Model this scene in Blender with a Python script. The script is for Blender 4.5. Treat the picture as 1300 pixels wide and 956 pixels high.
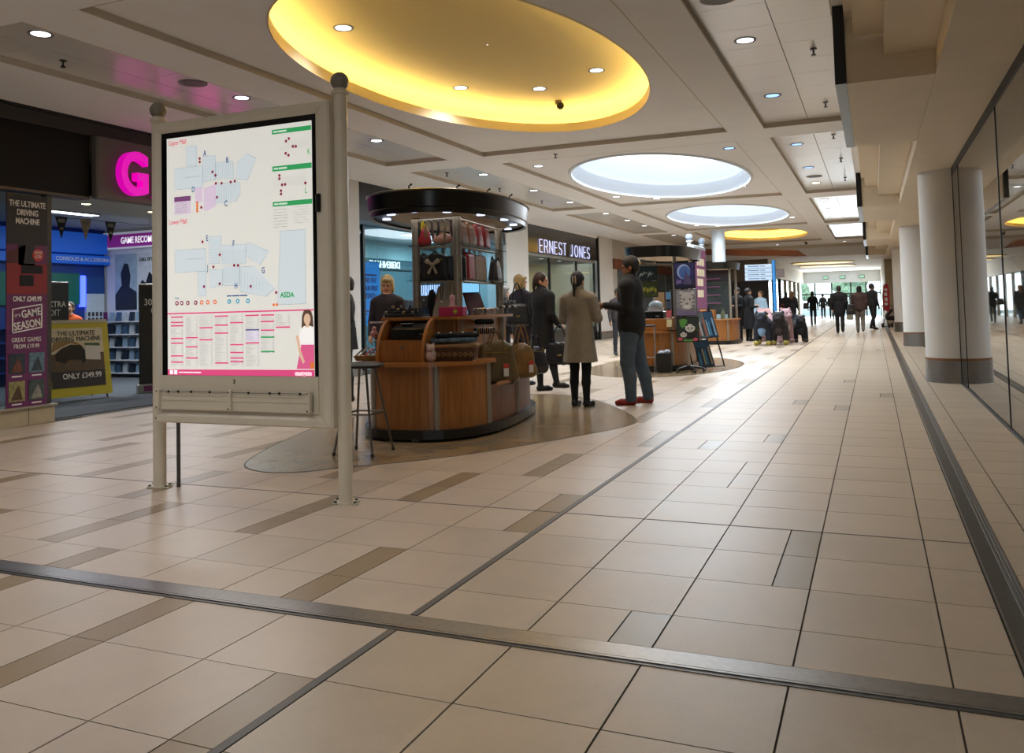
import bpy, math, random
import numpy as np
from math import sin, cos, pi, radians
from mathutils import Matrix, Vector
random.seed(7)
for _o in list(bpy.data.objects): bpy.data.objects.remove(_o)
SC = bpy.context.scene
COL = SC.collection

# ---------------------------------------------------------------- camera
EYE = 1.27
def view_matrix(yaw, pitch, roll):
    f = Vector((-sin(yaw), cos(yaw), 0)); r = Vector((cos(yaw), sin(yaw), 0)); u = Vector((0, 0, 1))
    f2 = f * cos(pitch) + u * sin(pitch); u2 = u * cos(pitch) - f * sin(pitch)
    r3 = r * cos(roll) + u2 * sin(roll); u3 = u2 * cos(roll) - r * sin(roll)
    m = Matrix.Identity(4)
    for i in range(3):
        m[i][0] = r3[i]; m[i][1] = u3[i]; m[i][2] = -f2[i]
    m[2][3] = EYE
    return m
cam_data = bpy.data.cameras.new('camera'); cam = bpy.data.objects.new('camera', cam_data); COL.objects.link(cam)
cam.matrix_world = view_matrix(0.40029, 0.047983, -0.024646)
cam_data.sensor_width = 36.0; cam_data.lens = 1081.06 * 36.0 / 1300.0
cam_data.shift_y = -139.5 / 1300.0
cam_data.clip_start = 0.05; cam_data.clip_end = 400
SC.camera = cam

# ---------------------------------------------------------------- world, exposure
W = bpy.data.worlds.new('world'); SC.world = W; W.use_nodes = True
W.node_tree.nodes['Background'].inputs[0].default_value = (0.82, 0.92, 1.0, 1)
W.node_tree.nodes['Background'].inputs[1].default_value = 3.0
SC.view_settings.view_transform = 'Standard'
try: SC.view_settings.look = 'None'
except Exception: pass
SC.view_settings.exposure = 0.12; SC.view_settings.gamma = 1.0
SC.view_settings.use_curve_mapping = False

K_DOWN = 100.0
K_SKY = 2.1        # daylight seen in the skylight wells
K_COVE = 26.0      # yellow cove tubes

# ---------------------------------------------------------------- colours and materials
def L(h):
    h = h.lstrip('#'); c = [int(h[i:i+2], 16) / 255 for i in (0, 2, 4)]
    return tuple(x / 12.92 if x <= 0.04045 else ((x + 0.055) / 1.055) ** 2.4 for x in c)
MATS = {}
def mat(name, col='#808080', rough=0.6, metal=0.0, vary=0.0, scale=8.0, bump=0.0, spec=0.5, emit=None, es=1.0, stretch=None, coat=0.0):
    if name in MATS: return MATS[name]
    m = bpy.data.materials.new(name); m.use_nodes = True; MATS[name] = m
    nt = m.node_tree; b = nt.nodes['Principled BSDF']
    c = L(col) if isinstance(col, str) else col
    b.inputs['Base Color'].default_value = (*c, 1); b.inputs['Roughness'].default_value = rough
    b.inputs['Metallic'].default_value = metal; b.inputs['Specular IOR Level'].default_value = spec
    if coat: b.inputs['Coat Weight'].default_value = coat; b.inputs['Coat Roughness'].default_value = 0.1
    if emit is not None:
        e = L(emit) if isinstance(emit, str) else emit
        b.inputs['Emission Color'].default_value = (*e, 1); b.inputs['Emission Strength'].default_value = es
    if vary or bump:
        tc = nt.nodes.new('ShaderNodeTexCoord'); n = nt.nodes.new('ShaderNodeTexNoise')
        n.inputs['Scale'].default_value = scale; n.inputs['Detail'].default_value = 4
        src = tc.outputs['Object']
        if stretch:
            mp = nt.nodes.new('ShaderNodeMapping'); mp.inputs['Scale'].default_value = stretch
            nt.links.new(src, mp.inputs['Vector']); src = mp.outputs['Vector']
        nt.links.new(src, n.inputs['Vector'])
        if vary:
            mx = nt.nodes.new('ShaderNodeMix'); mx.data_type = 'RGBA'; mx.blend_type = 'MULTIPLY'
            rmp = nt.nodes.new('ShaderNodeMapRange'); rmp.inputs['From Min'].default_value = 0.3; rmp.inputs['From Max'].default_value = 0.7
            rmp.inputs['To Min'].default_value = 1 - vary; rmp.inputs['To Max'].default_value = 1 + vary * 0.3
            nt.links.new(n.outputs['Fac'], rmp.inputs['Value'])
            cc = nt.nodes.new('ShaderNodeCombineColor')
            for k in range(3): nt.links.new(rmp.outputs['Result'], cc.inputs[k])
            mx.inputs['Factor'].default_value = 1; mx.inputs['A'].default_value = (*c, 1)
            nt.links.new(cc.outputs['Color'], mx.inputs['B']); nt.links.new(mx.outputs['Result'], b.inputs['Base Color'])
        if bump:
            bp = nt.nodes.new('ShaderNodeBump'); bp.inputs['Strength'].default_value = bump; bp.inputs['Distance'].default_value = 0.01
            nt.links.new(n.outputs['Fac'], bp.inputs['Height']); nt.links.new(bp.outputs['Normal'], b.inputs['Normal'])
    return m
def glow(name, col, es):      # something that gives off light
    return mat(name, col, 0.5, emit=col, es=es)
def glass(name, tint='#e8f2f0', refl=1.0, rough=0.02, body=0.0, bodycol='#8f9896'):
    if name in MATS: return MATS[name]
    m = bpy.data.materials.new(name); m.use_nodes = True; MATS[name] = m
    nt = m.node_tree; nt.nodes.clear()
    out = nt.nodes.new('ShaderNodeOutputMaterial'); tr = nt.nodes.new('ShaderNodeBsdfTransparent'); gl = nt.nodes.new('ShaderNodeBsdfGlossy')
    lw = nt.nodes.new('ShaderNodeLayerWeight'); lw.inputs['Blend'].default_value = 0.5; pw = nt.nodes.new('ShaderNodeMath'); pw.operation = 'POWER'; pw.inputs[1].default_value = 4.0
    fr = nt.nodes.new('ShaderNodeMath'); fr.operation = 'MULTIPLY_ADD'; fr.inputs[1].default_value = 0.55; fr.inputs[2].default_value = 0.035
    nt.links.new(lw.outputs['Facing'], pw.inputs[0]); nt.links.new(pw.outputs[0], fr.inputs[0])
    tr.inputs['Color'].default_value = (*L(tint), 1); gl.inputs['Roughness'].default_value = rough
    mx = nt.nodes.new('ShaderNodeMixShader'); mu = nt.nodes.new('ShaderNodeMath'); mu.operation = 'MULTIPLY'; mu.inputs[1].default_value = refl
    mu.use_clamp = True
    nt.links.new(fr.outputs[0], mu.inputs[0]); nt.links.new(mu.outputs[0], mx.inputs[0])
    first = tr
    if body:
        df = nt.nodes.new('ShaderNodeBsdfDiffuse'); df.inputs['Color'].default_value = (*L(bodycol), 1)
        m2 = nt.nodes.new('ShaderNodeMixShader'); m2.inputs[0].default_value = body
        nt.links.new(tr.outputs[0], m2.inputs[1]); nt.links.new(df.outputs[0], m2.inputs[2]); first = m2
    nt.links.new(first.outputs[0], mx.inputs[1]); nt.links.new(gl.outputs[0], mx.inputs[2]); nt.links.new(mx.outputs[0], out.inputs[0])
    return m
def tile_mat(name, col, rough, vary):
    m = bpy.data.materials.new(name); m.use_nodes = True; MATS[name] = m
    nt = m.node_tree; b = nt.nodes['Principled BSDF']; N = nt.nodes.new
    geo = N('ShaderNodeNewGeometry'); sn = N('ShaderNodeVectorMath'); sn.operation = 'SNAP'; sn.inputs[1].default_value = (0.5, 0.5, 50)
    off = N('ShaderNodeVectorMath'); off.operation = 'ADD'; off.inputs[1].default_value = (0.335, 0.0, 0)
    wn = N('ShaderNodeTexWhiteNoise'); wn.noise_dimensions = '3D'
    nt.links.new(geo.outputs['Position'], off.inputs[0]); nt.links.new(off.outputs[0], sn.inputs[0]); nt.links.new(sn.outputs[0], wn.inputs['Vector'])
    ns = N('ShaderNodeTexNoise'); ns.inputs['Scale'].default_value = 3.0; ns.inputs['Detail'].default_value = 8; ns.inputs['Roughness'].default_value = 0.7
    nt.links.new(geo.outputs['Position'], ns.inputs['Vector'])
    fine = N('ShaderNodeTexNoise'); fine.inputs['Scale'].default_value = 60; fine.inputs['Detail'].default_value = 3
    nt.links.new(geo.outputs['Position'], fine.inputs['Vector'])
    a1 = N('ShaderNodeMapRange'); a1.inputs['To Min'].default_value = 1 - vary; a1.inputs['To Max'].default_value = 1 + vary
    nt.links.new(wn.outputs['Value'], a1.inputs['Value'])
    a2 = N('ShaderNodeMapRange'); a2.inputs['From Min'].default_value = 0.3; a2.inputs['From Max'].default_value = 0.7; a2.inputs['To Min'].default_value = 0.9; a2.inputs['To Max'].default_value = 1.06
    nt.links.new(ns.outputs['Fac'], a2.inputs['Value'])
    a3 = N('ShaderNodeMapRange'); a3.inputs['From Min'].default_value = 0.3; a3.inputs['From Max'].default_value = 0.7; a3.inputs['To Min'].default_value = 0.97; a3.inputs['To Max'].default_value = 1.02
    nt.links.new(fine.outputs['Fac'], a3.inputs['Value'])
    m1 = N('ShaderNodeMath'); m1.operation = 'MULTIPLY'; m2 = N('ShaderNodeMath'); m2.operation = 'MULTIPLY'
    nt.links.new(a1.outputs[0], m1.inputs[0]); nt.links.new(a2.outputs[0], m1.inputs[1]); nt.links.new(m1.outputs[0], m2.inputs[0]); nt.links.new(a3.outputs[0], m2.inputs[1])
    vm = N('ShaderNodeVectorMath'); vm.operation = 'SCALE'; vm.inputs[0].default_value = L(col); nt.links.new(m2.outputs[0], vm.inputs['Scale'])
    nt.links.new(vm.outputs[0], b.inputs['Base Color'])
    r = N('ShaderNodeMapRange'); r.inputs['To Min'].default_value = rough - 0.06; r.inputs['To Max'].default_value = rough + 0.1
    nt.links.new(ns.outputs['Fac'], r.inputs['Value']); nt.links.new(r.outputs[0], b.inputs['Roughness'])
    return m
def wood_mat(name, c1, c2, rough=0.35, horiz=False):
    m = bpy.data.materials.new(name); m.use_nodes = True; MATS[name] = m
    nt = m.node_tree; b = nt.nodes['Principled BSDF']; N = nt.nodes.new
    tc = N('ShaderNodeTexCoord'); mp = N('ShaderNodeMapping'); mp.inputs['Scale'].default_value = (2, 30, 30) if horiz else (14, 14, 0.9)
    n = N('ShaderNodeTexNoise'); n.inputs['Scale'].default_value = 3; n.inputs['Detail'].default_value = 5
    nt.links.new(tc.outputs['Object'], mp.inputs['Vector']); nt.links.new(mp.outputs['Vector'], n.inputs['Vector'])
    cr = N('ShaderNodeValToRGB'); cr.color_ramp.elements[0].position = 0.32; cr.color_ramp.elements[1].position = 0.7
    cr.color_ramp.elements[0].color = (*L(c1), 1); cr.color_ramp.elements[1].color = (*L(c2), 1)
    nt.links.new(n.outputs['Fac'], cr.inputs['Fac']); nt.links.new(cr.outputs['Color'], b.inputs['Base Color'])
    b.inputs['Roughness'].default_value = rough
    return m

# ---------------------------------------------------------------- mesh helpers
class MB:
    def __init__(s): s.v = []; s.f = []; s.m = []; s.mi = 0
    def add(s, vs, fs):
        o = len(s.v); s.v += [tuple(p) for p in vs]
        for f in fs: s.f.append(tuple(i + o for i in f)); s.m.append(s.mi)
        return s
    def box(s, x0, x1, y0, y1, z0, z1):
        return s.add([(x0,y0,z0),(x1,y0,z0),(x1,y1,z0),(x0,y1,z0),(x0,y0,z1),(x1,y0,z1),(x1,y1,z1),(x0,y1,z1)],
                     [(0,3,2,1),(4,5,6,7),(0,1,5,4),(1,2,6,5),(2,3,7,6),(3,0,4,7)])
    def bbox(s, x0, x1, y0, y1, z0, z1, b=0.01):
        # box with chamfered vertical and horizontal edges
        xs=(x0,x0+b,x1-b,x1); ys=(y0,y0+b,y1-b,y1); zs=(z0,z0+b,z1-b,z1)
        rings=[]
        def ring(ix, z):
            a = b if ix else 0
            return [(x0+a+b*(1-ix)*1 if False else x0+a, y0+b+ (a if ix else 0)*0, z)]
        def oct(o, z):
            return [(x0+o+b,y0+o,z),(x1-o-b,y0+o,z),(x1-o,y0+o+b,z),(x1-o,y1-o-b,z),(x1-o-b,y1-o,z),(x0+o+b,y1-o,z),(x0+o,y1-o-b,z),(x0+o,y0+o+b,z)]
        return s.loft([oct(b,z0),oct(0,z0+b),oct(0,z1-b),oct(b,z1)])
    def loft(s, rings, caps=True, closed=True):
        n = len(rings[0]); vs = [p for r in rings for p in r]; fs = []
        for i in range(len(rings)-1):
            for j in range(n if closed else n-1):
                k = (j+1) % n
                fs.append((i*n+j, i*n+k, (i+1)*n+k, (i+1)*n+j))
        if caps: fs.append(tuple(range(n-1,-1,-1))); fs.append(tuple((len(rings)-1)*n+i for i in range(n)))
        return s.add(vs, fs)
    def cyl(s, cx, cy, z0, z1, r, n=16, r2=None):
        r2 = r if r2 is None else r2
        return s.loft([[(cx+rr*cos(2*pi*i/n), cy+rr*sin(2*pi*i/n), z) for i in range(n)] for rr, z in ((r,z0),(r2,z1))])
    def lathe(s, prof, n=24, cx=0, cy=0, cz=0, axis='z'):
        rings = []
        for r, z in prof:
            ring = []
            for i in range(n):
                a = 2*pi*i/n; p = (r*cos(a), r*sin(a), z)
                if axis == 'y': p = (p[0], p[2], -p[1]) 
                if axis == 'x': p = (p[2], p[0], p[1])
                ring.append((p[0]+cx, p[1]+cy, p[2]+cz))
            rings.append(ring)
        return s.loft(rings)
    def tube(s, pts, r, n=8):
        pts = [Vector(p) for p in pts]; rings = []; up = None
        rs = r if isinstance(r, (list, tuple)) else [r]*len(pts)
        for i, p in enumerate(pts):
            d = (pts[min(i+1,len(pts)-1)] - pts[max(i-1,0)]).normalized()
            if up is None:
                up = Vector((0,0,1)) if abs(d.z) < 0.9 else Vector((1,0,0))
            a = d.cross(up).normalized(); b = a.cross(d).normalized(); up = b
            rings.append([tuple(p + rs[i]*(a*cos(2*pi*k/n) + b*sin(2*pi*k/n))) for k in range(n)])
        return s.loft(rings)
    def prism(s, poly, z0, z1):
        return s.loft([[(x,y,z0) for x,y in poly],[(x,y,z1) for x,y in poly]])
    def prism_y(s, poly, y0, y1):     # polygon in (x,z)
        return s.loft([[(x,y1,z) for x,z in poly],[(x,y0,z) for x,z in poly]])
    def prism_x(s, poly, x0, x1):     # polygon in (y,z)
        return s.loft([[(x0,y,z) for y,z in poly],[(x1,y,z) for y,z in poly]])
    def sphere(s, c, r, n=14, sx=1, sy=1, sz=1):
        k = n//2
        prof = [(max(1e-4, r*sin(pi*i/k)), -r*cos(pi*i/k)) for i in range(k+1)]
        rings = [[(c[0]+q*cos(2*pi*j/n)*sx, c[1]+q*sin(2*pi*j/n)*sy, c[2]+z*sz) for j in range(n)] for q, z in prof]
        return s.loft(rings)
    def quad(s, a, b, c, d): return s.add([a,b,c,d], [(0,1,2,3)])
    def mesh(s, name, mats, smooth=False):
        me = bpy.data.meshes.new(name); me.from_pydata(s.v, [], s.f)
        for m in (mats if isinstance(mats, (list,tuple)) else [mats]): me.materials.append(m)
        if any(s.m): me.polygons.foreach_set('material_index', s.m)
        if smooth: 
            me.shade_smooth()
            try: me.set_sharp_from_angle(angle=radians(35))
            except Exception: pass
        me.update(); return me
    def build(s, name, mats, parent=None, smooth=False, loc=None, rz=None):
        o = bpy.data.objects.new(name, s.mesh(name, mats, smooth)); COL.objects.link(o)
        if parent is not None: o.parent = parent
        if loc is not None: o.location = loc
        if rz is not None: o.rotation_euler = (0,0,rz)
        return o
def tag(o, label=None, cat=None, group=None, kind=None):
    if label: o['label'] = label
    if cat: o['category'] = cat
    if group: o['group'] = group
    if kind: o['kind'] = kind
    return o
def thing(name, label, cat, loc=(0,0,0), rz=0.0, group=None):
    o = bpy.data.objects.new(name, None); COL.objects.link(o); o.location = loc; o.rotation_euler = (0,0,rz)
    o.empty_display_size = 0.1
    return tag(o, label, cat, group)
def struct(o): o['kind'] = 'structure'; return o
def copy_tree(o, parent=None):
    c = o.copy(); COL.objects.link(c); c.parent = parent
    for ch in list(o.children): copy_tree(ch, c)
    return c
def lamp(name, kind, loc, energy, col=(1,1,1), parent=None, size=0.1, rot=None, spot=None, blend=0.6, shape=None, size_y=None):
    d = bpy.data.lights.new(name, kind); d.energy = energy; d.color = col
    if kind == 'AREA':
        d.size = size
        if shape: d.shape = shape; d.size_y = size_y or size
    else: d.shadow_soft_size = size
    if spot: d.spot_size = spot; d.spot_blend = blend
    o = bpy.data.objects.new(name, d); COL.objects.link(o); o.location = loc
    if rot: o.rotation_euler = rot
    if parent is not None: o.parent = parent
    return o

# lettering: real mesh letters; origin given by align, facing -Y before rotation
def letters(text, size, mats, parent=None, loc=(0,0,0), rot=(pi/2,0,0), name='lettering', align='CENTER', depth=0.002, width=1.0, bold=0.0, space=1.0, res=3):
    c = bpy.data.curves.new(name, 'FONT'); c.body = text; c.size = size; c.align_x = align; c.align_y = 'CENTER'; c.extrude = depth; c.offset = bold
    c.resolution_u = res; c.space_character = space
    t = bpy.data.objects.new('tmp_text', c); COL.objects.link(t)
    dg = bpy.context.evaluated_depsgraph_get(); dg.update()
    me = bpy.data.meshes.new_from_object(t.evaluated_get(dg)); bpy.data.objects.remove(t); bpy.data.curves.remove(c)
    me.name = name; me.materials.clear()
    me.materials.append(mats)
    o = bpy.data.objects.new(name, me); COL.objects.link(o); o.location = loc; o.rotation_euler = rot; o.scale = (width,1,1)
    if parent is not None: o.parent = parent
    return o

def superell(cx, cy, a, b, n=2.6, seg=48, rot=0.0):
    out = []
    for i in range(seg):
        t = 2*pi*i/seg; c, s_ = cos(t), sin(t)
        x = a*math.copysign(abs(c)**(2/n), c); y = b*math.copysign(abs(s_)**(2/n), s_)
        out.append((cx+x*cos(rot)-y*sin(rot), cy+x*sin(rot)+y*cos(rot)))
    return out

# ---------------------------------------------------------------- implicit bodies (people, soft goods) polygonised by surface nets
def surfnets(fn, lo, hi, h):
    lo = np.array(lo, float); n = np.ceil((np.array(hi)-lo)/h).astype(int)+1
    ax = [lo[i]+h*np.arange(n[i]) for i in range(3)]
    P = np.stack(np.meshgrid(*ax, indexing='ij'), -1)
    Pf = P.reshape(-1,3).astype(np.float32)
    if Pf.shape[0] > 30000:      # evaluate the fine grid only near the surface
        q = 5; nc = [int(math.ceil(n[i]/q)) for i in range(3)]
        cc_ = np.stack(np.meshgrid(*[lo[i]+h*(q*np.arange(nc[i])+(q-1)/2) for i in range(3)], indexing='ij'), -1).reshape(-1,3).astype(np.float32)
        dc = fn(cc_).reshape(nc)
        up = np.repeat(np.repeat(np.repeat(dc, q, 0), q, 1), q, 2)[:n[0],:n[1],:n[2]].reshape(-1)
        D = up.astype(np.float64).copy(); mk = np.abs(up) < h*q*1.25
        D[mk] = fn(Pf[mk]); D = D.reshape(n)
    else: D = fn(Pf).reshape(n)
    D = np.where(np.abs(D) < 1e-7, 1e-7, D)
    c = n-1; S = D < 0
    cnt = np.zeros(c, int)
    corners = [(i,j,k) for i in (0,1) for j in (0,1) for k in (0,1)]
    sl = lambda i,j,k: (slice(i,i+c[0]), slice(j,j+c[1]), slice(k,k+c[2]))
    for q in corners: cnt += S[sl(*q)]
    act = (cnt > 0) & (cnt < 8); idx = -np.ones(c, int); ids = np.argwhere(act); idx[act] = np.arange(len(ids))
    acc = np.zeros((len(ids),3)); w = np.zeros(len(ids))
    dv = {q: D[sl(*q)][act] for q in corners}
    for q in corners:
        for a in range(3):
            if q[a] == 0:
                p = list(q); p[a] = 1; p = tuple(p); d0, d1 = dv[q], dv[p]
                m = (d0 < 0) != (d1 < 0); t = np.where(m, d0/np.where(m, d0-d1, 1), 0)
                pos = np.repeat(np.array(q, float)[None], len(ids), 0); pos[:,a] += t
                acc += pos*m[:,None]; w += m
    V = lo + h*(ids + acc/w[:,None])
    F = []
    for a in range(3):
        b, cc = (a+1)%3, (a+2)%3
        s0 = [slice(None)]*3; s1 = [slice(None)]*3; s0[a] = slice(0,n[a]-1); s1[a] = slice(1,n[a])
        A = S[tuple(s0)]; B = S[tuple(s1)]; E = np.argwhere(A != B)
        E = E[(E[:,b] > 0) & (E[:,cc] > 0) & (E[:,b] < n[b]-1) & (E[:,cc] < n[cc]-1)]
        if len(E) == 0: continue
        def cell(db, dc):
            q = E.copy(); q[:,b] += db; q[:,cc] += dc; return idx[q[:,0],q[:,1],q[:,2]]
        Q = np.stack([cell(-1,-1), cell(0,-1), cell(0,0), cell(-1,0)], 1)
        flip = ~A[E[:,0],E[:,1],E[:,2]]; Q[flip] = Q[flip][:, ::-1]
        F.append(Q)
    return V, np.concatenate(F)
class Body:
    def __init__(s): s.p = []; s.cut = []
    def cap(s, a, b, r1, r2, m=0, k=0.03, sc=(1,1,1)):      # tapered capsule, optionally flattened
        s.p.append(('c', np.array(a,float), np.array(b,float), r1, r2, m, k, np.array(sc,float))); return s
    def ell(s, c, r, m=0, k=0.02, rot=None):
        s.p.append(('e', np.array(c,float), np.array(r,float), None, None, m, k, rot)); return s
    def sub(s, c, r, k=0.01, rot=None): s.cut.append(('e', np.array(c,float), np.array(r,float), None, None, 0, k, rot)); return s
    @staticmethod
    def d(q, P):
        if q[0] == 'c':
            sc = q[7]; a = q[1]/sc; b = q[2]/sc; X = P/sc - a; ba = b-a; t = np.clip((X@ba)/max(1e-9, ba@ba), 0, 1)
            return (np.linalg.norm(X - t[:,None]*ba, axis=1) - (q[3] + (q[4]-q[3])*t))*sc.min()
        X = P - q[1]
        if q[7] is not None: X = X@np.array(q[7])
        k0 = np.linalg.norm(X/q[2], axis=1); k1 = np.linalg.norm(X/(q[2]**2), axis=1)
        return k0*(k0-1)/np.maximum(k1, 1e-9)
    def f(s, P):
        r = None
        for q in s.p:
            e = s.d(q, P)
            if r is None: r = e
            else:
                k = q[6]; hh = np.clip(0.5+0.5*(r-e)/k, 0, 1); r = r*(1-hh) + e*hh - k*hh*(1-hh)
        for q in s.cut:
            e = -s.d(q, P); k = q[6]; hh = np.clip(0.5-0.5*(r-e)/k, 0, 1); r = r*(1-hh) + e*hh + k*hh*(1-hh)
        return r
    def bounds(s):
        lo = np.full(3, 9e9); hi = -lo
        for q in s.p:
            if q[0] == 'c':
                for pt, r in ((q[1],q[3]),(q[2],q[4])): lo = np.minimum(lo, pt-r*q[7]*1.0-0.0); hi = np.maximum(hi, pt+r*q[7])
            else:
                r = q[2] if q[7] is None else np.full(3, q[2].max()); lo = np.minimum(lo, q[1]-r); hi = np.maximum(hi, q[1]+r)
        return lo-0.04, hi+0.04
    def build(s, name, mats, h=0.012, parent=None):
        lo, hi = s.bounds(); V, F = surfnets(s.f, lo, hi, h)
        mats = mats if isinstance(mats, (list,tuple)) else [mats]
        me = bpy.data.meshes.new(name); me.from_pydata(V.tolist(), [], F.tolist())
        for m in mats: me.materials.append(m)
        if len(mats) > 1:
            C = V[F].mean(1); D = np.stack([s.d(q, C) for q in s.p], 0); mi = np.array([q[5] for q in s.p])[D.argmin(0)]
            me.polygons.foreach_set('material_index', mi.astype(np.int32))
        me.shade_smooth(); me.update()
        o = bpy.data.objects.new(name, me); COL.objects.link(o)
        if parent is not None: o.parent = parent
        return o
# ================================================================ THE SETTING
ZC = 3.87
m_grout = mat('grout', '#4a4136', 0.8)
m_tile = tile_mat('beige_stone_tile', '#b8a693', 0.36, 0.05)
m_tile_r = tile_mat('grey_beige_stone_tile', '#b09f8a', 0.38, 0.05)
m_accent = tile_mat('brown_accent_tile', '#8c7658', 0.33, 0.06)
m_inlay = tile_mat('polished_inlay_tile', '#927d62', 0.16, 0.05)
m_steel = mat('brushed_steel', '#8a8784', 0.32, 0.9, vary=0.15, scale=40)
m_steel_dk = mat('dark_metal', '#55524e', 0.4, 0.85, vary=0.2, scale=30)
m_ceil = mat('ceiling_paint', '#eeeeee', 0.75, vary=0.03, scale=2)
m_ceil_panel = mat('ceiling_metal_panel', '#e4e2df', 0.25, 0.15)
m_ceil_gap = mat('ceiling_gap', '#2c2a28', 0.9)
m_edge = mat('coffer_edge', '#c2b7a6', 0.7)
m_soffit = mat('soffit_paint', '#dccdb4', 0.6, vary=0.04, scale=2)
m_black = mat('black_paint', '#0b0a09', 0.35)
m_white = mat('white_column_paint', '#c9c6c1', 0.55, vary=0.03, scale=3)
m_skywell = mat('skylight_well_paint', '#dde2e5', 0.7)
m_yellow = mat('yellow_dome_paint', '#e8d595', 0.65)
m_lip = mat('dome_lip', '#ddd0ae', 0.5)

X_L, X_R = -9.4, 1.14
# floor base with individual tiles
base = MB(); base.box(-22, 3.2, -14, 71, -0.2, -0.008)
floor = struct(base.build('floor', m_grout))
xs_left = [-1.835 - 0.5*i for i in range(0, 16)] + [X_L]
xs_right = [-1.80, -1.305, -0.808, -0.311, 0.187, 0.41, 0.54, 0.693, X_R]
acc_off = [1.5, 0.0, 2.0, 1.0, 2.5, 0.5, 1.5, 0.0, 2.0, 1.0, 2.5, 0.5, 1.5, 0.0, 2.0, 1.0, 2.5]
tiles = []          # x0,x1,y0,y1,mat
def in_y(y0, y1):
    # split a row around the steel joint
    if y0 < 3.0 < y1 or y0 < 3.145 < y1:
        out = []
        if y0 < 2.99: out.append((y0, 2.99))
        if y1 > 3.15: out.append((3.15, y1))
        return out
    return [(y0, y1)]
rr = random.Random(3)
INLAY = [(-4.62,5.58),(-4.3,5.62),(-3.99,5.95),(-3.64,6.30),(-3.29,6.78),(-2.95,7.44),(-2.78,7.83),(-2.5,8.48),(-2.41,8.98),(-2.54,9.42),(-2.73,9.81),(-2.95,10.2),(-3.4,10.9),(-4.0,11.5),(-4.6,11.6),(-5.2,11.1),(-5.6,10.2),(-5.78,9.2),(-5.76,8.04),(-5.52,7.15),(-5.27,6.44),(-4.95,5.8)]
def smooth_loop(P, n=4):
    out = []; m = len(P)
    for i in range(m):
        p0, p1, p2, p3 = (Vector(P[(i+k-1) % m]) for k in range(4))
        for j in range(n):
            t = j/n; out.append(tuple(0.5*((2*p1)+(-p0+p2)*t+(2*p0-5*p1+4*p2-p3)*t*t+(-p0+3*p1-3*p2+p3)*t**3)))
    return out
INL = smooth_loop(INLAY)
def inside(x, y, P):
    c = False; n = len(P); j = n-1
    for i in range(n):
        if (P[i][1] > y) != (P[j][1] > y) and x < (P[j][0]-P[i][0])*(y-P[i][1])/(P[j][1]-P[i][1])+P[i][0]: c = not c
        j = i
    return c
Y_END = 70.0
for k in range(-8, int(Y_END/0.5)):
    for (y0, y1) in in_y(0.5*k, 0.5*k+0.5):
        if y1-y0 < 0.03: continue
        for i in range(len(xs_left)-1):
            x1, x0 = xs_left[i], xs_left[i+1]
            if x1-x0 < 0.05: continue
            if ((0.5*k+0.001 - acc_off[i]) % 3.0) < 1.0:
                tiles.append((x1-0.165, x1, y0, y1, 1)); tiles.append((x0, x1-0.165, y0, y1, 0))
            else: tiles.append((x0, x1, y0, y1, 0))
        for i in range(len(xs_right)-1):
            x0, x1 = xs_right[i], xs_right[i+1]
            if i == 5: continue
            if i == 2 and 4.0 <= 0.5*k < 5.0: tiles.append((x1-0.16, x1, y0, y1, 3)); tiles.append((x0, x1-0.16, y0, y1, 2))
            elif i == 1 and (0.5*k) in (3.0, 6.0, 6.5): tiles.append((x1-0.17, x1, y0, y1, 3 if k == 6 else 2)); tiles.append((x0, x1-0.17, y0, y1, 2))
            elif i < 4 and rr.random() < 0.05 and k > 13: tiles.append((x1-0.16, x1, y0, y1, 3)); tiles.append((x0, x1-0.16, y0, y1, 2))
            else: tiles.append((x0, x1, y0, y1, 2))
m_accent_g = tile_mat('grey_accent_tile', '#8a7d6a', 0.33, 0.06)
TM = [m_tile, m_accent, m_tile_r, m_accent_g]
vm = cam.matrix_world.inverted()
def shown_area(t):
    s_ = 0; pts = []
    for x, y in ((t[0],t[2]),(t[1],t[2]),(t[1],t[3]),(t[0],t[3])):
        p = vm @ Vector((x, y, 0))
        if p.z > -0.3: return 0
        u = 650 + 1081*p.x/-p.z; v = 338.5 + 1081*p.y/p.z
        pts.append((u, v))
    cu = sum(p[0] for p in pts)/4; cv = sum(p[1] for p in pts)/4
    if not (-40 < cu < 1340 and 380 < cv < 985): return 0
    for i in range(4): s_ += pts[i][0]*pts[(i+1)%4][1]-pts[(i+1)%4][0]*pts[i][1]
    return abs(s_)/2
order = sorted(range(len(tiles)), key=lambda i: -shown_area(tiles[i]))
near = set(order[:298])
unit = []
for m in TM:
    b = MB(); b.add([(-.5,-.5,0),(.5,-.5,0),(.5,.5,0),(-.5,.5,0),(-.5,-.5,-1),(.5,-.5,-1),(.5,.5,-1),(-.5,.5,-1)], [(0,1,2,3),(4,5,1,0),(5,6,2,1),(6,7,3,2),(7,4,0,3)])
    unit.append(b.mesh('tile', m))
G = 0.0028
rest = MB()
for i, (x0, x1, y0, y1, m) in enumerate(tiles):
    g = G if m < 2 else G*1.3
    if i in near:
        o = bpy.data.objects.new('tile', unit[m]); COL.objects.link(o); o.parent = floor
        o.location = ((x0+x1)/2, (y0+y1)/2, 0); o.scale = (x1-x0-2*g, y1-y0-2*g*0.7, 0.006)
    else:
        rest.mi = m; rest.add([(x0+g,y0+g,0),(x1-g,y0+g,0),(x1-g,y1-g,0),(x0+g,y1-g,0)], [(0,1,2,3)])
t_rest = rest.build('tile_field', TM, floor); t_rest['kind'] = 'stuff'
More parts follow.
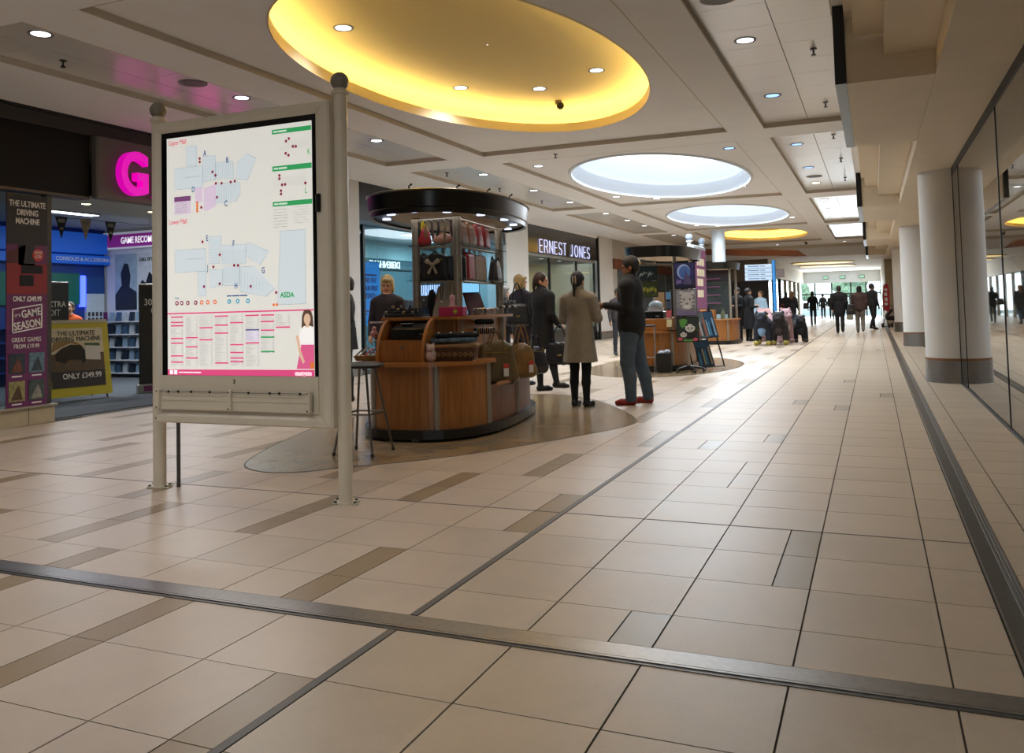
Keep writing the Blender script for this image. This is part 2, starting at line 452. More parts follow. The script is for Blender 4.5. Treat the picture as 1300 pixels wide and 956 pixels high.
# polished inlay around the first kiosk: each piece cut to the tile grid, a hair above
def clip(poly, ax, val, keep_gt):
    out = []; n = len(poly)
    for i in range(n):
        a, b = poly[i], poly[(i+1) % n]; ia = (a[ax] > val) == keep_gt; ib = (b[ax] > val) == keep_gt
        if ia: out.append(a)
        if ia != ib:
            t = (val-a[ax])/(b[ax]-a[ax]); out.append((a[0]+t*(b[0]-a[0]), a[1]+t*(b[1]-a[1])))
    return out
INL2 = [(-3.95+1.5*cos(2*pi*i/48), 17.3+2.8*sin(2*pi*i/48)) for i in range(48)]
for LOOP, i, k in [(INL, i, k) for i in range(1, 9) for k in range(11, 24)] + [(INL2, i, k) for i in range(1, 9) for k in range(28, 41)]:
    if True:
        x1, x0 = xs_left[i-1]-0.002, xs_left[i]+0.002
        poly = clip(clip(clip(clip(LOOP, 0, x0, True), 0, x1, False), 1, 0.5*k+0.002, True), 1, 0.5*k+0.498, False)
        if len(poly) > 2:
            MB().prism(poly, -0.004, 0.0025).build('inlay_tile', m_inlay, floor)
ring = MB(); n = len(INL); cxy = (sum(p[0] for p in INL)/n, sum(p[1] for p in INL)/n)
ring.loft([[(p[0]+(p[0]-cxy[0])*0.004, p[1]+(p[1]-cxy[1])*0.004, -0.002) for p in INL],[(p[0]+(p[0]-cxy[0])*0.004, p[1]+(p[1]-cxy[1])*0.004, 0.0032) for p in INL],
           [(p[0]-(p[0]-cxy[0])*0.002, p[1]-(p[1]-cxy[1])*0.002, 0.0032) for p in INL],[(p[0]-(p[0]-cxy[0])*0.002, p[1]-(p[1]-cxy[1])*0.002, -0.002) for p in INL]], caps=False)
ring.build('inlay_edge', mat('inlay_edge_dark', '#3a332b', 0.5), floor)
# dark divider strip between the two tile fields, grooved steel joints
MB().box(-1.834, -1.801, -4, 2.985, -0.004, 0.0015).box(-1.834, -1.801, 3.155, 70, -0.004, 0.0015).build('divider_strip', mat('divider_rubber', '#55504a', 0.5), floor)
MB().box(X_L, 0.41, 4.992, 5.004, -0.004, 0.0012).build('movement_joint', mat('joint_dark', '#4c463f', 0.6), floor)
j = MB(); j.box(X_L, 0.408, 2.992, 3.143, -0.004, 0.002); j.build('joint_plate', m_steel, floor)
for a, b_, z in ((3.008, 3.022, 0.006), (3.03, 3.14, 0.004), (2.985, 2.998, 0.003)):
    MB().box(X_L, 0.405, a, b_, 0.0, z).build('joint_rail', m_steel if z > 0.003 else m_steel_dk, floor)
MB().box(0.412, 0.538, -4, 70, -0.006, 0.001).build('floor_channel', m_steel_dk, floor)
for a, b_ in ((0.412, 0.422), (0.493, 0.503), (0.512, 0.52), (0.528, 0.538)):
    MB().box(a, b_, -4, 70, 0.0, 0.006).build('channel_rail', m_steel, floor)
# shop carpet
MB().box(-20, -9.65, 2.2, 13.6, -0.004, 0.004).build('carpet', mat('shop_carpet', '#4d5258', 0.9, vary=0.2, scale=60), floor)

# ---------------------------------------------------------------- ceiling
ceiling = thing('ceiling', None, None); ceiling['kind'] = 'structure'
BAYS = [(-4.3, 4.45), (5.3-0.87*0-0.0, 13.2), (14.0, 21.85), (22.85, 30.65), (31.5, 39.4)]
BAYS[0] = (-3.5, 4.3); BAYS[1] = (5.1, 13.2)
CX0, CX1 = -6.08, -1.95
def flat(name, x0, x1, y0, y1, z=ZC, t=0.25, m=None):
    return MB().box(x0, x1, y0, y1, z, z+t).build(name, m or m_ceil, ceiling)
flat('perimeter_soffit', -9.5, -8.0, -14, 45)
flat('ceiling_strip', -6.75, CX0, -14, 45); flat('ceiling_strip', CX1, -1.42, -14, 45)
flat('ceiling_edge_strip', -0.24, -0.14, -14, 45, z=ZC)
prev = -14.0
for (a, b_) in BAYS + [(45, 45)]:
    flat('ceiling_beam', -8.0, -6.75, prev, a); flat('ceiling_beam', CX0, CX1, prev, a); flat('ceiling_beam', -1.42, -0.24, prev, a)
    prev = b_
# metal panel bands
pm = {}
def panel_band(x0, x1, y0, y1, cols, mid):
    MB().box(x0, x1, y0, y1, ZC+0.10, ZC+0.2).build('panel_void', m_ceil_gap, ceiling)
    nrow = 12; dy = (y1-y0)/nrow; cuts = [x0, mid, x1]
    for r in range(nrow):
        for c in range(2):
            key = (round(cuts[c+1]-cuts[c], 3), round(dy, 3))
            if key not in pm:
                w, h = key; pm[key] = MB().box(-w/2+0.004, w/2-0.004, -h/2+0.0025, h/2-0.0025, 0, 0.02).mesh('ceiling_panel', m_ceil_panel)
            o = bpy.data.objects.new('ceiling_panel', pm[key]); COL.objects.link(o); o.parent = ceiling
            o.location = ((cuts[c]+cuts[c+1])/2, y0+dy*(r+0.5), ZC+0.07)
    e = MB(); e.box(x0, x1, y1-0.012, y1, ZC-0.001, ZC+0.1); e.box(x0, x1, y0, y0+0.012, ZC-0.001, ZC+0.1)
    e.box(x0, x0+0.012, y0, y1, ZC-0.001, ZC+0.1); e.box(x1-0.012, x1, y0, y1, ZC-0.001, ZC+0.1)
    e.build('panel_frame', m_edge, ceiling)
for (a, b_) in BAYS:
    panel_band(-8.0, -6.75, a, b_, 2, -7.45); panel_band(-1.42, -0.24, a, b_, 2, -0.78)
NE = 96
def ell_ring(cx, cy, a, b, z): return [(cx+a*cos(2*pi*i/NE), cy+b*sin(2*pi*i/NE), z) for i in range(NE)]
def rect_ring(x0, x1, y0, y1, z):
    out = []
    for i in range(NE):
        c, s_ = cos(2*pi*i/NE), sin(2*pi*i/NE); k = max(abs(c), abs(s_))
        out.append(((x0+x1)/2+(x1-x0)/2*c/k, (y0+y1)/2+(y1-y0)/2*s_/k, z))
    return out
for bi, (a, b_) in enumerate(BAYS):
    cy = (a+b_)/2; zc = ZC+0.07
    ea, eb = (1.75, 3.3)
    if bi == 1: cy = 8.93
    cx = -4.02
    MB().loft([ell_ring(cx, cy, ea, eb, zc), rect_ring(CX0, CX1, a, b_, zc)], caps=False).build('coffer_panel', m_ceil, ceiling)
    e = MB(); e.loft([rect_ring(CX0, CX1, a, b_, ZC-0.001), rect_ring(CX0+0.012, CX1-0.012, a+0.012, b_-0.012, ZC-0.001), rect_ring(CX0+0.012, CX1-0.012, a+0.012, b_-0.012, zc)], caps=False)
    e.build('coffer_edge', m_edge, ceiling)
    if bi in (1, 4):       # yellow domes lit from a hidden cove
        d = MB(); d.loft([ell_ring(cx,cy,ea,eb,zc), ell_ring(cx,cy,ea-0.02,eb-0.02,zc-0.01), ell_ring(cx,cy,ea-0.02,eb-0.02,zc+0.12), ell_ring(cx,cy,ea+0.01,eb+0.01,zc+0.12), ell_ring(cx,cy,ea+0.01,eb+0.01,zc+0.02)], caps=False)
        d.build('dome_lip', m_lip, ceiling, smooth=True)
        d = MB(); R = [ell_ring(cx,cy,ea+0.01,eb+0.01,zc+0.02), ell_ring(cx,cy,ea+0.30,eb+0.30,zc+0.02), ell_ring(cx,cy,ea+0.32,eb+0.32,zc+0.27)]
        for t in range(1, 6):
            q = t/5*pi/2; R.append(ell_ring(cx,cy,ea+0.32-0.16*(1-cos(q)),eb+0.32-0.16*(1-cos(q)),zc+0.27+0.12*sin(q)))
        R.append(ell_ring(cx,cy,0.01,0.01,zc+0.395))
        d.loft(R, caps=False).build('dome', m_yellow, ceiling, smooth=True)
        d = MB(); rings = []
        for i in range(NE+1):
            t = 2*pi*i/NE; p = Vector((cx+(ea+0.16)*cos(t), cy+(eb+0.16)*sin(t), zc+0.075)); nrm = Vector((cos(t)/ea, sin(t)/eb, 0)).normalized()
            rings.append([tuple(p+0.018*(nrm*cos(k*pi/3)+Vector((0,0,1))*sin(k*pi/3))) for k in range(6)])
        d.loft(rings, caps=False).build('cove_tube', glow('cove_light', '#ffeab0', K_COVE), ceiling)
    elif bi in (2, 3):     # daylight wells
        d = MB(); d.loft([ell_ring(cx,cy,ea+0.06,eb+0.06,zc), ell_ring(cx,cy,ea+0.05,eb+0.05,zc-0.03), ell_ring(cx,cy,ea,eb,zc-0.03), ell_ring(cx,cy,ea-0.03,eb-0.03,zc+0.12), ell_ring(cx,cy,ea-0.10,eb-0.10,zc+0.26), ell_ring(cx,cy,ea-0.10,eb-0.10,zc+0.29), ell_ring(cx,cy,ea-0.02,eb-0.02,zc+0.29), ell_ring(cx,cy,ea-0.02,eb-0.02,zc+0.80)], caps=False)
        d.build('skylight_well', m_skywell, ceiling, smooth=True)
        MB().loft([ell_ring(cx,cy,ea,eb,zc+0.79), ell_ring(cx,cy,0.01,0.01,zc+0.80)], caps=False).build('skylight_glazing', glow('daylight', '#dcebff', K_SKY), ceiling)
        lamp('skylight_daylight', 'AREA', (cx,cy,zc+0.03), 400, (0.86,0.94,1.0), ceiling, 3.2, shape='ELLIPSE', size_y=6.2)
    else:                  # plain flat disc where the bay behind the viewer closes
        MB().loft([ell_ring(cx,cy,ea,eb,zc), ell_ring(cx,cy,0.01,0.01,zc+0.02)], caps=False).build('coffer_disc', m_ceil, ceiling)
# lobby ceiling by the entrance
MB().box(-9.5, 1.3, 45, 70, 3.42, 3.7).build('lobby_ceiling', m_ceil, ceiling)
MB().box(-9.5, 1.3, 44.6, 45.0, 3.42, 4.2).build('ceiling_drop', m_ceil, ceiling)
MB().box(-9.5, 1.3, 42.2, 42.6, 3.74, 3.9).build('ceiling_drop', m_edge, ceiling)
# wooden ceiling fin
f = MB(); f.loft([[(-10.2,38,3.62),(-2.5,38.2,3.12),(-2.9,38.2,3.42),(-10.2,38,3.85)],[(-10.2,38.4,3.62),(-2.5,38.6,3.12),(-2.9,38.6,3.42),(-10.2,38.4,3.85)]])
tag(f.build('ceiling_fin', wood_mat('fin_wood', '#5a2c1a', '#7a3f24', 0.4, True)), 'dark brown wooden fin hanging under the ceiling before the entrance lobby', 'ceiling fin')

# ---------------------------------------------------------------- right hand side: stepped soffit, pillars, glass shopfront
soffit = thing('trim_1', None, None); soffit['kind'] = 'structure'
MB().box(0.565, 1.25, -14, 45, 3.165, 3.4).build('soffit_board', m_soffit, soffit)
MB().box(-0.14, 1.3, -14, 45, 3.955, 4.05).build('soffit_leak_cover', m_soffit, soffit)  # unseen slab added to keep sky light out of the soffit gaps
BEAMS = [(-3.0, 0.4), (8.0, 11.35), (18.9, 22.7), (29.6, 33.2), (40.2, 44.0)]
for (a, b_) in BEAMS:
    MB().box(-0.14, 0.563, a, b_, 3.165, 3.95).build('soffit_beam', m_soffit, soffit)
    MB().box(-0.235, -0.142, a-0.02, b_+0.05, 3.165, 3.868).build('black_fascia', m_black, soffit)
prev = -14.0
for (a, b_) in BEAMS + [(45.0, 45.0)]:
    for i, (x0, x1, z) in enumerate(((-0.14, 0.092, 3.755), (0.092, 0.328, 3.572), (0.328, 0.5645, 3.38))):
        bow = 0.05 + 0.02*i; nseg = 14; poly = []
        for k in range(nseg+1):
            t = k/nseg; y = prev+(a-prev)*t; u = max(0.0, 1-t*4.0)
            poly.append((x1 - (0.0 if prev > -13 and False else 0.10*u*u), y))
        poly = [(x0-0.0, prev)] + poly + [(x0, a)] if i == 0 else [(x0-0.16, prev)] + poly + [(x0-0.16, a)]
        if a-prev > 0.1: MB().prism(poly, z, z+0.17).build('soffit_step', m_soffit, soffit)
    prev = b_
    
def pillar(y, nm):
    p = thing('pillar', nm, 'pillar', (X_R, y, 0), 0, 'round pillars along the right wall')
    MB().cyl(0, 0, 0.36, 3.165, 0.445, 40).build('shaft', m_white, p, smooth=True)
    MB().cyl(0, 0, 0, 0.33, 0.46, 40).build('base_band', m_steel, p, smooth=True)
    MB().cyl(0, 0, 0.33, 0.365, 0.455, 40).build('base_trim', mat('pillar_trim_brown', '#7a4f2c', 0.5), p, smooth=True)
pillar(14.45, 'thick round white pillar beside the glass shopfront, nearest of the pillars')
pillar(25.0, 'second round white pillar along the right wall, behind the nearest one')
pillar(35.4, 'cream round pillar along the right wall, farthest of the pillars')
# glass shopfront
gw = thing('window_1', None, None); gw['kind'] = 'structure'
m_sg = glass('shopfront_glass', '#c9cdc8', 1.9, 0.015, 0.10, '#8a857c')
m_alu = mat('mullion_aluminium', '#8d8674', 0.3, 0.7)
m_seal = mat('black_seal', '#15130f', 0.5)
ys = [-4.0, 1.3, 5.25, 9.2, 13.1, 14.0]
for i in range(len(ys)-1):
    MB().box(X_R-0.006, X_R+0.006, ys[i]+0.012, ys[i+1]-0.012, 0.03, 3.07).build('pane', m_sg, gw)
    MB().box(X_R-0.012, X_R+0.012, ys[i+1]-0.011, ys[i+1]+0.011, 0, 3.08).build('pane_joint', m_seal, gw)
    MB().box(X_R+0.10, X_R+0.22, ys[i+1]-0.14, ys[i+1]-0.06, 0, 3.08).build('mullion', m_alu, gw)
MB().box(X_R-0.02, X_R+0.02, -4, 14.0, 0, 0.03).build('bottom_rail', m_seal, gw)
MB().box(X_R-0.015, X_R+0.03, -4, 14.0, 3.07, 3.17).build('top_rail', m_seal, gw)
# shop interior behind the glass
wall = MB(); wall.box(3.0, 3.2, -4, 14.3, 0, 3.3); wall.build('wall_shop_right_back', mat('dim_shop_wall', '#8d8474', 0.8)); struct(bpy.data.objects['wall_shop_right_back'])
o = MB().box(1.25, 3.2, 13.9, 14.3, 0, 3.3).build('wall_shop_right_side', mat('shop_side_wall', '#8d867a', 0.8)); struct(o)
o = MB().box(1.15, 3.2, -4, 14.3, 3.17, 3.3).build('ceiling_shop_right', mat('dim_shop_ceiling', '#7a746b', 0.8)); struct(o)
for i, y in enumerate((2.0, 6.0, 10.5)):  # strips and lamps added to lighten the shop behind the glass
    t = thing('strip_light', '%s added strip light inside the shop behind the right glass front' % ['nearest','middle','farthest'][i], 'ceiling light', (2.2, y, 3.165), 0, 'added right shop strip lights')
    MB().box(-0.08,0.08,-0.5,0.5,-0.03,0.0).build('housing', mat('downlight_rim'), t); MB().box(-0.07,0.07,-0.48,0.48,-0.036,-0.028).build('diffuser', glow('added_shop_strip', '#fff0d8', 2.0), t)
    lamp('lamp', 'AREA', (0,0,-0.06), 18, (1,0.93,0.82), t, 0.2, shape='RECTANGLE', size_y=0.9)
# right wall beyond the first pillar
o = MB().box(X_R+0.08, X_R+0.3, 14.3, 70, 0, 3.9).build('wall_right', mat('cream_wall', '#b9a98c', 0.6, vary=0.03, scale=2)); struct(o)
MB().box(X_R+0.05, X_R+0.08, 15.2, 24.2, 0.1, 2.9).build('shop_screen', mat('dark_shop_screen', '#4b4845', 0.25), o)
for i in range(4):
    MB().box(X_R+0.04, X_R+0.08, 15.2+3*i-0.03, 15.2+3*i+0.03, 0, 3.1).build('screen_post', m_alu, o)
MB().box(X_R-0.6, X_R+0.3, 45, 70, 0, 3.42).build('wall_right_lobby', mat('cream_wall')); struct(bpy.data.objects['wall_right_lobby'])
o = MB().box(-14, 3.2, -14.2, -14.0, 0, 4.2).build('wall_back', m_ceil); struct(o)

# ---------------------------------------------------------------- entrance glazing at the far end
ent = thing('window_2', None, None); ent['kind'] = 'structure'
YE = 69.0
m_eg = glass('entrance_glass', '#eef6f6', 1.0)
m_fr = mat('entrance_frame', '#3d444a', 0.4, 0.5)
MB().box(-5.2, 0.6, YE-0.1, YE+0.2, 2.55, 3.42).build('header', mat('entrance_header', '#c3c8cc', 0.6), ent)
gx = [-5.2, -4.1, -2.9, -1.55, -0.5, 0.54]
for i in range(5):
    for (z0, z1) in ((0.05, 1.66), (1.74, 2.55)):
        MB().box(gx[i]+0.05, gx[i+1]-0.05, YE, YE+0.02, z0, z1).build('pane', m_eg, ent)
    MB().box(gx[i+1]-0.05, gx[i+1]+0.05, YE-0.05, YE+0.07, 0, 2.55).build('post', m_fr, ent)
    if i < 5: MB().box(gx[i]+0.05, gx[i+1]-0.05, YE-0.04, YE+0.06, 1.66, 1.74).build('transom', m_fr, ent)
for i, x in enumerate((-3.3, -2.1, -0.75)):
    e = thing('exit_sign', ['small green exit sign, leftmost above the entrance doors', 'small green exit sign, middle one above the entrance doors', 'small green exit sign, rightmost above the entrance doors'][i], 'exit sign', (x, YE-0.13, 2.95), 0, 'exit signs over the entrance')
    MB().box(-0.2, 0.2, -0.03, 0.03, -0.12, 0.12).build('case', mat('exit_case', '#2b4a3a', 0.5), e)
    MB().box(-0.17, 0.17, -0.036, -0.03, -0.09, 0.09).build('face', glow('exit_face', '#8fc0a8', 0.35), e)
lamp('entrance_daylight', 'AREA', (-2.3, YE-0.3, 1.5), 420, (0.85,0.94,1.0), ent, 5.4, rot=(-pi/2,0,0), shape='RECTANGLE', size_y=2.5)
for i, (x, y, a_) in enumerate(((-2.6,51.5,1.7),(-2.6,56.5,1.7))):
    t = thing('ceiling_light', ['oval yellow ceiling light, nearer of the two in the entrance lobby','oval yellow ceiling light, farther of the two in the entrance lobby'][i], 'ceiling light', (x,y,3.42), 0, 'oval lobby lights')
    MB().prism([(a_*cos(2*pi*k/40),1.3*sin(2*pi*k/40)) for k in range(40)],-0.05,0.0).build('rim', m_lip, t); MB().prism([((a_-0.1)*cos(2*pi*k/40),1.2*sin(2*pi*k/40)) for k in range(40)],-0.056,-0.05).build('panel', glow('lobby_yellow', '#f2cf7a', 1.0), t)
# outside
for i, (x, y, s_) in enumerate(((-6.5,84,1.0),(-2.2,92,1.2),(1.8,82,0.9))):
    t = thing('tree', ['leafy green tree outside, left of the entrance doors','tall leafy green tree outside, straight behind the entrance doors','small leafy green tree outside, right of the entrance doors'][i], 'tree', (x,y,-0.05), 0, 'trees outside the entrance')
    MB().tube([(0,0,0),(0.05,0,1.2*s_),(0,0.05,2.2*s_)],[0.14,0.1,0.07],8).build('trunk', mat('bark', '#5a4a3a', 0.9), t)
    b = Body(); rt = random.Random(i+1)
    for q in range(9): b.ell((rt.uniform(-0.9,0.9)*s_,rt.uniform(-0.7,0.7)*s_,(2.4+rt.uniform(-0.7,0.9))*s_),(0.6*s_,0.6*s_,0.5*s_),0,0.1)
    b.build('crown', mat('foliage', '#9fb596', 0.9, vary=0.6, scale=6, bump=0.8), 0.12, t)
o = MB().box(-40, 40, 71, 140, -0.25, -0.05).build('floor_street', mat('street_paving', '#9aa0a2', 0.8)); struct(o)
# ---------------------------------------------------------------- ceiling fixtures
m_lens = glow('downlight_lens', '#f4f6ff', 4.0); m_lens_b = glow('downlight_lens_cool', '#8fbcff', 1.6); m_lens_y = glow('downlight_lens_warm', '#ffe9b0', 9.0)
m_rim = mat('downlight_rim', '#b9b6b0', 0.3, 0.3)
rim_me = MB().lathe([(0.10,0.0),(0.135,-0.006),(0.135,0.006),(0.10,0.01),(0.10,0.0)], 24).mesh('rim', m_rim, True)
lens_me = {k: MB().cyl(0,0,-0.002,0.004,0.102,20).mesh('lens', m) for k, m in (('w',m_lens),('b',m_lens_b),('y',m_lens_y))}
def downlight(x, y, z, label, kind='w', power=1.0, s=1.0):
    t = thing('ceiling_light', label, 'ceiling light', (x, y, z), 0, 'recessed ceiling downlights')
    for me in (rim_me, lens_me[kind]):
        o = bpy.data.objects.new(me.name, me); COL.objects.link(o); o.parent = t; o.scale = (s*0.82,s*0.82,1)
    c = {'w':(1,0.985,0.975),'b':(0.85,0.93,1),'y':(1,0.86,0.65)}[kind]
    if power > 0: lamp('lamp', 'SPOT', (0,0,-0.03), K_DOWN*power, c, t, 0.09, spot=radians(140), blend=0.9)
    return t
Z1 = ZC+0.068
NTH = ['nearest', 'second', 'third', 'fourth', 'fifth', 'sixth', 'seventh', 'eighth', 'ninth', 'tenth', 'eleventh', 'twelfth']
for i, (y, k) in enumerate([(6.2,'w'),(8.86,'w'),(11.43,'b'),(15.24,'b'),(18.05,'b'),(20.51,'y'),(24.1,'w'),(26.7,'w'),(29.2,'w')]):
    downlight(-1.1, y, Z1, ('%s downlight along the panelled ceiling strip beside the black fascias' % NTH[max(0,i-1)]) if i else 'downlight in the right ceiling strip above the viewer, out of frame', k)
for i, y in enumerate([2.9,5.54,8.3,11.40,15.38,18.12,20.67,23.84,26.2,28.36]):
    downlight(-7.08, y, Z1, '%s downlight along the left panelled ceiling strip by the shopfronts' % NTH[i-1] if i else 'downlight in the left ceiling strip above the viewer, out of frame', 'w')
for i, (x, y) in enumerate([(-3.02,14.1),(-2.2,15.0),(-4.91,14.2),(-5.75,15.0),(-5.75,20.3),(-4.95,21.2),(-2.7,20.2)]):
    downlight(x, y, ZC+0.068, ['downlight at the near rim of the first skylight well','blue-tinted downlight at the near right rim of the first skylight well','downlight at the near left rim of the first skylight well','downlight on the left rim of the first skylight well','downlight at the far left rim of the first skylight well','downlight at the far rim of the first skylight well','downlight at the far right rim of the first skylight well'][i], 'b' if i == 1 else 'w', 0.6)
for i, (x, y) in enumerate([(-5.5,29.4),(-4.9,30.1),(-2.3,28.6)]):
    downlight(x, y, ZC+0.068, ['small downlight left of the far skylight well','small downlight beyond the far skylight well','small downlight right of the far skylight well'][i], 'w', 0.6)
for i, (x, y) in enumerate([(-7.08,33),(-1.1,33.5),(-7.08,36.5),(-1.1,37),(-4,41),(-1.1,41),(-3.6,48),(-1.2,48),(-3.6,53),(-1.2,53),(-3.6,58),(-1.2,58),(-3.6,63),(-1.2,63)]):  # lamps added to brighten the far bay and lobby
    downlight(x, y, 3.42 if y > 45 else (ZC+0.068 if y < 39 else ZC), '%s added ceiling downlight %s, %s row' % (['near','near','second','second','third','third','fourth','fourth','fifth','fifth','sixth','sixth','farthest','farthest'][i], 'in the far bay' if y < 45 else 'of the entrance lobby', 'left' if i % 2 == 0 else 'right'), 'b' if y > 45 else 'w', 2.2)
for i, (x, y) in enumerate([(-5.15,7.66),(-5.15,10.5),(-4.2,11.07),(-3.2,10.55)]):
    downlight(x, y, ZC+0.07+0.39, ['leftmost downlight inside the yellow dome','second downlight from the left inside the yellow dome','third downlight from the left inside the yellow dome','rightmost downlight inside the yellow dome'][i], 'w', 0.8)
for i, (x, y) in enumerate([(-5.2,-1.5),(-2.9,-1.5),(-5.2,2.5),(-2.9,2.5),(-4.0,0.5)]):  # lamps added out of view to light the foreground
    downlight(x, y, ZC+0.07, 'added ceiling downlight above and behind the viewer, out of frame', 'w', 0.8)
for i, y in enumerate((-1.0, 2.0)):  # dimmer lamps, also added out of view, for the near right floor
    downlight(-1.1, y, Z1, 'added ceiling downlight over the near right floor, out of frame', 'w', 0.3)
# loudspeaker grilles
m_gr = mat('speaker_grille', '#6d6963', 0.5, vary=0.4, scale=300)
for i, (x, y) in enumerate([(-7.1,7.5),(-1.146,7.5),(-1.07,19.42)]):
    t = thing('ceiling_speaker', ['round grey speaker grille in the left ceiling strip near the pink sign','round grey speaker grille in the right ceiling strip at the top edge','small round speaker grille far along the right ceiling strip'][i], 'speaker', (x,y,Z1), 0, 'round ceiling speakers')
    MB().lathe([(0.12,0.0),(0.16,-0.008),(0.16,0.006),(0.12,0.008),(0.12,0)], 28).build('rim', m_rim, t, True); MB().cyl(0,0,-0.004,0.003,0.125,24).build('grille', m_gr, t)
# sprinklers
m_spr = mat('sprinkler_metal', '#4f4b46', 0.35, 0.7)
spr = None
SPR = [(-0.48,9.5),(-0.49,12.17),(-0.49,14.63),(-0.46,17.2),(-0.47,20.0),(-7.62,6.22),(-7.6,14.8),(-7.6,17.36),(-7.6,20.0),(-4.9,13.6)]
for i, (x, y) in enumerate(SPR):
    if spr is None:
        spr = thing('sprinkler', 'x', 'sprinkler', (0,0,0), 0, 'ceiling sprinklers'); MB().cyl(0,0,-0.012,0.0,0.035,16).build('rosette', m_spr, spr); MB().cyl(0,0,-0.06,-0.01,0.01,8).build('pipe', m_spr, spr); MB().cyl(0,0,-0.075,-0.06,0.028,12,0.02).build('deflector', m_spr, spr); t = spr
    else: t = copy_tree(spr)
    t.location = (x, y, ZC+0.07 if x != -4.9 else ZC)
    t['label'] = ('%s sprinkler along the right ceiling strip beside the black fascias' % NTH[i]) if i < 5 else (('%s sprinkler along the left ceiling strip' % NTH[i-5]) if i < 9 else 'sprinkler in front of the first skylight well')
# domed cameras
for i, (x, y, z) in enumerate([(-4.2,11.85,ZC+0.07+0.39),(-2.6,38.6,3.8)]):
    t = thing('ceiling_camera', ['small beige camera housing at the far side of the yellow dome','dark domed camera under the far ceiling'][i], 'camera', (x,y,z))
    MB().cyl(0,0,-0.06,0.0,0.05,16).build('mount', mat('camera_mount', '#8b7b50' if i == 0 else '#55524e', 0.5), t); MB().sphere((0.03,0,-0.08),0.06,14).build('dome', mat('camera_dome', '#2b2720', 0.15), t, True)
# ================================================================ LEFT SIDE: SHOPS
def rects(name, m, rs, y, parent, t=0.003):     # flat printed rectangles facing -Y : (x0,x1,z0,z1)
    b = MB()
    for (x0, x1, z0, z1) in rs: b.box(x0, x1, y-t, y, z0, z1)
    return b.build(name, m, parent)
def shape(name, m, poly, y, parent, t=0.003):
    return MB().prism_y(poly, y-t, y).build(name, m, parent)
def disc(name, m, x, z, r, y, parent, t=0.003, n=20, sz=1.0):
    return shape(name, m, [(x+r*cos(2*pi*i/n), z+sz*r*sin(2*pi*i/n)) for i in range(n)], y, parent, t)
FACE_X = pi/2
m_dark_band = mat('dark_brown_band', '#1d1813', 0.55)
m_grey_sign = mat('sign_grey', '#5c554e', 0.5)
wl = thing('wall_left', None, None); wl['kind'] = 'structure'
MB().box(-9.6, -9.38, -14, 13.7, 3.66, ZC).build('upper_band', mat('upper_band_brown', '#2e2720', 0.6), wl)
MB().box(-9.6, -9.36, -14, 13.7, ZC-0.035, ZC).build('black_top_strip', m_black, wl)  # raised black strip along the top of the upper band
MB().box(-9.6, -9.4, -14, 8.07, 2.85, 3.66).build('black_band', mat('black_brown_panel', '#0a0806', 0.5, spec=0.2), wl)
MB().box(-9.62, -9.39, -14, 8.07, 2.82, 2.85).build('band_trim', mat('band_trim_metal', '#5d554a', 0.5, 0.4), wl)
MB().box(-9.6, -9.42, 8.07, 13.7, 2.87, 3.66).build('sign_backing', m_grey_sign, wl)
pl = MB().box(-9.75, -9.4, -14, 7.56, 0, 0.205).build('plinth', mat('plinth_stone', '#a39478', 0.6, vary=0.1), wl)
MB().box(-9.75, -9.37, -14, 7.58, 0.205, 0.225).build('plinth_cap', mat('plinth_cap_stone', '#8c8574', 0.5), wl)
for y in (6.55, 7.2): MB().box(-9.3995, -9.398, y, y+0.006, 0.0, 0.205).build('plinth_joint', m_grout, wl)
w3 = thing('window_3', None, None); w3['kind'] = 'structure'
MB().box(-9.52, -9.50, 2.4, 7.5, 0.225, 2.83).build('pane', glass('game_window_glass', '#dfe6e6', 0.8), w3)
MB().box(-9.55, -9.46, 7.48, 7.56, 0.225, 2.83).build('post', m_steel_dk, w3)
o = MB().box(-9.6, -9.4, -14, 2.4, 0.0, 2.85).build('wall_left_near', m_grey_sign); struct(o)
# sign with four glowing letters
t = thing('shop_sign', 'grey shop sign box with glowing magenta capital letters', 'shop sign', (-9.3, 8.1, 2.83), FACE_X)
MB().bbox(0, 3.45, 0, 0.115, 0, 0.84, 0.02).build('sign_box', m_grey_sign, t)
m_mag = glow('magenta_neon', '#e800bc', 0.62); m_mags = mat('magenta_side', '#b0008c', 0.4, emit='#c000a0', es=0.5)
for ch, x in (('G',0.53),('A',1.16),('M',1.93),('E',2.66)):
    g = letters(ch, 0.80, m_mag, t, (x, -0.06, 0.36), (pi/2,0,0), 'letter', depth=0.055, bold=0.02, width=0.86, res=10)
# ---------------- interior of the games shop
sh = thing('wall_shop_left', None, None); sh['kind'] = 'structure'
m_shopw = mat('shop_white_wall', '#b9bdb6', 0.7)
MB().box(-15.6, -15.4, 2.2, 13.9, 0, 3.3).build('back_wall', mat('shop_blue_wall', '#123a86', 0.6), sh)
MB().box(-15.6, -9.6, 13.6, 13.7, 0, 3.3).build('side_wall', m_shopw, sh)
MB().box(-15.6, -9.6, 2.2, 2.4, 0, 3.3).build('near_wall', mat('shop_dark_wall', '#3b3a3c', 0.8), sh)
o = MB().box(-15.6, -9.42, 2.2, 13.7, 3.16, 3.3).build('ceiling_shop_left', mat('shop_ceiling', '#a8aca8', 0.7)); struct(o)
MB().box(-11.0, -9.42, 2.2, 13.7, 2.88, 3.16).build('entrance_soffit', mat('shop_ceiling'), o)
m_strip = glow('light_strip', '#e6f0ff', 5.0)
